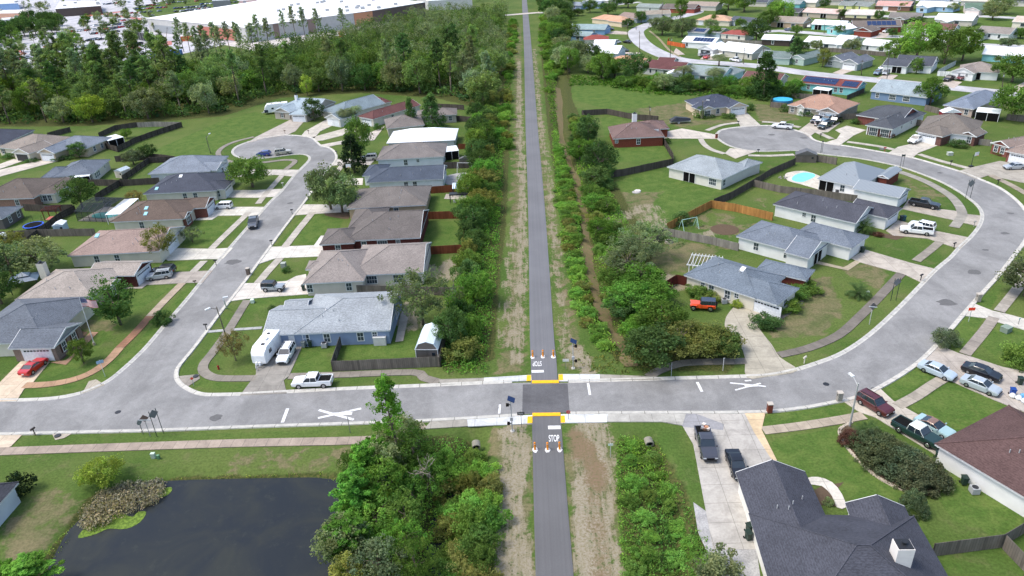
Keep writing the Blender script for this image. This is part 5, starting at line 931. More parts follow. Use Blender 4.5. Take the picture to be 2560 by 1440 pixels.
single = [
 ('oval', 302, 812, 8.6, 3.4, 'dark', 'dark green upright tree in the lawn right of the flagpole'), ('oval', 210, 908, 4.2, 1.6, 'mid', 'small bushy green tree between the red coupe and the flagpole base'),
 ('oak', 207, 520, 7.6, 4.0, 'dark', 'round dark tree between the sunroom house and the black pool cage'), ('sparse', 407, 646, 7, 3.2, 'olive', 'loose olive tree at the driveway end of the pinkish roofed house'),
 ('oak', 632, 468, 8, 5.2, 'mid', 'broad oak on the left street beside the light blue grey roofed house'), ('oak', 828, 524, 10.5, 5.0, 'grey', 'left stem of the twin spreading oaks on a mulch bed'), ('oak', 856, 532, 9.5, 4.4, 'grey', 'right stem of the twin spreading oaks on a mulch bed'),
 ('cone', 887, 432, 10.5, 4.2, 'deep', 'nearly black magnolia beside the basketball hoop driveway'), ('oak', 903, 398, 11.5, 4.0, 'mid', 'tall green oak behind the nearly black magnolia'), ('oval', 786, 302, 7.5, 3.3, 'dark', 'young dark maple in front of the pale blue grey roofed house'),
 ('palm', 866, 312, 5.2, 3.2, 'grey', 'left palm of the pair before the two garage doors'), ('palm', 890, 306, 5.4, 3.2, 'grey', 'right palm of the pair before the maroon roofed house'), ('cone', 1030, 322, 10, 2.6, 'dark', 'narrow dark conifer before the brown grey roof'), ('cone', 1083, 322, 11, 4.6, 'dark', 'wide bushy conifer right of the narrow one'),
 ('oak', 373, 398, 4.6, 2.6, 'dark', 'small round tree at the fence corner above the black roof'), ('oval', 200, 394, 4.6, 2.8, 'dark', 'dark feathery tree before the beige garage house'), ('oak', 335, 412, 4.4, 3.0, 'shrubg', 'rusty green garden tree behind the white box shed'), ('oak', 318, 346, 3.2, 1.9, 'mid', 'small round tree beside the white patio roof at the long fence'),
 ('sparse', 341, 511, 3.4, 2.5, 'rust', 'rusty leaved shrub tree in the yard above the pool cage'), ('bush', 420, 492, 2.6, 1.8, 'mid', 'green shrub against the cream wall of the black roofed house'), ('sparse', 482, 606, 3.4, 2, 'shrubg', 'small bare-stemmed bush in the lawn below the white box car'),
 ('oak', 35, 700, 7.6, 5, 'grey', 'grey green tree mass behind the tan roofed house, left crown'), ('oak', 108, 685, 7, 5, 'grey', 'grey green tree mass behind the tan roofed house, right crown'), ('oak', 5, 760, 6.5, 3.6, 'dark', 'dark tree cut by the left edge above the grey roof'), ('oak', 30, 620, 3.4, 3.2, 'olive', 'low olive bush beside the corner of the grey back fence'),
 ('sparse', 1058, 812, 9.5, 4.8, 'grey', 'large loose grey green tree in the back yard of the light grey roofed house'), ('sparse', 590, 902, 5, 2.0, 'rust', 'thin reddish bush growing at the foot of the leaning street lamp'), ('bush', 410, 808, 2.2, 1.7, 'dark', 'vine covered mailbox bush by the left street kerb'),
 ('bush', 162, 800, 1.5, 2.2, 'dark', 'dark clipped bush in the corner of the arched porch'), ('round', 716, 680, 1.0, .9, 'dark', 'small round shrub in the lawn beside the white jeep drive'), ('round', 682, 780, 1.3, .8, 'dark', 'small shrub near the left corner of the light grey roof'),
 ('cone', 1985, 118+40, 10.5, 4.2, 'dark', 'dark round tree before the sea green house'), ('oak', 2290, 152, 15, 8, 'bright', 'largest bright green tree at the top right'), ('oak', 2360, 160, 13, 6, 'mid', 'middle tree of the green clump at the top right'), ('oak', 2405, 152, 12, 6, 'mid', 'right tree of the green clump at the top right'), ('oak', 2235, 150, 8, 5, 'mid', 'left low tree of the green clump at the top right'), ('oval', 2290, 184, 5.6, 2.2, 'mid', 'small lollipop tree in the lawn of the charcoal roofed white house'),
 ('cone', 1908, 245, 15, 5.6, 'dark', 'tall dark tree left of the turquoise house'), ('oak', 2530, 300, 10, 6, 'mid', 'large green tree at the right edge above the brick houses'), ('oak', 2325, 262, 8, 4.4, 'mid', 'green tree at the right end of the light blue house'), ('oak', 2530, 205, 9, 6.2, 'mid', 'broad tree at the right edge on the cross street'), ('oval', 2056, 168, 7, 2.6, 'olive', 'thin tree left of the grey gable fronted house'),
 ('oak', 1955, 60, 12, 6.5, 'bright', 'bright green tree at the top between the middle rows'), ('oak', 1920, 70, 9, 5, 'mid', 'darker green tree left of the bright one in the middle rows'), ('oak', 1655, 88, 9, 6.5, 'grey', 'spreading tree pair by the far bend, left'), ('oak', 1705, 92, 9, 6, 'grey', 'spreading tree pair by the far bend, right'), ('oval', 1700, 50, 12, 4, 'mid', 'tall tree at the inside of the far bend'), ('oak', 1603, 58, 7, 3.4, 'dark', 'round lawn tree before the white gable house'), ('oak', 1570, 20, 11, 6, 'dark', 'dark tree at the top right of the trail, right'), ('oak', 1542, 20, 10, 5, 'dark', 'dark tree at the top right of the trail, left'),
 ('oak', 1475, 32, 8, 5, 'dark', 'dark bush tree left of the orange clay roof'), ('oak', 1520, 38, 8, 6, 'dark', 'dark bush tree behind the orange clay roof'), ('oak', 1802, 50, 6, 3.6, 'dark', 'dark round bush between the two far roofs'), ('oak', 1890, 105, 10, 6, 'dark', 'dark tree right of the maroon roofed white house'), ('oak', 1790, 92, 5, 5, 'mid', 'low wide tree above the white solar roof'), ('palm', 1840, 96, 6, 3, 'grey', 'small palm before the maroon roofed white house'), ('palm', 1797, 168, 5, 4, 'grey', 'palm between two grey roofs on the cross street'), ('palm', 1707, 205, 6, 5, 'grey', 'pale palm left of the teal house patio'), ('palm', 1785, 208, 5.4, 4.2, 'grey', 'pale palm right of the teal house patio'),
 ('oak', 1570, 70, 5, 3.4, 'dark', 'small tree at the corner of the orange clay roofed house'), ('oak', 1860, 30, 12, 7, 'mid', 'green crown at the top of the far bend'), ('oak', 1820, 25, 10, 6, 'mid', 'rounded trees above the orange tan roof'), ('oak', 2480, 50, 9, 6, 'grey', 'grey green tree right of the wide white roof'), ('oak', 2500, 36, 9, 6, 'grey', 'grey green tree above the wide white roof'), ('oval', 2525, 12, 8, 4, 'grey', 'pale tree in the top right corner'),
 ('round', 1750, 294, 3.4, 1.9, 'mid', 'clipped ball tree before the peach house'), ('round', 1766, 293, 1.2, 2.6, 'dark', 'left low hedge before the peach house'), ('round', 1822, 294, 1.3, 2.4, 'dark', 'right low hedge before the peach house'), ('round', 1873, 275, 2.2, 1.8, 'dark', 'round shrub at the garage corner of the peach house'),
 ('round', 1964, 278, 2.2, 2.1, 'dark', 'round dark shrub at the left of the stone house'), ('round', 2008, 288, 2, 1.8, 'dark', 'shrub under the arched door of the stone house'), ('bush', 2030, 290, 1.8, 2.2, 'dark', 'planted bed shrubs left of the stone house garage'), ('round', 2140, 309, 1.6, 1.6, 'dark', 'shrub under the left brick wing'), 
 ('round', 2200, 340, 1.2, 1.2, 'red', 'brown shrub under the white shutters, left'), ('round', 2212, 341, 1.2, 1.2, 'red', 'brown shrub under the white shutters, middle'), ('round', 2225, 343, 1.3, 1.4, 'red', 'brown shrub under the white shutters, right'), ('bush', 2395, 368, 1.9, 2.2, 'dark', 'dark shrub in the lawn of the grey brown roofed brick house'), ('bush', 2500, 384, 1.2, 2.4, 'mid', 'low shrubs under the arched windows'),
 ('oak', 1497, 440, 8.5, 4.2, 'dark', 'dark grey oak at the corner of the brick house fence'), ('oval', 1470, 362, 8, 3.4, 'dark', 'dark pointed tree left of the red brick house'), ('oak', 1450, 400, 5.4, 4.2, 'vine', 'green tree mass left of the brick house fence'), ('oak', 1488, 468, 4.6, 3.8, 'dark', 'round dark green bush below the brick house fence'), ('bush', 1705, 560, 2.6, 1.9, 'dark', 'bush outside the new wooden fence'), ('round', 1665, 357, 1.4, 1.6, 'dark', 'shrub at the right corner of the red brick house'),
 ('sparse', 1572, 690, 6, 5.4, 'grey', 'grey leaved tree right of the ditch, upper'), ('sparse', 1612, 650, 7, 4.8, 'grey', 'grey leaved leaning tree beside the back fence'), ('oak', 1600, 735, 5, 4.4, 'vine', 'dense green tree by the grey fence corner'), ('oak', 1575, 780, 5, 4.2, 'vine', 'dense green tree left of the maroon fence'), ('oak', 1640, 760, 4, 3, 'vine', 'green tree touching the maroon fence'),
 ('oak', 1628, 912, 6, 4.2, 'dark', 'large dark tree at the roadside end of the ditch'), ('sparse', 1690, 885, 5.2, 4.8, 'olive', 'wide olive tree beside the orange jeep, left'), ('sparse', 1740, 880, 4.2, 4.2, 'olive', 'wide olive tree beside the orange jeep, right'), ('oak', 1770, 885, 3.6, 4.0, 'olive', 'yellowing bush by the curved driveway'), ('oak', 1805, 880, 3.6, 3.2, 'dark', 'dark bush by the curved driveway'), ('oak', 1655, 850, 6, 4, 'mid', 'mid green tree above the roadside end of the ditch'),
 ('bush', 1740, 737, 1.7, 1.9, 'mid', 'rounded shrub by the wall windows behind the jeep, left'), ('bush', 1758, 745, 1.8, 1.9, 'mid', 'rounded shrub by the wall windows behind the jeep, middle'), ('bush', 1778, 752, 1.4, 1.6, 'olive', 'rounded shrub by the wall windows behind the jeep, right'), ('bush', 1842, 768, 1.3, .9, 'yel', 'small yellowish shrub left of the white garage'), ('bush', 1990, 740, 1.8, 2.6, 'mid', 'foundation hedge at the brick corner, lower'), ('bush', 2012, 728, 1.8, 2.4, 'mid', 'foundation hedge at the brick corner, upper'), ('bush', 1970, 775, 1.6, 2.2, 'mid', 'foundation shrubs beside the brown path'), ('bush', 1912, 815, 2.0, 2.3, 'dark', 'shrub at the right edge of the curved driveway'),
 ('sago', 2145, 740, 2.2, 2.2, 'dark', 'sago palm in a ring of bricks on the corner lawn'), ('sago', 2157, 580, 2.8, 2.4, 'dark', 'sago palm at the white porch post of the long white house'), ('sago', 2166, 1092, 2.0, 1.9, 'dark', 'sago palm at the street end of the curved mulch bed'), ('round', 2195, 590, .8, 1.0, 'red', 'small reddish shrub in the lawn left of the white trucks'),
 ('bush', 2360, 862, 2.6, 1.9, 'shrubg', 'bush beside the kerb near the three parked sedans'), ('oak', 2562, 740, 7, 4.2, 'shrubg', 'pinkish tree at the right edge above the driveway'), ('bush', 2552, 915, 3, 2.6, 'mid', 'flowering shrub at the right edge beside the sedans'), ('mound', 2125, 1106, 1.7, 1.5, 'red', 'dark red shrub at the street end of the mulch bed'), ('mound', 2278, 1280, 2.8, 1.6, 'shrubg', 'round dark bush between the mulch bed and the charcoal roof'),
 ('mound', 2180, 1128, 2.8, 2.6, 'shrubg', 'grey green hedge mass in the mulch bed, street end'), ('mound', 2213, 1155, 3.2, 3.2, 'shrubg', 'grey green hedge mass in the mulch bed, second mound'), ('mound', 2256, 1180, 3.2, 3.2, 'shrubg', 'grey green hedge mass in the mulch bed, third mound'), ('mound', 2298, 1205, 3.2, 3.1, 'shrubg', 'grey green hedge mass in the mulch bed, house end'),
 ('bush', 1800, 1460, 3.4, 2.6, 'grey', 'grey green bush at the bottom edge beside the gravel'), ('round', 2070, 1260, .8, .6, 'grey', 'tiny plant beside the curved white path'), ('round', 50, 1232, 2.6, 2.1, 'deep', 'dark round bush at the corner of the white walled house'),
 ('oak', 262, 1205, 3.6, 2.4, 'yel', 'feathery lime green shrub on the pond bank'), ('ypine', 85, 1475, 4.2, 2.6, 'pine', 'young pine top at the bottom left corner'), ('ypine', 30, 1470, 3.2, 2, 'pine', 'smaller pine tip in the bottom left corner'), ('bush', 1240, 350, 3.5, 3, 'vine', 'bright vine mass above the left hedgerow'), ('oval', 770, 240, 8, 2.6, 'yel', 'yellow green young tree at the edge of the wood above the camper'),
 ('round', 30, 392, 1.2, 3, 'dark', 'low hedge under the window of the tan roofed cream house'), ('round', 80, 405, 1.1, 2, 'dark', 'round shrubs left of the white garage'), ('round', 158, 398, 1.3, 3.2, 'dark', 'dark clipped hedge right of the white garage'), ('round', 945, 325, 2.2, 1.5, 'dark', 'round dark shrub by the white parked scooter'),
]
for k, u, v, h, r, c, lb in single: plant(k, PX(u, v), h, r, c, lb)
# ---- helper: scatter inside a photo polygon
def inside(pt, poly):
    x, y = pt; c = False; n = len(poly)
    for i in range(n):
        x1, y1 = poly[i]; x2, y2 = poly[(i+1) % n]
        if (y1 > y) != (y2 > y) and x < (x2-x1)*(y-y1)/(y2-y1)+x1: c = not c
    return c
def scatter(pixpoly, n, mind, tries=40):
    w_ = [(p_.x, p_.y) for p_ in W2(pixpoly)]; x0, x1 = min(p_[0] for p_ in w_), max(p_[0] for p_ in w_); y0, y1 = min(p_[1] for p_ in w_), max(p_[1] for p_ in w_); out = []; t = 0
    while len(out) < n and t < n*tries:
        t += 1; c = (random.uniform(x0, x1), random.uniform(y0, y1))
        if inside(c, w_) and not near_ditch(*c, 1.9) and all((c[0]-o[0])**2+(c[1]-o[1])**2 > mind*mind for o in out): out.append(c)
    return out
# the wood left of the trail
WOOD = [(-140,300),(-140,262),(60,230),(200,212),(350,212),(560,186),(700,140),(900,92),(1100,56),(1255,40),(1243,200),(1213,262),(1090,240),(900,226),(700,236),(560,280),(430,296),(200,308),(-60,312)]
pts = sorted(scatter(WOOD, 330, 7.3), key=lambda c: c[1])
for i, c in enumerate(pts):
    if i > 120:
        MASS.append((c, random.uniform(8, 14), random.uniform(4.2, 6.2), random.choice(['forest', 'forest', 'fgrey', 'mid', 'dark', 'fgrey']))); continue
    if random.random() < .36: plant('pine', c, random.uniform(15, 21), random.uniform(3.4, 4.8), random.choice(['forest', 'forest', 'fgrey', 'dark']), 'pine standing in the wood left of the trail', 'trees of the wood left of the trail')
    else: plant('oak', c, random.uniform(9, 14), random.uniform(4.2, 6.4), random.choice(['forest', 'forest', 'fgrey', 'mid', 'dark', 'fgrey', 'yel' if random.random() < .25 else 'forest']), 'leafy tree standing in the wood left of the trail', 'trees of the wood left of the trail')
for c in scatter([(-120,258),(40,232),(200,215),(420,215),(470,235),(300,262),(60,270),(-100,290)], 34, 7): plant('pine', c, random.uniform(18, 25), random.uniform(4.2, 5.6), random.choice(['forest', 'fgrey', 'forest']), 'tall pine in the wood at the left edge of the car parks', 'tall pines at the left of the wood')
for u, v in ((500,150),(520,140),(545,148),(578,140),(600,130),(478,140),(650,120),(715,100),(740,95),(860,85),(460,130),(830,190),(972,225),(1222,240),(1180,215),(390,160),(420,168),(455,160),(530,175),(560,165),(610,160),(640,150),(675,130),(765,105),(800,100),(340,180),(300,190),(250,185)):
    plant('pine', PX(u, v), random.uniform(15, 20), random.uniform(2.6, 3.6), 'fgrey', 'tall thin pine sticking out above the wood by the big store', 'pines above the wood by the big store')
# hedgerow trees along the trail
for c in scatter([(1125,920),(1140,770),(1160,680),(1165,560),(1172,470),(1182,390),(1190,300),(1212,270),(1232,250),(1236,330),(1226,430),(1214,540),(1200,640),(1192,760),(1180,870),(1160,925)], 62, 3.4):
    big = random.random() < .45; plant('oak' if big else 'bush', c, random.uniform(4.2, 6.8) if big else random.uniform(2.4, 4.0), random.uniform(2.6, 3.6) if big else random.uniform(1.9, 2.9), random.choice(['mid', 'dark', 'vine', 'mid', 'olive', 'dark']), 'tree in the dense hedgerow left of the trail' if big else 'shrub in the dense hedgerow left of the trail', 'hedgerow left of the trail')
for c in scatter([(1262,250),(1275,60),(1285,40),(1288,60),(1275,300),(1262,420),(1256,330)], 30, 3.5): plant('bush', c, random.uniform(1.5, 3.2), random.uniform(1.8, 2.8), random.choice(['vine', 'vine', 'bright', 'olive']), 'low green shrub beside the far left verge of the trail', 'low shrubs along the far trail')
for c in scatter([(1352,40),(1388,60),(1400,180),(1405,260),(1385,300),(1368,230),(1356,120)], 40, 3.6): plant('bush', c, random.uniform(1.5, 3.0), random.uniform(2, 3), random.choice(['bright', 'vine', 'bright', 'mid']), 'bright green shrub beside the far right verge of the trail', 'bright shrubs right of the far trail')
for c in scatter([(1345,-5),(1420,10),(1425,120),(1440,150),(1530,175),(1600,200),(1690,215),(1690,232),(1600,222),(1500,205),(1420,190),(1395,150),(1375,60)], 52, 5):
    plant('oak', c, random.uniform(6, 11), random.uniform(3.8, 6), random.choice(['dark', 'dark', 'mid', 'fgrey']), 'dark tree in the belt between the trail and the far houses', 'tree belt right of the far trail')
for c in scatter([(1530,215),(1690,232),(1830,236),(1990,246),(1990,226),(1900,222),(1830,220),(1700,218),(1600,205)], 42, 4): plant('bush' if random.random() < .5 else 'oak', c, random.uniform(2.5, 5), random.uniform(2.6, 4), random.choice(['dark', 'vine', 'mid']), 'bushy growth behind the fence of the cross street houses', 'bushes behind the cross street houses')
for c in scatter([(1394,330),(1412,330),(1440,450),(1462,600),(1480,700),(1520,800),(1555,880),(1500,880),(1445,780),(1420,640),(1400,480)], 66, 2.0): plant('bush', c, random.uniform(.7, 1.5), random.uniform(1.0, 1.8), random.choice(['vine', 'bright', 'mid', 'olive', 'bright']), 'low leafy shrub on the trail side of the right ditch', 'low shrubs left of the right ditch')
for c in scatter([(1425,290),(1465,300),(1490,420),(1530,470),(1560,560),(1600,680),(1625,760),(1640,860),(1600,900),(1560,850),(1510,760),(1490,660),(1470,560),(1450,450)], 46, 2.8):
    b_ = random.random() < .4; plant('oak' if b_ else 'bush', c, random.uniform(2.8, 4.4) if b_ else random.uniform(1.3, 2.4), random.uniform(2.0, 3.0) if b_ else random.uniform(1.5, 2.4), random.choice(['mid', 'vine', 'dark', 'olive', 'mid']), 'tree on the far bank of the right ditch' if b_ else 'shrub on the far bank of the right ditch', 'growth right of the right ditch')
# thicket at the bottom centre
for c in scatter([(870,1300),(900,1180),(970,1120),(1050,1130),(1080,1200),(1060,1300),(1040,1480),(850,1480)], 26, 2.9):
    plant(random.choice(['oak', 'sparse', 'oval']), c, random.uniform(4, 6.6), random.uniform(1.9, 3.0), random.choice(['mid', 'grey', 'olive', 'mid', 'vine', 'bright']), 'leafy tree in the thicket beside the pond', 'thicket between the pond and the trail')
for c in scatter([(1110,1160),(1200,1120),(1225,1200),(1235,1480),(1060,1500),(1130,1300)], 44, 2.1): plant('bush', c, random.uniform(1.2, 2.8), random.uniform(1.4, 2.4), random.choice(['vine', 'mid', 'bright', 'olive']), 'leafy shrub at the trail side of the pond thicket', 'thicket between the pond and the trail')
plant('pine2', PX(1003, 1178), 14, 2.3, 'pine', 'tallest pine at the top of the pond thicket')
for u, v, h, r, lb in ((905,1310,7.5,2.5,'bright pine hanging over the pond edge'),(925,1250,8,2.3,'pine above the bright pond edge pine'),(880,1400,6,2.8,'lowest bright pine beside the pond'),(945,1200,6,2.4,'small pine left of the tallest one')): plant('ypine', PX(u, v), h, r, 'pine', lb)
for u, v, h, lb in ((1078,1235,6.5,'pale bare forked tree in the pond thicket'),(985,1230,4.6,'grey bare stem left of the forked tree'),(900,1470,4,'pale bare branches at the bottom of the pond thicket')):
    r_ = plant('bare', PX(u, v), h, 2.2, 'mid', lb)
    for ch in r_.children: ch.data = ch.data.copy(); ch.data.materials[0] = MATS['bark_pale']
for c in scatter([(1545,1110),(1625,1110),(1680,1220),(1740,1340),(1790,1480),(1590,1480),(1570,1280)], 26, 2.4): plant('bush', c, random.uniform(.6, 1.3), random.uniform(.9, 1.5), random.choice(['vine', 'bright', 'mid', 'bright', 'yel']), 'low shrub in the ditch growth right of the lower trail', 'ditch growth right of the lower trail')
# trees in the car parks and along the top left
for c in scatter([(-40,175),(60,160),(130,150),(230,135),(330,120),(400,90),(380,45),(300,40),(150,60),(60,100),(-60,140)], 60, 13): plant('oval' if random.random() < .6 else 'pine', c, random.uniform(5, 9), random.uniform(2.2, 3.6), random.choice(['grey', 'fgrey', 'mid']), 'car park tree in a planted island at the top left', 'car park trees')
for c in scatter([(-60,110),(0,90),(90,68),(150,60),(160,78),(60,100),(-60,130)], 22, 9): plant('oak', c, random.uniform(9, 14), random.uniform(5, 7), 'dark', 'dark tree in the strip across the car parks', 'dark tree strip at the upper left')
for c in scatter([(350,20),(640,0),(500,-8),(400,8),(230,20),(120,28),(60,20)], 30, 16): MASS.append((c, random.uniform(6, 9), random.uniform(3, 4.4), 'grey'))
for c in scatter([(1060,20),(1270,-2),(1280,-60),(1150,-60),(1060,0)], 26, 10): MASS.append((c, random.uniform(8, 13), random.uniform(5, 7), 'forest'))
for c in scatter([(1340,-6),(1440,2),(1700,-10),(1900,-14),(2560,-16),(2560,-40),(1340,-50)], 60, 16): MASS.append((c, random.uniform(6, 11), random.uniform(4, 7), 'forest'))
for u, v in ((1425,48),(1445,40),(1660,70),(1785,62),(2100,88),(2195,52),(2260,26),(2060,22),(1935,24),(2380,30),(2330,88),(2440,100),(2130,128),(2000,132),(2230,92),(1850,70),(2550,96),(2520,120),(1700,20),(2040,128),(2290,60),(2110,46),(1776,74),(1990,88)):
    plant('oak', PX(u, v), random.uniform(3.5, 7), random.uniform(2.4, 4.2), random.choice(['mid', 'dark', 'fgrey']), 'garden tree among the far houses at the top right', 'garden trees of the far houses')
# the wood's far part reads as one mass
cs = []; rd = []; cl = []
for (c, h, r, k) in MASS:
    a, b = blob(r, h, 1.0, 34, r*.30, .3); cs += [(x+c[0], y+c[1], z) for x, y, z in a]; rd += b; cl += [np.array(LC[k][:3])/np.array(LC['forest'][:3])*random.uniform(.85, 1.2)]*34
V, T = leaf_arrays(cs, rd, 26, .62); T[:, :3] *= np.repeat(np.array(cl), 26*4, 0)
o = link('far_wood', leaf_mesh('far_wood', [(V, T)]), None, LC['forest']); tag(o, 'far part of the wood and tree belts reaching the top edge', 'wood'); o['kind'] = 'stuff'
# ---- stuff: weeds, brush, reeds
def tufts(name, label, polys, dens, h, size, col, per=6, zoff=0):
    cs = []
    for pl in polys:
        w_ = W2(pl); A = abs(sum(w_[i].x*w_[(i+1) % len(w_)].y-w_[(i+1) % len(w_)].x*w_[i].y for i in range(len(w_))))/2
        n = int(A*dens); x = np.array([p_.x for p_ in w_]); y = np.array([p_.y for p_ in w_]); px = rng.uniform(x.min(), x.max(), n*6); py = rng.uniform(y.min(), y.max(), n*6); ins = np.zeros(len(px), bool)
        for i in range(len(w_)):
            x1, y1, x2, y2 = x[i], y[i], x[(i+1) % len(x)], y[(i+1) % len(x)]; ins ^= ((y1 > py) != (y2 > py)) & (px < (x2-x1)*(py-y1)/(y2-y1+1e-12)+x1)
        px, py = px[ins][:n], py[ins][:n]
        cs += [(a, b, max(gz(a, b), -.75) if zoff else gz(a, b)) for a, b in zip(px, py) if not near_ditch(a, b, 1.1)]
    if not cs: return
    cs = np.array(cs); nn = np.sin(cs[:, 0]*.35)*np.sin(cs[:, 1]*.23+1)+rng.normal(size=len(cs))*.4
    hh = h*(1+.4*nn).clip(.35, 1.7); cs[:, 2] += hh*.45+zoff
    V, T = leaf_arrays(cs, hh*.62, per, size, .3, .8); tn = np.repeat((1+.18*nn).clip(.6, 1.4), per*4); T[:, 0] *= tn**1.5; T[:, 1] *= tn; 
    me = leaf_mesh(name, [(V, T)]); o = link(name, me, None, LC[col] if isinstance(col, str) else col); tag(o, label, 'undergrowth'); o['kind'] = 'stuff'
tufts('undergrowth', 'leafy undergrowth on both banks of the right ditch', [[(1380,330),(1402,330),(1440,460),(1470,620),(1500,720),(1560,870),(1510,890),(1445,790),(1412,640),(1392,480)], [(1425,300),(1470,300),(1500,440),(1560,540),(1620,680),(1640,860),(1570,880),(1520,780),(1490,670),(1470,560),(1445,440)]], 5.0, .8, .3, 'bright')
tufts('undergrowth', 'undergrowth beneath the hedgerow left of the trail', [[(1105,935),(1130,770),(1160,640),(1168,500),(1185,380),(1200,280),(1240,250),(1262,300),(1256,430),(1250,560),(1240,700),(1222,850),(1215,935)]], 3.6, 1.1, .34, 'vine')
tufts('undergrowth', 'weedy growth in the ditch right of the lower trail', [[(1540,1090),(1640,1100),(1690,1200),(1760,1340),(1810,1480),(1560,1480),(1545,1250)]], 12, .5, .22, 'bright')
tufts('undergrowth', 'brushy ground cover under the pond thicket', [[(850,1480),(840,1330),(880,1200),(960,1110),(1060,1100),(1190,1100),(1215,1200),(1235,1480)]], 7, .9, .24, 'bright')
tufts('reeds', 'grey brown reeds standing in the pond corner', [[(200,1310),(212,1270),(245,1235),(300,1205),(400,1190),(412,1208),(395,1245),(330,1270),(280,1290),(240,1315)]], 16, 1.1, .26, hx(150,142,120), 9, .05)
tufts('grass', 'long yellowish grass along the pond bank', [[(415,1190),(640,1178),(850,1175),(850,1200),(640,1204),(420,1210)], [(195,1290),(215,1290),(120,1400),(70,1480),(40,1480),(120,1370)]], 7, .35, .14, 'yel')
tufts('undergrowth', 'low green growth at the edge of the overgrown lot', [[(1560,208),(1700,238),(1900,252),(1900,244),(1720,228),(1600,205)], [(1430,190),(1560,200),(1700,236),(1640,240),(1500,215),(1420,215)]], .9, .8, .6, 'vine')
tufts('undergrowth', 'mass of low brush filling the wood left of the trail', [WOOD], .11, 3.4, 1.0, 'dark', 26)
tufts('undergrowth', 'bright weeds on the far verges of the trail', [[(1350,40),(1385,60),(1396,200),(1404,330),(1380,330),(1362,180)], [(1270,60),(1285,60),(1280,200),(1268,330),(1256,330)]], 1.3, .8, .4, 'bright')
tufts('undergrowth', 'trampled grass and weeds at the roadside end of the ditch', [[(1480,880),(1560,880),(1640,905),(1640,935),(1480,935),(1440,900)]], 4, .3, .2, 'olive')
# ================================================================ VEHICLES
def ring(x, hw, z0, z1, tuck=.0, top=1.0, n2=.12):
    h = z1-z0; r = min(n2, h*.3)
    pts = [(-hw*.94, z0), (-hw, z0+r), (-hw, z0+h*.62), (-hw*(.985-tuck), z1-r), (-hw*(.93-tuck)*top, z1), (hw*(.93-tuck)*top, z1), (hw*(.985-tuck), z1-r), (hw, z0+h*.62), (hw, z0+r), (hw*.94, z0)]
    return [Vector((x, y, z)) for y, z in pts]
VT = {   # x from rear (-) to front (+); body deck stations, greenhouse (rear base, rear top, front top, front base, top z), half width
 'sedan': dict(L=4.8, W=.91, deck=[(-2.4,.55,.78,.86),(-2.3,.3,1.0,.95),(-1.5,.2,1.05,1),(.9,.2,1.0,1),(1.9,.22,.88,.98),(2.3,.3,.74,.93),(2.4,.38,.62,.84)], gh=(-1.75,-.95,.35,1.15,1.0,1.44), wb=(-1.4,1.42), wr=.33),
 'coupe': dict(L=4.8, W=.94, deck=[(-2.38,.5,.85,.88),(-2.25,.3,1.04,.96),(-1.4,.2,1.06,1),(.7,.2,.98,1),(2.0,.22,.86,.98),(2.32,.3,.7,.92),(2.4,.38,.58,.84)], gh=(-1.9,-.8,.0,.85,1.0,1.36), wb=(-1.4,1.4), wr=.35),
 'suv': dict(L=4.8, W=.96, deck=[(-2.38,.45,1.0,.92),(-2.3,.32,1.12,.98),(-1.3,.26,1.12,1),(.9,.26,1.1,1),(2.0,.28,1.02,.98),(2.32,.32,.9,.93),(2.4,.42,.72,.86)], gh=(-2.32,-2.05,.25,1.0,1.08,1.74), wb=(-1.4,1.42), wr=.37),
 'van': dict(L=5.0, W=.98, deck=[(-2.48,.42,1.0,.93),(-2.4,.3,1.08,.98),(-1.3,.24,1.08,1),(1.2,.24,1.06,1),(2.1,.26,.94,.98),(2.42,.32,.8,.92),(2.5,.4,.66,.84)], gh=(-2.42,-2.2,.7,1.6,1.05,1.74), wb=(-1.55,1.5), wr=.35),
 'boxcar': dict(L=4.2, W=.88, deck=[(-2.08,.42,1.0,.95),(-2.0,.28,1.06,.99),(-1,.22,1.06,1),(1.2,.22,1.04,1),(1.85,.26,.94,.98),(2.1,.36,.7,.9)], gh=(-2.02,-1.92,.7,1.25,1.02,1.66), wb=(-1.3,1.3), wr=.33),
 'hatch': dict(L=4.2, W=.88, deck=[(-2.08,.42,.9,.9),(-2.0,.28,1.02,.97),(-1,.2,1.04,1),(.9,.2,1.0,1),(1.7,.24,.86,.96),(2.1,.36,.66,.86)], gh=(-1.98,-1.5,.2,1.15,1.0,1.48), wb=(-1.25,1.3), wr=.32),
 'jeep': dict(L=4.4, W=.9, deck=[(-2.1,.5,1.12,.9),(-2.05,.45,1.14,.92),(.4,.42,1.14,.92),(.5,.42,1.16,.86),(1.75,.48,1.1,.74),(1.95,.5,1.06,.7)], gh=(-2.05,-2.0,.2,.5,1.12,1.84), wb=(-1.3,1.45), wr=.43),
 'pickup': dict(L=5.9, W=1.0, deck=[(-2.95,.5,.95,.96),(-2.9,.42,1.16,.98),(-1.1,.38,1.16,1),(1.2,.38,1.16,1),(2.3,.4,1.1,.98),(2.8,.42,1.0,.94),(2.95,.48,.86,.9)], gh=(-.95,-.8,.55,1.25,1.12,1.86), wb=(-1.8,1.85), wr=.42),
}
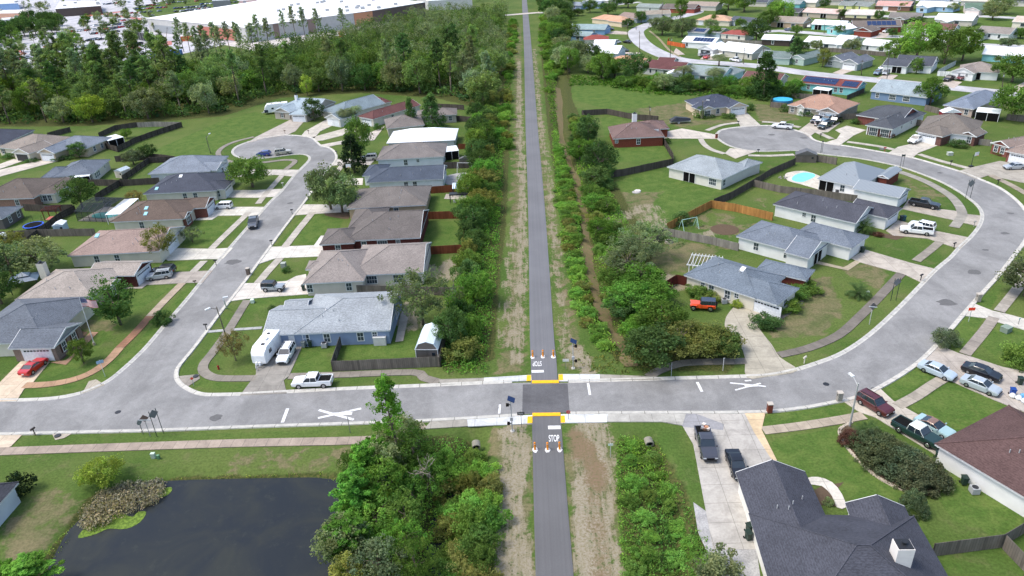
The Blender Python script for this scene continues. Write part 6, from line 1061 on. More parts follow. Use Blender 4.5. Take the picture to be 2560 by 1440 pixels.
def car_meshes(kind):
    t = VT[kind]; W = t['W']; m = MB(); m.loft([ring(x, W*k, z0, z1) for x, z0, z1, k in t['deck']]); gb, gr, gf, gw, zb, zt = t['gh']
    R = {}
    roofw = W*.78 if kind not in ('jeep', 'boxcar', 'van', 'pickup') else W*.84; bw = W*.93
    if kind == 'jeep': roofw, bw = W*.84, W*.88
    # roof skin and pillars belong to the body
    rt = MB(); rt.loft([[Vector((gr-.03, y*roofw*.98, z)) for y, z in ((-1,zt-.07),(-.9,zt),(.9,zt),(1,zt-.07))], [Vector(((gr+gf)/2, y*roofw*1.0, z)) for y, z in ((-1,zt-.05),(-.9,zt+.03),(.9,zt+.03),(1,zt-.05))], [Vector((gf+.03, y*roofw*.98, z)) for y, z in ((-1,zt-.07),(-.9,zt),(.9,zt),(1,zt-.07))]])
    for y in (-1, 1):
        mid = (gr+gf)/2+(.15 if kind != 'jeep' else 0)
        for (xb, xt, r_) in ((gw, gf, .035), (gb+.02, gr+.02, .05), (mid+.05, mid, .035)) + (((gb+gr)/2+.55 if False else gb+.75, gr+.62, .04),)*(kind in ('suv', 'van', 'boxcar', 'jeep')):
            rt.tube((xb, y*bw*1.005, zb-.02), (xt, y*roofw*1.01, zt-.03), r_, r_, 5)
    g = MB(); g.loft([[Vector((gb, -bw, zb-.05)), Vector((gr, -roofw, zt-.05)), Vector((gr, roofw, zt-.05)), Vector((gb, bw, zb-.05))], [Vector((gw, -bw, zb-.05)), Vector((gf, -roofw, zt-.05)), Vector((gf, roofw, zt-.05)), Vector((gw, bw, zb-.05))]])
    if kind == 'jeep':
        for sx in (t['wb'][0], t['wb'][1]):
            for sy in (-1, 1): m.box((sx, sy*W*.92, .98), (1.15, .32, .1))
    R['body'] = m.mesh('body', 'car_paint', False); R['roof'] = rt.mesh('roof', 'car_paint'); R['glass'] = g.mesh('windows', 'glass')
    wh = MB(); r = t['wr']; wh.tube((0, -.12, 0), (0, .12, 0), r, r, 18); R['tyre'] = wh.mesh('tyre', 'rubber', False)
    rm = MB(); rm.tube((0, .10, 0), (0, .135, 0), r*.62, r*.55, 12); R['rim'] = rm.mesh('rim', 'chrome')
    fx = t['deck'][-1][0]; rx = t['deck'][0][0]; hz = t['deck'][-1][2]-.06; q = MB()
    R['headlight'] = MB().box((0, 0, 0), (.12, .36, .16)).mesh('headlight', 'lamp_clear'); R['taillight'] = MB().box((0, 0, 0), (.1, .26, .22)).mesh('taillight', 'lamp_red')
    bm = MB().box((fx-.02, 0, .42), (.14, W*1.5, .2)).mesh('bumper', 'dark_metal'); R['bumper'] = bm
    R['mirror'] = MB().box((gw-.15, W+.1, zb+.05), (.14, .2, .16)).box((gw-.15, -W-.1, zb+.05), (.14, .2, .16)).mesh('mirror', 'car_paint')
    R['grille'] = MB().box((fx-.0, 0, hz-.12), (.08, W*.9, .2)).mesh('grille', 'dark_void')
    R['plate'] = MB().box((rx-.01, 0, .62), (.04, .34, .16)).mesh('number_plate', 'white_paint')
    if kind == 'pickup':
        R['bed'] = MB().box((-1.93, 0, 1.13), (1.75, W*1.62, .1)).mesh('bed', 'dark_void')
        rail = MB(); [rail.box((-1.95, s*W*.92, 1.21), (1.95, .13, .12)) for s in (-1, 1)]; rail.box((-2.88, 0, 1.21), (.1, W*1.75, .12)); R['rail'] = rail.mesh('bed_rail', 'car_paint')
    if kind in ('suv',): R['rack'] = MB().box((-.9, W*.6, zt+.07), (1.9, .05, .06)).box((-.9, -W*.6, zt+.07), (1.9, .05, .06)).mesh('roof_rack', 'dark_metal')
    return R
CM = {}
def vehicle(kind, rear, front, col, label, cat=None, group=None, roofcol=None, glass=None, scale=1, cover=None, bedcol=None, z=None):
    """rear, front: photo pixels of the ground under the two ends"""
    if kind not in CM: CM[kind] = car_meshes(kind)
    R = CM[kind]; t = VT[kind]; a, b = P(*rear), P(*front); c = (a+b)/2; d = b-a; rz = math.atan2(d.y, d.x)
    zz = .12 if z is None else z
    cat = cat or {'sedan': 'car', 'coupe': 'car', 'hatch': 'car', 'boxcar': 'car', 'suv': 'suv', 'van': 'van', 'jeep': 'off-road car', 'pickup': 'pickup truck'}[kind]
    nm = {'car': 'parked_car', 'suv': 'parked_suv', 'van': 'parked_van', 'off-road car': 'offroad_car', 'pickup truck': 'pickup_truck'}.get(cat, 'parked_car')
    root = thing(nm, label, cat, (c.x, c.y, zz), rz, group); root.scale = (scale,)*3
    link('body', R['body'], root, col)
    link('roof', R['roof'], root, roofcol or col); link('windows', R['glass'], root)
    for x in t['wb']:
        for s in (-1, 1):
            w_ = link('wheel', R['tyre'], root, None, (x, s*(t['W']-.1), t['wr'])); w_.name = 'wheel'; rm = link('rim', R['rim'], w_); rm.rotation_euler = (0, 0, 0 if s > 0 else math.pi)
    fx, rx = t['deck'][-1][0], t['deck'][0][0]; hz = t['deck'][-1][2]-.08; tz = t['deck'][0][2]-.12; kw = t['deck'][-1][3]*t['W']
    for s in (-1, 1):
        link('headlight', R['headlight'], root, None, (fx-.05, s*(kw-.2), hz)); link('taillight', R['taillight'], root, None, (rx+.02, s*(t['W']*t['deck'][0][3]-.14), tz))
    link('bumper', R['bumper'], root); link('mirror', R['mirror'], root, col); link('grille', R['grille'], root); link('number_plate', R['plate'], root)
    for k in ('bed', 'rail', 'rack'):
        if k in R: link({'bed': 'truck_bed', 'rail': 'bed_rail', 'rack': 'roof_rack'}[k], R[k], root, col)
    if kind == 'jeep': MB().tube((-2.12, 0, 1.0), (-2.36, 0, 1.0), .4, .4, 16).build('spare_wheel', 'rubber', root)
    return root
cWH, cSI, cBK, cGY, cRD, cBL, cOR, cMR, cTE = hx(232,234,234), hx(168,174,178), hx(26,28,34), hx(84,88,94), hx(190,26,30), hx(34,56,130), hx(236,84,40), hx(82,34,38), hx(32,58,55)
V = vehicle
V('coupe', (62,945), (112,905), cRD, 'bright red coupe on the tan driveway at the left'); V('suv', (427,693), (375,700), cSI, 'silver suv beside the black one on the brick house driveway'); V('suv', (437,683), (384,686), cBK, 'black suv behind the silver one on the brick house driveway')
V('boxcar', (582,521), (540,522), cWH, 'white boxy car on the driveway of the dark brown roofed house'); V('pickup', (637,556), (633,572), cGY, 'dark grey pickup parked on the left street'); V('hatch', (678,389), (643,390), cBL, 'dark blue hatchback in the left turning circle'); V('suv', (691,388), (725,384), hx(176,172,160), 'beige suv in the left turning circle')
V('hatch', (565,440), (592,438), cWH, 'white car half hidden behind the broad oak'); V('suv', (930,400), (915,401), hx(190,188,180), 'beige suv beyond the nearly black magnolia', 'suv'); V('jeep', (660,727), (712,727), hx(150,158,164), 'silver open off-road car with black soft top on the white driveway', roofcol=hx(30,30,34))
V('suv', (728,877), (707,913), cWH, 'white suv parked beside the camper trailer'); V('pickup', (832,963), (736,966), cWH, 'white crew cab pickup parked at the roadside by the fence'); V('jeep', (1787,775), (1724,771), cOR, 'orange off-road car with dark top on the lawn', roofcol=hx(50,60,76))
V('pickup', (1752,1083), (1776,1162), hx(66,68,76), 'dark grey pickup with loaded bed on the wide driveway', scale=.98); V('sedan', (1828,1140), (1852,1205), cBK, 'black sedan half hidden by the charcoal roof'); V('suv', (2148,1000), (2222,1044), cMR, 'maroon suv with roof rack below the street lamp')
V('pickup', (2245,1070), (2338,1120), cTE, 'dark green pickup with peeling white roof', roofcol=hx(206,212,206)); V('coupe', (2298,1060), (2372,1098), hx(160,190,192), 'pale aqua convertible with brown soft top behind the green pickup', roofcol=hx(132,104,88))
V('sedan', (2300,920), (2382,953), hx(176,190,202), 'silver sedan with sunroof nearest the kerb'); V('sedan', (2408,925), (2495,955), cBK, 'black sedan behind the two silver ones'); V('sedan', (2406,957), (2492,990), hx(172,182,188), 'silver green sedan in front of the black one')
V('pickup', (2275,512), (2344,524), cBK, 'black lifted pickup on the driveway of the metal roofed house'); V('suv', (2335,580), (2272,566), cWH, 'white suv parked behind the white pickup'); V('pickup', (2330,589), (2250,580), cWH, 'white pickup on the driveway of the long white house')
V('pickup', (2305,349), (2272,363), cWH, 'white pickup with black hood before the white garage'); V('sedan', (2558,422), (2512,424), cSI, 'silver sedan at the right edge of the outer street'); V('pickup', (1979,324), (1931,320), cWH, 'white pickup in the right turning circle')
V('pickup', (2052,300), (2031,311), hx(40,44,60), 'dark pickup at the top of the crowded driveway'); V('jeep', (2040,321), (2052,306), cWH, 'white off-road car with rear spare wheel in the crowded driveway'); V('pickup', (2080,300), (2056,308), hx(120,150,170), 'pale blue pickup in the crowded driveway'); V('pickup', (2075,314), (2048,326), hx(30,54,64), 'dark teal pickup nearest the street in the crowded driveway'); V('pickup', (2098,303), (2076,313), cBK, 'black pickup at the garage of the stone house')
V('suv', (2200,183), (2187,190), hx(120,140,160), 'grey suv with open carport cars, nearest the street'); V('suv', (2222,181), (2206,193), cSI, 'silver van on the cross street driveway', 'van'); V('suv', (2215,173), (2202,176), cWH, 'white suv behind the silver van on the cross street driveway'); V('suv', (2242,172), (2225,183), hx(140,146,152), 'car under a grey cover beside the silver van', 'covered car')
V('pickup', (2382,198), (2360,206), cBK, 'black pickup before the taupe roofed white house'); V('suv', (2412,197), (2396,202), hx(110,30,36), 'red suv before the taupe roofed white house'); V('pickup', (1852,157), (1826,152), cWH, 'white pickup on the cross street near the bend'); V('pickup', (1745,143), (1777,139), cSI, 'silver pickup towing a boat on the bend driveway'); V('coupe', (1762,149), (1770,144), cRD, 'small red car beside the silver pickup')
V('van', (1534,110), (1548,108), cWH, 'white van beside the maroon roof'); V('sedan', (1577,109), (1558,107), cBK, 'black car on the lawn beside the white van'); V('sedan', (1570,144), (1592,143), cSI, 'silver sedan on the path below the white roof'); V('sedan', (1553,128), (1568,130), cBK, 'black sedan at the white roofed house'); V('suv', (1513,76), (1535,76), cBK, 'black suv beside the blue gabled house')
V('suv', (2016,72), (2035,66), cWH, 'white suv before the aqua gabled house'); V('sedan', (1960,77), (1984,78), hx(90,100,120), 'dark blue sedan on the middle street'); V('suv', (2225,81), (2210,83), cWH, 'white car before the solar roofed brick house'); V('suv', (1922,68), (1936,62), cSI, 'silver suv on the driveway left of the tan roofed house'); V('suv', (2430,115), (2448,109), hx(120,70,80), 'reddish suv on the middle street far right'); V('pickup', (2420,121), (2436,117), hx(80,110,160), 'blue pickup beside the reddish suv')
V('hatch', (1860,180), (1850,190), hx(60,70,90), 'dark car beside the small grey side wing'); V('suv', (1912,150), (1922,152), hx(70,76,84), 'dark car under the white carport roof'); V('suv', (1975,12), (1998,10), cWH, 'white car before the teal house'); V('pickup', (2250,22), (2262,20), hx(150,90,80), 'reddish pickup before the brown brick house')
# cars in the car parks, each its own small thing
def far_car(u, v, rz, col, i):
    if 'far' not in CM:
        m = MB(); t = VT['sedan']; m.loft([ring(x, .9*k, .3, z1) for x, z0, z1, k in t['deck']], 0); gb, gr, gf, gw, zb, zt = t['gh']
        m.loft([[Vector((gb, -.85, zb)), Vector((gr, -.7, zt)), Vector((gr, .7, zt)), Vector((gb, .85, zb))], [Vector((gw, -.85, zb)), Vector((gf, -.7, zt)), Vector((gf, .7, zt)), Vector((gw, .85, zb))]], 1)
        for x in t['wb']:
            for s in (-.82, .82): m.tube((x, s-.1, .33), (x, s+.1, .33), .33, .33, 10, 2)
        CM['far'] = m.mesh('far_car', ['car_paint', 'glass', 'rubber'])
    p_ = P(u, v); o = link('parked_car', CM['far'], None, col, (p_.x, p_.y, .05), rz); tag(o, 'car in the far car park of the big white store', 'car', 'cars in the far car park')
k = 0
for (u0, v0, u1, v1, n) in ((232,86,300,80,9),(262,74,330,66,8),(235,101,262,100,3),(222,103,250,98,4),(118,118,150,112,3),(330,34,420,28,8),(440,22,520,16,10),(470,26,530,20,8),(300,52,360,56,7),(270,72,290,80,3),(380,40,400,56,3),(505,12,600,6,8),(340,112,362,110,2),(200,60,240,54,4),(10,44,20,43,2),(420,8,520,2,7),(236,76,300,71,10),(240,66,330,60,10),(340,24,420,19,10),(350,16,430,11,9),(440,30,500,26,8),(180,80,230,76,6),(150,92,200,88,6),(100,128,140,124,4),(40,150,80,146,4),(200,120,250,116,6),(60,20,130,16,7),(260,12,330,6,8)):
    for i in range(n):
        if random.random() < .85: far_car(u0+(u1-u0)*i/n+random.uniform(-1, 1), v0+(v1-v0)*i/n+random.uniform(-.4, .4), 1.2+random.choice([0, math.pi])+random.uniform(-.05, .05), random.choice([cWH, cWH, cSI, cBK, cGY, cRD, cBL, hx(60,66,80)]), k); k += 1
# camper trailers, boat
def camper(rear, front, label, L=6.4, H=3.0, dark=False):
    a, b = P(*rear), P(*front); c = (a+b)/2; d = b-a; root = thing('camper_trailer', label, 'camper trailer', (c.x, c.y, .1), math.atan2(d.y, d.x))
    m = MB(); st = [(-L/2,.7,2.7,.9),(-L/2+.25,.5,H,1),(L/2-1.1,.5,H,1),(L/2-.25,.5,2.5,.97),(L/2,.6,1.9,.9)]; m.loft([ring(x, 1.22*k, z0, z1, n2=.2) for x, z0, z1, k in st]); m.build('body', 'painted', root, cWH)
    if dark: MB().box((L/2-.5, 0, 1.1), (1.3, 2.5, 1.0)).build('front_cap', 'painted', root, hx(44,52,70))
    for x, y, s in ((.9,-1.24,.8),(-1.0,-1.24,.9),(-2.2,-1.24,.5),(1.4,1.24,.8)): w_ = MB().box((x, y, 1.9), (s, .06, .6)).build('window', 'glass', root)
    MB().box((-.3, 1.25, 1.5), (.7, .05, 1.8)).build('door', 'trim', root)
    MB().box((0, 0, H+.12), (.9, .75, .28)).build('air_unit', 'painted', root, hx(224,224,220)); MB().box((1.5, .3, H+.05), (.45, .45, .14)).build('roof_vent', 'dark_metal', root); MB().box((-1.7, -.2, H+.05), (.4, .4, .12)).build('roof_vent', 'dark_metal', root)
    MB().tube((L/2-.1, .7, .6), (L/2+1.3, 0, .55), .05, .05, 6).tube((L/2-.1, -.7, .6), (L/2+1.3, 0, .55), .05, .05, 6).tube((L/2+1.1, 0, .0), (L/2+1.1, 0, .8), .05, .05, 6).build('hitch', 'galvanised', root)
    MB().tube((L/2+.35, .25, .55), (L/2+.35, .25, 1.05), .17, .17, 10).tube((L/2+.35, -.25, .55), (L/2+.35, -.25, 1.05), .17, .17, 10).build('gas_bottle', 'painted', root, cWH)
    for x in (-.85, .05):
        for y in (-1.12, 1.12): w_ = MB().tube((x, y-.12, .34), (x, y+.12, .34), .34, .34, 14).build('wheel', 'rubber', root)
    return root
camper((690,868), (655,913), 'white camper trailer parked beside the pale blue house'); camper((712,280), (676,284), 'white and navy fifth wheel trailer behind the pale blue grey roof', 8.5, 3.5, True)
a, b = P(1780,146), P(1803,142); c = (a+b)/2; r_ = thing('boat_on_trailer', 'white boat on a trailer behind the silver pickup', 'boat', (c.x, c.y, .1), math.atan2((b-a).y, (b-a).x))
m = MB(); m.loft([[Vector((x, -w_, 1.3)), Vector((x, 0, .5)), Vector((x, w_, 1.3))] for x, w_ in ((-3, 1.1), (0, 1.2), (2, .9), (3.3, .05))]); m.build('hull', 'painted', r_, cWH); MB().box((-.3, 0, .4), (5, .2, .15)).tube((-.8,-1,.35),(-.8,1,.35),.35,.35,12).build('trailer', 'galvanised', r_)
a = P(1700,308); r_ = thing('covered_boat', 'boat under a dark tarpaulin beside the red brick house', 'boat', (a.x, a.y, .1), .05); m = MB(); m.loft([[Vector((x, -w_, .8)), Vector((x, -w_*.6, z)), Vector((x, w_*.6, z)), Vector((x, w_, .8))] for x, w_, z in ((-3.2, .9, 1.2), (-1.5, 1.15, 2.0), (.5, 1.1, 1.7), (2.2, .9, 1.5), (3.3, .1, 1.2))]); m.build('tarpaulin', 'painted', r_, hx(40,44,52)); MB().box((0, 0, .5), (6.4, .9, .25)).tube((-.6,-1,.35),(-.6,1,.35),.35,.35,12).build('trailer', 'galvanised', r_)
# ================================================================ FENCES
def fence(label, pts, col, h=1.85, post=2.4, cat='fence', tops=True):
    w_ = W2(pts); org = w_[0].copy(); root = thing('fence', label, cat, org); m = MB(); mp = MB(); mr = MB(); L = 0
    for i in range(len(w_)-1):
        a, b = w_[i]-org, w_[i+1]-org; d = (b-a); l = d.length; d.normalize(); n_ = Vector((-d.y, d.x, 0))*.02
        za = Vector((0, 0, .04)); zb = Vector((0, 0, h)); nseg = max(1, int(l/post)); 
        for s in range(nseg):
            p0, p1 = a+d*l*s/nseg, a+d*l*(s+1)/nseg; j = random.uniform(-.03, .03); zt = Vector((0, 0, h+j)); u0, u1 = L+l*s/nseg, L+l*(s+1)/nseg
            for sg in (-1, 1):
                vs = [p0+n_*sg+za, p1+n_*sg+za, p1+n_*sg+zt, p0+n_*sg+zt]; uv = [(u0, 0), (u1, 0), (u1, 1), (u0, 1)]
                if sg > 0: vs, uv = vs[::-1], uv[::-1]
                m.add(vs, [(0, 1, 2, 3)], 0, uv)
            m.add([p0-n_+zt, p1-n_+zt, p1+n_+zt, p0+n_+zt], [(0, 1, 2, 3)], 0, [(u0, 0), (u1, 0), (u1, 1), (u0, 1)])
        for s in range(nseg+1):
            p_ = a+d*l*s/nseg+n_*3.5; mp.box((p_.x, p_.y, h*.48), (.1, .1, h*.96), math.atan2(d.y, d.x))
        for z in (.35, h*.55, h-.25): c = (a+b)/2+n_*3.0; mr.box((c.x, c.y, z), (l, .04, .09), math.atan2(d.y, d.x))
        L += l
    m.build('panel', 'fence_wood', root, col); mp.build('post', 'fence_wood', root, [x*.85 for x in col[:3]]); mr.build('rail', 'fence_wood', root, [x*.9 for x in col[:3]])
    return root
WGR, WDK, WRD, WNEW, WLT = hx(112,106,98), hx(84,78,72), hx(122,72,50), hx(168,122,70), hx(136,132,124)
fence('weathered grey fence around the back yard with the barn shed', [(853,866),(832,929),(1098,917),(1101,918),(1108,880),(1135,745),(1136,722)], WGR); fence('grey fence between the light grey and taupe roofed houses', [(835,733),(992,735),(1136,740)], WGR, 1.7)
fence('reddish brown fence along the upper side of the lush back yard', [(1056,549),(1168,546)], WRD); fence('reddish brown fence along the lower side of the lush back yard', [(1071,637),(1156,632),(1168,546)], WRD); fence('short reddish fence beside the striped canopy', [(1077,484),(1140,480)], WRD); fence('dark fence behind the charcoal blue roofed white house', [(1110,422),(1186,420)], WDK); fence('reddish fence right of the screened sunroom', [(1146,373),(1192,372)], WRD, 1.6); fence('dark fence right of the far brown grey house', [(1130,302),(1180,306)], WDK); fence('dark fence at the foot of the wood behind the maroon roof', [(1060,270),(1160,275)], WDK)
fence('long dark fence running down from the wood at the left', [(456,318),(395,338),(340,358),(296,381),(258,369)], WDK, 1.9); fence('pale end fence of the long yard beside the wood', [(345,319),(390,317),(456,318)], WLT); fence('dark fence from the blue grey patio up to the wood', [(250,345),(290,326),(345,318)], WDK); fence('dark fence behind the charcoal roofed house at the left', [(122,345),(178,330)], WDK)
fence('dark fence between the white shed and the black roofed house', [(290,405),(345,402),(385,398),(440,405),(375,408),(330,440),(308,455)], WDK, 1.8); fence('dark fence right of the sunroom house, lower part', [(225,464),(306,466),(400,460)], WDK); fence('diagonal dark fence between the two black roofed back yards', [(308,462),(240,503)], WDK); fence('dark fence from the round tree down to the corner of the yards', [(190,530),(155,548),(105,587),(60,622),(40,660)], WDK); fence('dark fence behind the trampoline yard', [(62,527),(125,530),(185,528)], WDK); fence('grey fence above the pinkish roofed house', [(0,598),(100,592),(240,590)], WGR)
fence('dark fence behind the red brick house and chimney', [(1461,302),(1455,290),(1518,286),(1572,297),(1590,300),(1645,305)], WDK, 1.9); fence('dark fence below the red brick house lawn', [(1505,436),(1516,446),(1560,440),(1683,413),(1682,400),(1658,360)], WDK, 1.9)
fence('long dark fence climbing past the swimming pool yard', [(1618,640),(1658,592)], WDK); fence('grey fence with dark posts between the two back yards', [(1657,588),(1710,598),(1780,612),(1845,628)], WLT, 1.7); fence('new light wooden fence around the play yard', [(1668,578),(1777,520),(1840,530),(1930,552)], WNEW, 1.85); fence('dark fence right of the light grey roof', [(1785,516),(1830,497),(1880,468),(1925,440),(1988,412)], WDK, 1.85); fence('grey fence above the long charcoal roof', [(1882,466),(1950,482),(2040,492),(2140,506)], WGR, 1.7); fence('grey fence beside the wooden shed above the pool', [(2040,404),(2090,412)], WGR)
fence('maroon stained fence beside the large blue grey roof', [(1625,756),(1658,730),(1690,710),(1718,715)], hx(92,46,40), 1.85); fence('grey gated fence at the bottom right corner', [(2330,1392),(2500,1370),(2600,1310)], WGR, 1.9); fence('grey fence at the bottom right edge below the gated one', [(2505,1372),(2570,1440),(2620,1480)], WGR, 1.9)
fence('fence behind the salmon roofed stone house and round pool', [(1928,256),(1925,268),(1965,272)], WGR, 1.8); fence('dark fence around the round pool', [(1935,238),(1990,246),(2060,250)], WGR, 1.7); fence('grey fence between the stone house and the dark slate roof', [(2098,300),(2145,298)], WGR, 1.8); fence('grey fence behind the dark slate roofed brick house', [(2276,312),(2330,320)], WGR, 1.8); fence('grey fence right of the red shed', [(2310,276),(2345,285),(2380,300),(2400,304)], WGR, 1.8); fence('grey fence at the right edge above the brick house', [(2515,300),(2600,310)], WGR); fence('grey fence beside the arched window house', [(2445,362),(2476,366)], WLT, 1.7); fence('brown fence between the turquoise and the light blue house', [(2117,250),(2160,232)], WDK, 1.7)
fence('bright orange brown fence at the inner bend', [(1672,104),(1668,112),(1712,120)], hx(196,100,58), 1.9); fence('white fence in front of the taupe roofed white house', [(2342,190),(2380,192)], hx(220,222,222), 1.8); fence('pale fence running up beside the taupe roofed white house', [(2345,186),(2388,163)], hx(196,198,196), 1.8); fence('grey fence behind the white awning house', [(2050,128),(2150,136),(2225,142)], WGR, 1.8); fence('grey fence along the blue grey house at the top of the trail', [(1428,20),(1480,17),(1540,16)], WDK, 1.9); fence('dark fence behind the teal patio house', [(1660,200),(1720,208),(1790,215)], WDK, 1.8); fence('grey fence behind the white dormer roof', [(1790,105),(1850,110),(1905,112)], WLT, 1.8); fence('white fence in the upper far row', [(2360,60),(2430,64)], hx(214,214,210), 1.7); fence('dark fence below the blue gabled houses', [(1420,95),(1455,94)], WDK, 1.8); fence('dark fence across the far row of brick houses', [(2100,52),(2190,56),(2260,58)], WDK, 1.8)
# ================================================================ SHEDS AND YARD THINGS
def shed(u, v, L, D, H, rot, wall, roof, label, kind='gable', door=None):
    p_ = P(u, v); root = thing('garden_shed', label, 'shed', (p_.x, p_.y, 0), math.radians(rot))
    MB().box((0, 0, H/2), (L, D, H)).build('wall', 'wall_siding', root, wall)
    m = MB(); e = .12
    if kind == 'gambrel': prof = [(-L/2-e, H-.05), (-L/2*.72, H+.95), (0, H+1.35), (L/2*.72, H+.95), (L/2+e, H-.05)]
    else: prof = [(-L/2-e, H-.05), (0, H+L*.2), (L/2+e, H-.05)]
    n = len(prof); vs = [Vector((x, y, z)) for y in (-D/2-e, D/2+e) for x, z in prof]; m.add(vs, [(i, i+1, n+i+1, n+i) for i in range(n-1)]+[tuple(range(n))[::-1], tuple(range(n, 2*n))]); m.build('roof', 'roof_metal', root, roof)
    if kind == 'gambrel':
        vs = [Vector((x*.94, -D/2-e-.02, z-.06)) for x, z in prof]; MB().add(vs, [tuple(range(n))]).build('gable', 'wall_siding', root, wall)
        MB().box((0, -D/2-.14, H-.02), (L+.1, .04, .12)).box((-L/2, -D/2-.02, H/2), (.1, .1, H)).box((L/2, -D/2-.02, H/2), (.1, .1, H)).build('trim_board', 'trim', root)
    MB().box((-L*.1, -D/2-.03, H*.45), (.9, .05, H*.85)).build('door', 'painted', root, door or [c*.8 for c in wall[:3]])
    w_ = MB().box((L*.3, -D/2-.03, H*.6), (.5, .05, .5)).build('window', 'glass', root)
    return root
shed(1078, 880, 3.4, 5.6, 2.3, -4, hx(104,98,94), hx(206,220,228), 'grey barn shed with pale gambrel roof by the fence', 'gambrel'); shed(310, 441, 2.6, 3.2, 2.1, -20, hx(206,198,180), hx(176,188,194), 'cream garden shed with flat pale roof beside the dark fence'); shed(155, 577, 2.2, 2.6, 1.9, 10, hx(176,196,206), hx(216,224,226), 'small pale blue shed with white roof below the black pool cage'); shed(2013, 403, 5, 2.4, 2.1, -14, hx(98,92,86), hx(92,90,90), 'brown wooden shed with twin gable at the pool fence'); shed(2372, 299, 5, 3, 2.4, -8, hx(128,34,40), hx(214,218,220), 'red shed with white roof behind the grey brown roof'); shed(1685, 197, 6, 3, 2.2, 0, hx(206,210,208), hx(220,226,228), 'white carport shed beside the maroon roofed grey house'); shed(10, 622-10, 2.6, 2.6, 2, 10, hx(150,170,184), hx(196,206,212), 'small blue shed cut by the left edge'); shed(2100, 125, 5, 4, 2.4, 0, hx(208,214,214), hx(226,230,232), 'small white shed below the long white roofed house'); shed(1165-0, 405, 3.6, 1.2, 1.1, 0, hx(110,106,100), hx(96,96,96), 'low dark storage box in the yard by the dark fence')
# gazebo left
p_ = P(70, 722); r_ = thing('gazebo', 'blue grey hardtop gazebo behind the tan roofed brick house', 'gazebo', (p_.x, p_.y, 0), .4); m = MB()
for s, z, zz in ((2.6, 2.3, 2.9), (1.2, 3.0, 3.3)): m.add([Vector((x*s, y*s, z)) for x, y in ((-1,-.8),(1,-.8),(1,.8),(-1,.8))]+[Vector((0, 0, zz+.3))], [(0,1,4),(1,2,4),(2,3,4),(3,0,4),(3,2,1,0)])
m.build('roof', 'roof_metal', r_, hx(86,104,122)); m = MB(); [MB().box((x*2.3, y*1.8, 1.15), (.12, .12, 2.3)).build('post', 'dark_metal', r_) for x in (-1, 1) for y in (-1, 1)]
# pool cage left
a, b = P(195,553), P(290,556); ex = (b-a).normalized(); ey = Vector((-ex.y, ex.x, 0)); r_ = thing('pool_cage', 'black screened pool cage over a blue pool', 'pool enclosure', a, math.atan2(ex.y, ex.x)); Lc, Dc = (b-a).length*.82, 9.5
m = MB(); g = MB()
for i in range(6):
    x = Lc*i/5; z1 = 2.5; z2 = 3.6
    for seg in (((x,0,0),(x,0,z1)),((x,0,z1),(x,Dc*.28,z2)),((x,Dc*.28,z2),(x,Dc*.72,z2)),((x,Dc*.72,z2),(x,Dc,z1)),((x,Dc,z1),(x,Dc,0))): m.tube(*seg, .05, .05, 4)
for y, z in ((0,2.5),(Dc*.28,3.6),(Dc*.72,3.6),(Dc,2.5),(0,1.0),(Dc*.5,3.6)): m.tube((0,y,z),(Lc,y,z),.05,.05,4)
m.build('frame', 'dark_metal', r_)
q = NT('screen_mesh'); tr_ = q.node('BsdfTransparent'); df = q.node('BsdfDiffuse', Color=hx(44,50,58)); ms = q.node('MixShader'); ms.inputs[0].default_value = .62; q.t.links.new(tr_.outputs[0], ms.inputs[1]); q.t.links.new(df.outputs[0], ms.inputs[2]); q.t.links.new(ms.outputs[0], q.n['Material Output'].inputs[0])
for (p0, p1) in (((0,2.5),(Dc*.28,3.6)),((Dc*.28,3.6),(Dc*.72,3.6)),((Dc*.72,3.6),(Dc,2.5)),((0,0),(0,2.5)),((Dc,2.5),(Dc,0))): g.quad((0,p0[0],p0[1]),(Lc,p0[0],p0[1]),(Lc,p1[0],p1[1]),(0,p1[0],p1[1]))
g.build('screen', 'screen_mesh', r_); m = MB(); m.prism([(2+math.cos(t/16*6.283)*3.4+2.4, 4+math.sin(t/16*6.283)*2.2) for t in range(16)], .1, .14); m.build('pool', 'pool_water', r_)
MB().box((Lc/2, Dc/2, .05), (Lc, Dc, .08)).build('deck', 'painted', r_, hx(180,176,166))
# trampoline, swings, pergolas, round pool
p_ = P(86, 570); r_ = thing('trampoline', 'round trampoline with blue rim and black net posts', 'trampoline', (p_.x, p_.y, 0)); m = MB(); N_ = 24; R0 = 2.25
ringp = lambda r, z: [Vector((r*math.cos(i/N_*6.283), r*math.sin(i/N_*6.283), z)) for i in range(N_)]
m.add(ringp(R0, .85)+ringp(R0-.35, .87), [(i, (i+1) % N_, N_+(i+1) % N_, N_+i) for i in range(N_)]); m.add(ringp(R0, .85)+ringp(R0, .72), [((i+1) % N_, i, N_+i, N_+(i+1) % N_) for i in range(N_)]); m.build('rim_pad', 'painted', r_, hx(28,80,190)); MB().add(ringp(R0-.35, .84), [tuple(range(N_))]).build('mat', 'dark_void', r_)
m = MB(); [m.tube((R0*math.cos(i*1.047), R0*math.sin(i*1.047), 0), (R0*math.cos(i*1.047), R0*math.sin(i*1.047), 2.5), .03, .03, 5) for i in range(6)]; m.build('net_pole', 'dark_metal', r_)
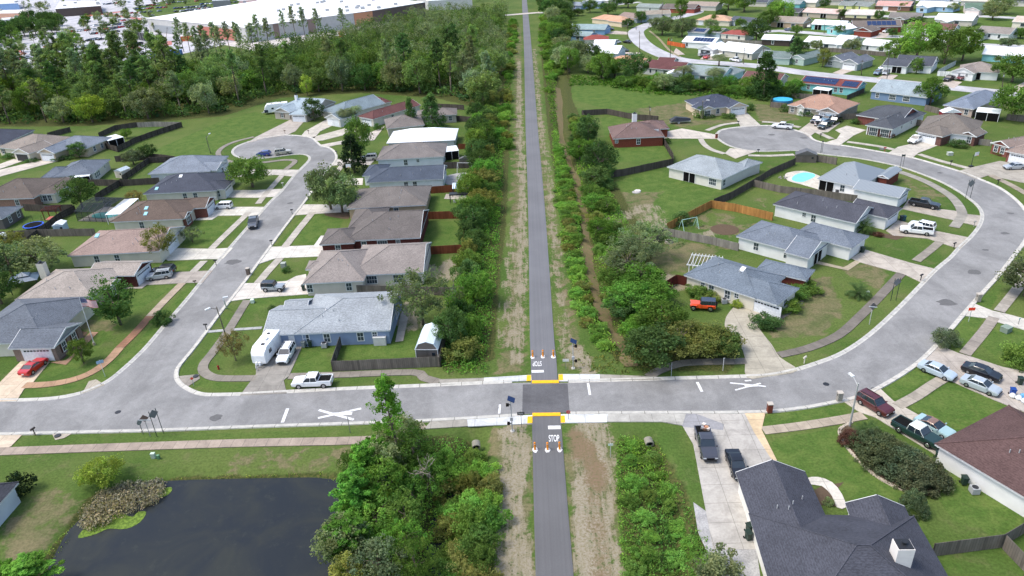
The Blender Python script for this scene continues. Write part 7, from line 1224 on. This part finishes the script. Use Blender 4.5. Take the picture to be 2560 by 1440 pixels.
def pergola(u, v, L, D, H, rot, col, label, n=9, base=None):
    p_ = P(u, v); r_ = thing('pergola', label, 'pergola', (p_.x, p_.y, 0), math.radians(rot)); [MB().box((x*L/2*.9, y*D/2*.9, H/2), (.16, .16, H)).build('post', 'painted', r_, col) for x in (-1, 1) for y in (-1, 1)]
    m = MB(); [m.box((0, y*D/2*.9, H+.08), (L+.4, .1, .2)) for y in (-1, 1)]; m.build('beam', 'painted', r_, col); m = MB(); [m.box((-L/2+L*i/(n-1), 0, H+.22), (.07, D+.5, .14)) for i in range(n)]; m.build('rafter', 'painted', r_, col)
    if base: MB().box((0, 0, .06), (L*.9, D*.9, .06)).build('paving', 'painted', r_, base)
    return r_
pergola(135, 545, 3.4, 2.8, 2.4, 8, hx(96,42,32), 'red brown pergola over brick paving in the left yard', 8, hx(176,98,80)); pergola(1760, 688, 5.4, 5.0, 2.7, -22, hx(214,216,214), 'white pergola behind the large blue grey roof', 10)
p_ = P(1152, 496); r_ = thing('canopy', 'blue and white striped canopy beside a dark patio set', 'canopy', (p_.x, p_.y, 0)); m = MB(); [m.box((-1.9+i*.48, 2.2, 2.5), (.24, 2.6, .05), 0, 0, Matrix.Rotation(.25, 3, 'X')) for i in range(9)]; m.build('stripe', 'painted', r_, hx(220,226,230)); m = MB(); [m.box((-1.66+i*.48, 2.2, 2.5), (.24, 2.6, .05), 0, 0, Matrix.Rotation(.25, 3, 'X')) for i in range(8)]; m.build('stripe', 'painted', r_, hx(110,144,176)); m = MB(); [m.box((x, y, 1.2), (.1, .1, 2.4)) for x in (-2, 2) for y in (.9, 3.4)]; m.build('post', 'dark_metal', r_)
r2 = thing('gazebo', 'black patio canopy over garden chairs below the striped one', 'canopy', (p_.x, p_.y-3, 0)); MB().box((0, 0, 2.3), (4.6, 1.6, .3)).build('roof', 'dark_metal', r2); m = MB(); [m.box((x, y, 1.1), (.1, .1, 2.2)) for x in (-2.2, 2.2) for y in (-.7, .7)]; m.build('post', 'dark_metal', r2); m = MB(); [m.box((x, -.3, .45), (.6, .6, .5)) for x in (-1.2, .2, 1.4)]; m.build('seat', 'painted', r2, hx(170,166,160))
p_ = P(1956, 257); r_ = thing('round_pool', 'round blue above ground pool inside the grey fence', 'pool', (p_.x, p_.y, 0)); MB().tube((0,0,0),(0,0,1.2),3.2,3.2,28).build('wall', 'painted', r_, hx(60,120,160)); MB().tube((0,0,1.2),(0,0,1.26),3.0,3.0,28).build('water', 'painted', r_, hx(60,170,210))
def swing(u, v, label, col, s=1.0, rot=0):
    p_ = P(u, v); r_ = thing('swing_set', label, 'swing set', (p_.x, p_.y, 0), math.radians(rot)); m = MB()
    for x in (-1.6*s, 1.6*s):
        for y in (-1, 1): m.tube((x, y*s, 0), (x, 0, 2.1*s), .06, .06, 5)
    m.tube((-1.6*s, 0, 2.1*s), (1.6*s, 0, 2.1*s), .06, .06, 5); m.build('frame', 'painted', r_, col); m = MB(); [m.tube((x, 0, 2.1*s), (x, 0, .5*s), .015, .015, 4) for x in (-.8, -.4, .4, .8)]; m.box((-.6, 0, .5*s), (.45, .2, .05)).box((.6, 0, .5*s), (.45, .2, .05)); m.build('swing', 'dark_metal', r_)
    m = MB(); m.quad((1.7*s, -.25, 1.4*s), (3.3*s, -.25, .2), (3.3*s, .25, .2), (1.7*s, .25, 1.4*s)); m.tube((1.7*s, .2, 0), (1.7*s, .2, 1.4*s), .04, .04, 4).tube((1.7*s, -.2, 0), (1.7*s, -.2, 1.4*s), .04, .04, 4); m.build('slide', 'painted', r_, [c*.9 for c in col[:3]])
swing(1722, 572, 'pale green swing set with slide in the play yard', hx(170,206,196), 1.1, 20); swing(1163, 430, 'white swing set in the yard of the charcoal blue roof', hx(206,210,210), 1.2, -10)
p_ = P(1672, 606); r_ = thing('fire_pit', 'round stone fire pit in the bare back lawn', 'fire pit', (p_.x, p_.y, 0)); MB().tube((0,0,0),(0,0,.4),.9,.8,14).build('ring', 'painted', r_, hx(150,144,132)); MB().tube((0,0,.4),(0,0,.42),.5,.5,12).build('bowl', 'dark_void', r_)
p_ = P(1812, 574); m = MB(); m.tube((0,0,0.02),(0,0,.08),2.9,2.6,24); o = m.build('fire_ring', 'mulch'); o.location = (p_.x, p_.y, 0); tag(o, 'bare round earth ring in the play yard lawn', 'earth ring')
p_ = P(1594, 479); m = MB(); m.tube((0,0,0.05),(0,0,.3),.8,.8,6); o = m.build('stone_slab', 'painted', None, hx(214,206,200)); o.location = (p_.x, p_.y, 0); tag(o, 'pale octagonal lid on the grass of the ditch side lot', 'slab')
p_ = P(1957, 445); r_ = thing('garden_rocks', 'ring of stones on the lawn left of the swimming pool', 'stones', (p_.x, p_.y, 0)); m = MB(); [m.box((math.cos(i)*.9, math.sin(i)*.7, .12), (.35, .3, .25), i) for i in range(7)]; m.build('stone', 'painted', r_, hx(150,146,140))
# ================================================================ STREET FURNITURE
def mailbox(u, v, label, kind='post', col=hx(40,40,42), rot=0):
    p_ = P(u, v); r_ = thing('mailbox', label, 'mailbox', (p_.x, p_.y, .08), math.radians(rot), None)
    if kind == 'brick': MB().box((0, 0, .65), (.62, .62, 1.3)).build('pillar', 'wall_brick', r_, col); MB().box((0, 0, 1.36), (.72, .72, .12)).build('cap', 'painted', r_, hx(180,172,160))
    else: MB().box((0, 0, .5), (.11, .11, 1.0)).build('post', 'painted', r_, col)
    m = MB(); m.loft([[Vector((x, .13*math.cos(t), (.95 if kind == 'brick' else 1.08)+.16*max(math.sin(t), -.7))) for t in [k/10*6.283 for k in range(10)]] for x in (-.32, .32)]); m.build('box', 'painted', r_, col if kind != 'brick' else hx(40,40,40))
    return r_
for u, v, lb, kd, c, rt in ((89,1089,'dark mailbox at the roadside of the bottom left lawn','post',hx(70,60,52),70),(490,716,'mailbox with a stone ring beside the tan pavement','post',hx(90,78,64),20),(541,664,'black mailbox before the cream driveway on the left street','post',cBK,20),(731,536,'black mailbox beside the twin oaks driveway','post',cBK,20),(680,614,'black mailbox at the dark red brick house kerb','post',cBK,20),(622,687,'stone mailbox pillar by the white driveway','brick',hx(110,98,88),0),(708,468,'pale mailbox left of the street below the broad oak','post',hx(190,186,176),20),(640,552,'black mailbox behind the dark grey pickup','post',cBK,20),(713,335,'mailbox beside the tapering left driveway of the circle','post',hx(96,84,70),0),(772,335,'mailbox between two turning circle driveways','post',hx(96,84,70),0),(842,388,'black mailbox at the right side of the left circle','post',cBK,0),(517,826,'black mailbox at the end of the thin white path','post',cBK,0),
    (2301,702,'black cross shaped mailbox at the white house driveway','post',cBK,30),(2384,622,'black mailbox on the right street by the white trucks','post',cBK,30),(2434,568,'grey mailbox on the inner kerb by the white trucks driveway','post',hx(150,148,140),30),(2010,910,'cream mailbox in a brick ring on the inner curve','post',hx(200,194,180),40),(2444,754,'grey stone mailbox on the outer kerb above the orange sign','brick',hx(150,146,136),0),(2097,1003,'grey stone mailbox left of the maroon suv','brick',hx(150,146,138),0),(1923,1031,'red brick mailbox pillar at the wide driveway corner','brick',hx(120,66,52),0),(2376,414,'black mailbox on the verge of the outer street','post',cBK,0),(2211,380,'red and white mailbox on the verge by the white garage','post',hx(150,40,40),0),(2494,462,'black mailbox on the far right verge','post',cBK,0),(1791,346,'brick mailbox pillar at the brick house driveway','brick',hx(120,64,50),0),(2531,678,'brick mailbox pillar at the far right kerb','brick',hx(130,84,72),0),(2051,345,'black mailbox by the double sign posts','post',cBK,0),(1845,313,'black mailbox on the curved verge before the peach house','post',cBK,0),(1895,385,'black mailbox on the lower verge of the right circle','post',cBK,0)): mailbox(u, v, lb, kd, c, rt)
def bin_(u, v, col, label, open_=False):
    p_ = P(u, v); r_ = thing('wheelie_bin', label, 'bin', (p_.x, p_.y, .1), random.uniform(-.3, .3)); m = MB(); m.loft([[Vector((x*a, y*a*1.1, z)) for x, y in ((-.28,-.3),(.28,-.3),(.28,.3),(-.28,.3))] for a, z in ((.82, .06), (1.0, 1.0))]); m.build('body', 'painted', r_, col)
    MB().box((0, .02, 1.05), (.66, .78, .09)).box((0, .38, .98), (.6, .06, .06)).build('lid', 'painted', r_, [c*.75 for c in col[:3]]); [MB().tube((s*.3, .3, .14), (s*.36, .3, .14), .14, .14, 10).build('wheel', 'rubber', r_) for s in (-1, 1)]
GB, GG = hx(36,56,48), hx(60,70,66)
for u, v, c, lb in ((1872,1332,GB,'dark green bin at the wall of the charcoal roofed house, front'),(1870,1350,GB,'dark green bin at the wall of the charcoal roofed house, nearer'),(2408,1212,GB,'green bin by the air conditioner of the white wall'),(2343,1150,GB,'green bin at the street corner of the maroon roofed house'),(2445,1122-120+0,GB,'dark bin right of the black sedan'),(2529,990,hx(24,70,150),'blue bin among the bags at the right edge'),(2155,632,GB,'dark green bin before the white porch house garage'),(2253,553,hx(40,52,62),'dark bin behind the white suv'),(2259,553,hx(30,70,80),'teal bin behind the white suv'),(760,727,GB,'dark green bin beside the taupe roofed house'),(777,868,GB,'dark green bin beside the wall door of the pale blue house'),(761,869,hx(130,140,140),'grey bin left of the dark green one'),(1863,283,GG,'grey bin at the white garage of the peach house'),(372,683,GG,'green grey bin behind the silver suv')):
    if lb.startswith('dark bin right'): u, v = 2548, 962
    bin_(u, v, c, lb)
def ac(u, v, label):
    p_ = P(u, v); r_ = thing('air_conditioner', label, 'air conditioner', (p_.x, p_.y, .05)); MB().box((0, 0, .42), (.85, .85, .75)).build('case', 'galvanised', r_); MB().tube((0,0,.8),(0,0,.83),.34,.34,16).build('fan_grille', 'dark_metal', r_)
ac(2434,1232,'grey air conditioner beside the white wall bottom right'); ac(812,868,'air conditioner at the pale blue house wall'); ac(1810,758,'air conditioner between the orange jeep and the garage'); ac(821,732,'air conditioner in the gap above the light grey roof')
def box_thing(name, u, v, size, col, label, cat, rz=0, mat='painted', z=.02):
    p_ = P(u, v); r_ = thing(name, label, cat, (p_.x, p_.y, z), rz); MB().box((0, 0, size[2]/2), size).build('cabinet', mat, r_, col); MB().box((0, 0, size[2]+.04), (size[0]*1.06, size[1]*1.06, .08)).build('lid', mat, r_, [c*1.15 for c in col[:3]])
box_thing('utility_box', 2514, 829, (1.3, 1.1, .8), hx(120,134,122), 'grey green transformer box on the right lawn', 'utility box', .5); box_thing('utility_box', 710, 668, (.9, .9, .9), hx(150,156,146), 'pale transformer box left of the taupe roof', 'utility box'); box_thing('utility_box', 385, 1145, (.5, .4, .7), hx(170,186,170), 'larger pale green cable box on the pond lawn', 'utility box'); box_thing('utility_box', 397, 1147, (.35, .3, .5), hx(90,130,96), 'smaller green cable box on the pond lawn', 'utility box'); box_thing('utility_box', 1918+410-160, 737, (.5, .4, .6), hx(190,200,190), 'pale cable box right of the ringed sago palm', 'utility box'); box_thing('utility_box', 2374, 388, (1.2, 1.0, .7), hx(170,176,166), 'pale transformer box before the brick house lawn', 'utility box'); box_thing('utility_box', 632, 757, (.6, .6, .6), hx(190,206,190), 'pale green box at the kerb above the thin path', 'utility box'); box_thing('bench', 742+0, 862, (2.0, .7, .55), hx(60,52,48), 'dark outdoor bench against the pale blue wall', 'bench'); box_thing('deck_box', 952, 860, (2.0, 1.1, 1.4), hx(196,196,192), 'white storage locker against the pale blue wall', 'storage box')
box_thing('deck_box', 2098, 483, (1.8, 1.0, .9), hx(70,72,76), 'dark grill cover on the pool terrace', 'grill')
# fire hydrant
p_ = P(547, 923); r_ = thing('fire_hydrant', 'red fire hydrant inside the curved grey pavement', 'hydrant', (p_.x, p_.y, 0)); MB().tube((0,0,0),(0,0,.6),.13,.12,10).tube((0,0,.6),(0,0,.78),.14,.03,10).tube((-.22,0,.45),(.22,0,.45),.06,.06,8).build('body', 'painted', r_, hx(150,34,28)); MB().tube((0,0,0),(0,0,.08),.2,.2,10).build('base', 'painted', r_, hx(110,28,24))
# bollards
for k, (u, v, lb) in enumerate(((1332,893,'orange bollard in the top row, left'),(1357.5,892,'orange bollard in the top row, middle'),(1383.5,892,'orange bollard in the top row, right'),(1337.5,1125,'orange bollard in the bottom row, left'),(1369,1125,'orange bollard in the bottom row, middle'),(1399,1124,'orange bollard in the bottom row, right'))):
    p_ = P(u, v); r_ = thing('bollard', lb, 'bollard', (p_.x, p_.y, .07), 0, 'orange bollards across the trail'); MB().tube((0,0,0),(0,0,1.1),.13,.13,14).tube((0,0,1.1),(0,0,1.17),.13,.06,14).build('post', 'bollard_orange', r_); MB().tube((0,0,.9),(0,0,.95),.133,.133,14).build('reflector_band', 'white_paint', r_)
    m = MB(); n = 12; m.add([Vector((.34*math.cos(i/n*6.283)*random.uniform(.8,1.2), -.1+.5*math.sin(i/n*6.283)*random.uniform(.8,1.2), .012)) for i in range(n)], [tuple(range(n))]); m.build('base_patch', 'road_mark_worn', r_)
# solar beacon signals
def beacon(u, v, H, label, face):
    p_ = P(u, v); r_ = thing('crossing_beacon', label, 'crossing beacon', (p_.x, p_.y, 0)); MB().tube((0,0,0),(0,0,H),.07,.06,10).build('pole', 'galvanised', r_)
    MB().tube((0,0,0),(0,0,.12),.3,.28,12).build('base', 'painted', r_, hx(190,186,176)); MB().box((.1, 0, H+.1), (1.0, .75, .06), 0, 0, Matrix.Rotation(.5, 3, 'Y') @ Matrix.Rotation(.35, 3, 'X')).build('solar_panel', 'solar_blue', r_)
    MB().box((0, -.15, H*.42), (.38, .25, .5)).build('control_box', 'galvanised', r_)
    for z in (H-.75, 1.3): m = MB(); m.tube((face*.25, 0, z), (face*.6, 0, z), .22, .24, 12).box((face*.12, 0, z), (.25, .1, .1)); h = m.build('signal_head', 'dark_void', r_); MB().tube((face*.6, 0, z), (face*.62, 0, z), .14, .14, 12).build('lens', 'painted', h, hx(150,110,30))
beacon(1281, 1078, 5.0, 'solar crossing beacon on the near side of the road', -1); beacon(1433, 921, 4.6, 'solar crossing beacon on the far side of the road', 1)
# signs
def sign(u, v, H, shape, col, label, w_=.75, rz=0, post=hx(120,122,120), posts=1, txt=None, tcol='white_paint', back=None, cat='sign', tilt=0):
    p_ = P(u, v); r_ = thing('road_sign', label, cat, (p_.x, p_.y, 0), rz); r_.rotation_euler = (0, math.radians(tilt), rz); sp = w_*.7 if posts == 2 else 0; m = MB()
    for x in ([0] if posts == 1 else [-sp/2, sp/2]): m.box((x, 0, H/2), (.07, .07, H))
    m.build('post', 'painted', r_, post); n = {'rect': 4, 'diamond': 4, 'oct': 8, 'tri': 3, 'round': 16}[shape]; o0 = {'rect': .785, 'diamond': 0, 'oct': .3927, 'tri': 1.571, 'round': 0}[shape]; zc = H-(w_*.35 if shape == 'rect' else w_*.5)
    asp = (.5 if shape == 'rect' else 1.0); R_ = w_/2*(1.414 if shape == 'rect' else 1.05); pts = [Vector((R_*math.cos(o0+i/n*6.283), 0, zc+asp*R_*math.sin(o0+i/n*6.283))) for i in range(n)]
    vs = [p3+Vector((0, -.05, 0)) for p3 in pts]+[p3+Vector((0, -.02, 0)) for p3 in pts]; MB().add(vs, [tuple(range(n)), tuple(range(n, 2*n))[::-1]]+[((i+1) % n, i, n+i, n+(i+1) % n) for i in range(n)]).build('panel', 'painted', r_, col)
    if txt:
        me = text_mesh(txt, w_*.34 if shape != 'rect' else w_*.3, tcol); o = link('lettering', me, r_, None, (0, -.056, zc)); o.rotation_euler = (math.pi/2, 0, 0)
    return r_
SG = hx(110,114,116)
sign(1421, 1050, 1.6, 'oct', hx(190,30,34), 'small red stop sign facing the trail', .55, 0, hx(150,150,150), txt='STOP'); sign(1304, 1068, 2.6, 'rect', hx(58,58,58), 'dark small plate sign beside the near beacon', .95, 0, hx(120,120,116), txt='TRAIL', tcol='white_paint'); sign(1415, 923, 1.9, 'rect', hx(206,206,200), 'white framed plate sign beside the far beacon', .9, 0)
sign(1526, 1143, 2.2, 'rect', hx(200,214,206), 'pale plate sign on the sandy verge bottom right', .6, 0, hx(190,190,186)); sign(376, 1091, 3.6, 'diamond', hx(116,96,90), 'brown backed diamond sign with cross bars on the left verge', 1.1, .3, hx(150,150,148)); sign(358, 1085, 2.4, 'oct', hx(120,128,126), 'grey backed sign left of the brown one', .8, 1.2, hx(90,92,90)); sign(401, 1088, 4.2, 'diamond', SG, 'grey backed diamond sign on two dark posts on the left verge', 1.3, .9, hx(34,52,44), 2)
sign(2233, 752, 4.2, 'diamond', SG, 'grey backed diamond sign on two posts on the inner curve', 1.4, .2, hx(36,52,46), 2); sign(2173, 811, 3.9, 'diamond', hx(90,88,88), 'dark diamond sign with white cross bar on the inner curve', 1.2, .2, hx(190,190,186)); sign(2419, 497, 4.4, 'diamond', SG, 'grey backed diamond sign on two posts at the right bend', 1.7, .2, hx(36,52,46), 2); sign(2253, 419, 3.4, 'rect', hx(60,70,66), 'open dark sign frame on two posts above the pool house', .9, 0, hx(36,52,46), 2); sign(2053, 383, 3.4, 'rect', hx(60,70,66), 'dark sign frame on two posts at the right circle', .6, .4, hx(36,52,46), 2)
sign(2421, 804, 2.6, 'rect', hx(240,70,40), 'bright orange plate sign on the outer verge', 1.0, 0, hx(170,180,176)); sign(485, 965, 1.6, 'diamond', hx(206,74,48), 'faded orange sign at the street corner', .5, .5, hx(160,176,170)); sign(263, 941, 3.0, 'rect', hx(140,170,190), 'pale blue street name sign at the left corner', 1.0, .6, hx(200,204,200)); sign(1678, 940, 2.2, 'rect', hx(140,146,150), 'thin edge-on sign on the verge beside the dark tree', .1, 0, hx(150,158,164)); sign(1807, 927, 2.2, 'rect', hx(190,196,196), 'small white sign on the verge below the olive trees', .3, .6, hx(190,190,188)); sign(2545-0, 812-0, 1.2, 'rect', hx(150,200,190), 'small teal marker at the right lawn', .3, 0); sign(876, 1082, 2.6, 'rect', hx(120,124,124), 'thin grey backed sign beside the white road cross', .12, 0, hx(110,112,112))
# cross bars of the railway style signs
for u, v, H in ((2173, 811, 3.2), (376, 1091, 2.8)):
    p_ = P(u, v); r_ = [o for o in sc.objects if o.get('category') == 'sign' and (o.location-p_).length < .3][0]; MB().box((0, -.08, H), (1.5, .04, .14), 0, 0, Matrix.Rotation(.25, 3, 'Y')).build('cross_bar', 'white_paint', r_)
# street lamps: pole, arm, lamp head
def lamp(base, top, arm, label, H=9.0, col=hx(150,152,150), metal=True):
    p_ = P(*base); t_ = P(*top, H); a_ = P(*arm, H+.3); root = thing('street_lamp', label, 'street lamp', (p_.x, p_.y, 0)); d = t_-p_
    MB().tube((0,0,0), d, .13, .08, 10).build('pole', 'painted', root, col); e_ = a_-p_; MB().tube(d-Vector((0,0,.4)), e_, .05, .04, 6).build('arm', 'painted', root, col)
    u = (e_-d); u.z = 0; u = u.normalized(); m = MB(); ang = math.atan2(u.y, u.x); c = e_+u*.35; m.box((c.x, c.y, c.z), (.85, .35, .16), ang); m.build('lamp_head', 'painted', root, hx(206,210,210))
lamp((2124,1066), (2146,958), (2133,941), 'thick pale street lamp over the curve bottom right', 8.0, hx(176,178,176)); lamp((572,862), (541,767), (524,770), 'leaning wooden street lamp above the curved pavement', 8.5, hx(112,104,94)); lamp((526,382), (515,342), (522,335), 'street lamp at the far side of the left turning circle', 8.5, hx(120,120,112)); lamp((1757,296), (1757,252), (1767,250), 'street lamp in front of the peach house', 9, hx(124,120,110)); lamp((2217,204), (2222,132), (2222,127), 'tall street lamp pole on the cross street', 11.5, hx(120,116,108)); lamp((567,770), (558,748), (558,744), 'thin marker pole by the white driveway', 3.0, hx(200,206,206))
def pole(base, top, H, label):
    p_ = P(*base); t_ = P(*top, H); root = thing('utility_pole', label, 'utility pole', (p_.x, p_.y, 0)); MB().tube((0,0,0), t_-p_, .15, .09, 8).build('pole', 'bark', root); d = t_-p_; MB().box((d.x, d.y, d.z-.5), (1.4, .1, .1)).build('crossarm', 'bark', root); MB().tube((d.x+.25, d.y, d.z-1.5), (d.x+.25, d.y, d.z-.9), .18, .18, 8).build('transformer', 'galvanised', root)
for b, t, H, lb in (((1599,132),(1599,77),12,'utility pole at the lower left of the far bend'),((1675,152),(1678,92),12,'utility pole at the inner side of the far bend'),((1655,46),(1656,3),11,'utility pole before the far white gable house'),((1568,95),(1569,55),9,'utility pole beside the far street left'),((2060,84),(2064,42),10,'utility pole before the aqua house'),((2098,84),(2104,40),10,'utility pole right of the aqua house'),((2153,187),(2156,150),8,'utility pole right of the grey gabled house'),((2505,222),(2510,180),9,'utility pole at the right end of the cross street'),((1858,159),(1862,118),9,'utility pole beside the white pickup near the bend'),((1420,195),(1418,137),12,'utility pole in the bushes beside the trail'),((1625,292),(1624,264),6,'bare wooden pole behind the red brick house'),((1906,150),(1910,118),8,'utility pole left of the sea green house'),((1700-110,75),(1592,40),8,'utility pole before the orange clay roof'),((415,100),(418,68),10,'light pole beside the garden fence of the store'),((120,40),(112,0),14,'tall light pole far at the upper left'),((1232,62),(1233,20),10,'light pole at the top of the wood'),((805,66),(803,38),12,'light pole behind the big white store wall')): pole(b, t, H, lb)
# flagpole with flag
p_ = P(236, 862); r_ = thing('flagpole', 'white flagpole with striped flag on the corner lawn', 'flagpole', (p_.x, p_.y, 0)); tp = P(198, 744, 9.2)-p_; tp.z = 9.2; MB().tube((0,0,0), tp, .07, .04, 8).build('pole', 'painted', r_, hx(214,216,216)); MB().tube((0,0,0),(0,0,.5),.25,.2,10).build('base', 'painted', r_, hx(150,140,120))
st, ca_ = MB(), MB(); FL, FH = 2.5, 1.4; o3 = Vector((tp.x, tp.y, 9.0)); wav = lambda x: Vector((x, .18*math.sin(x*2.6), -.16*x))
def flagquads(m, x0, x1, z0, z1, mi=0, nx_=6):
    for i in range(nx_):
        xa, xb = x0+(x1-x0)*i/nx_, x0+(x1-x0)*(i+1)/nx_
        m.add([o3+wav(xa)-Vector((0,0,z0)), o3+wav(xb)-Vector((0,0,z0)), o3+wav(xb)-Vector((0,0,z1)), o3+wav(xa)-Vector((0,0,z1))], [(0,1,2,3)], mi)
plain('flag_red', hx(178,50,60)); plain('flag_white', hx(226,226,226)); plain('flag_blue', hx(52,60,110)); fm = MB()
for i in range(13): flagquads(fm, 1.0 if i < 7 else 0, FL, FH*i/13, FH*(i+1)/13, i % 2)
flagquads(fm, 0, 1.0, 0, FH*7/13, 2)
for r in range(5):
    for c in range(6):
        x, z = .09+c*.165, .07+r*.14; s = .03; q4 = [o3+wav(x+dx)-Vector((0, .012, z+dz)) for dx, dz in ((-s, 0), (0, s), (s, 0), (0, -s))]; fm.add(q4, [(0,1,2,3)], 1)
fm.build('flag', ['flag_red', 'flag_white', 'flag_blue'], r_)
def hoop(u, v, label, rz=0):
    p_ = P(u, v); r_ = thing('basketball_hoop', label, 'basketball hoop', (p_.x, p_.y, .1), rz); MB().box((0,0,.1),(1.0,.7,.22)).build('base', 'dark_metal', r_); MB().tube((0,0,.1),(0,0,3.0),.07,.06,8).tube((0,0,2.8),(0,-.7,3.2),.05,.05,6).build('pole', 'dark_metal', r_); MB().box((0,-.75,3.3),(1.3,.05,.9)).build('backboard', 'painted', r_, hx(206,212,214))
    m = MB(); [m.tube((.23*math.cos(i*.785), -1.05+.23*math.sin(i*.785), 3.0), (.23*math.cos(i*.785+.785), -1.05+.23*math.sin(i*.785+.785), 3.0), .02, .02, 4) for i in range(8)]; m.build('rim', 'bollard_orange', r_)
hoop(877, 443, 'basketball hoop before the charcoal blue roofed white house'); hoop(2427, 417, 'basketball hoop on the right street driveway', .4); hoop(1641, 358, 'basketball hoop against the red brick wall', 3.14)
# culvert pipes
for u, v, lb in ((1190, 1110, 'concrete culvert mouth under the pond thicket'), (1622, 1102, 'concrete culvert mouth in the lawn right of the lower trail')):
    p_ = P(u, v); r_ = thing('culvert', lb, 'culvert', (p_.x, p_.y, -.1), .1); m = MB(); N_ = 14
    ro = [Vector((.55*math.cos(i/N_*6.283), 0, .0+.42*math.sin(i/N_*6.283))) for i in range(N_)]; ri = [Vector((.4*math.cos(i/N_*6.283), 0, .0+.3*math.sin(i/N_*6.283))) for i in range(N_)]
    m.add([v_+Vector((0,-.6,0)) for v_ in ro+ri]+[v_+Vector((0,.5,0)) for v_ in ro], [(i, N_+i, N_+(i+1) % N_, (i+1) % N_) for i in range(N_)]+[(i, (i+1) % N_, 2*N_+(i+1) % N_, 2*N_+i) for i in range(N_)]); m.build('pipe', 'painted', r_, hx(130,126,112)); MB().add([v_+Vector((0,-.4,0)) for v_ in ri], [tuple(range(N_))[::-1]]).build('opening', 'dark_void', r_)
# garden edging stones along the mulch bed
p_ = P(2100, 1075); r_ = thing('stone_edging', 'row of pale edging stones along the curved mulch bed', 'edging'  , (p_.x, p_.y, 0)); m = MB(); w_ = smooth_path(W2([(2128,1058),(2100,1074),(2104,1098),(2130,1135),(2180,1184),(2225,1212),(2258,1226)]), 9)
for i, q_ in enumerate(w_): m.box((q_.x-p_.x, q_.y-p_.y, .08), (.36, .28, .2), i*.7)
m.build('stone', 'painted', r_, hx(184,172,154))
# rubbish and loads
p_ = P(2545, 1000); r_ = thing('rubbish_bags', 'pile of pale blue and white rubbish bags at the right edge', 'rubbish', (p_.x, p_.y, .1)); [MB().loft([[Vector((x+ .4*s*math.cos(t), y+.4*s*math.sin(t), z)) for t in [k/8*6.283 for k in range(8)]] for s, z in ((.8, 0), (1.1, .25), (.7, .55), (.15, .7))]).build('bag', 'painted', r_, c) for x, y, c in ((0,0,hx(210,216,220)),(.7,.3,hx(90,150,190)),(-.5,.5,hx(206,206,200)),(.3,-.7,hx(200,206,210)))]
p_ = P(1757, 1092); r_ = thing('pickup_load', 'cardboard and scrap piled in the dark grey pickup bed', 'load', (p_.x, p_.y+.2, 1.2)); [MB().box((random.uniform(-.55,.55), random.uniform(-.6,.6), .15+.1*random.random()), (.45,.4,.3), random.random()*3).build('box', 'painted', r_, c) for c in (hx(176,130,96), hx(200,190,180), hx(120,96,80), hx(190,150,120), hx(150,150,150), hx(120,60,50), hx(206,200,190))]
# garden store fence beside the big store
p_ = P(318, 95); q_ = P(392, 108); e = q_-p_; r_ = thing('garden_centre_fence', 'tall black mesh fence of the garden yard beside the store', 'fence', p_, math.atan2(e.y, e.x)); l = e.length; MB().box((l/2, 0, 2.6), (l, .15, 4.6)).build('mesh', 'dark_metal', r_); m = MB(); [m.box((l*i/12, -.12, 2.8), (.25, .1, 5.4)) for i in range(13)]; m.build('post', 'galvanised', r_)
for u, v, c, lb in ((350,152,hx(96,190,210),'turquoise and white storage container by the store yard'),(395,142,hx(28,96,180),'blue container behind the wood at the store'),(440,138,hx(60,110,180),'second blue container behind the wood'),(470,102,hx(190,90,50),'orange container against the store wall'),(855,92,hx(220,80,40),'small orange machine behind the wood')): box_thing('container', u, v, (7 if 'machine' not in lb else 3, 2.6, 2.6), c, lb, 'container', .1)
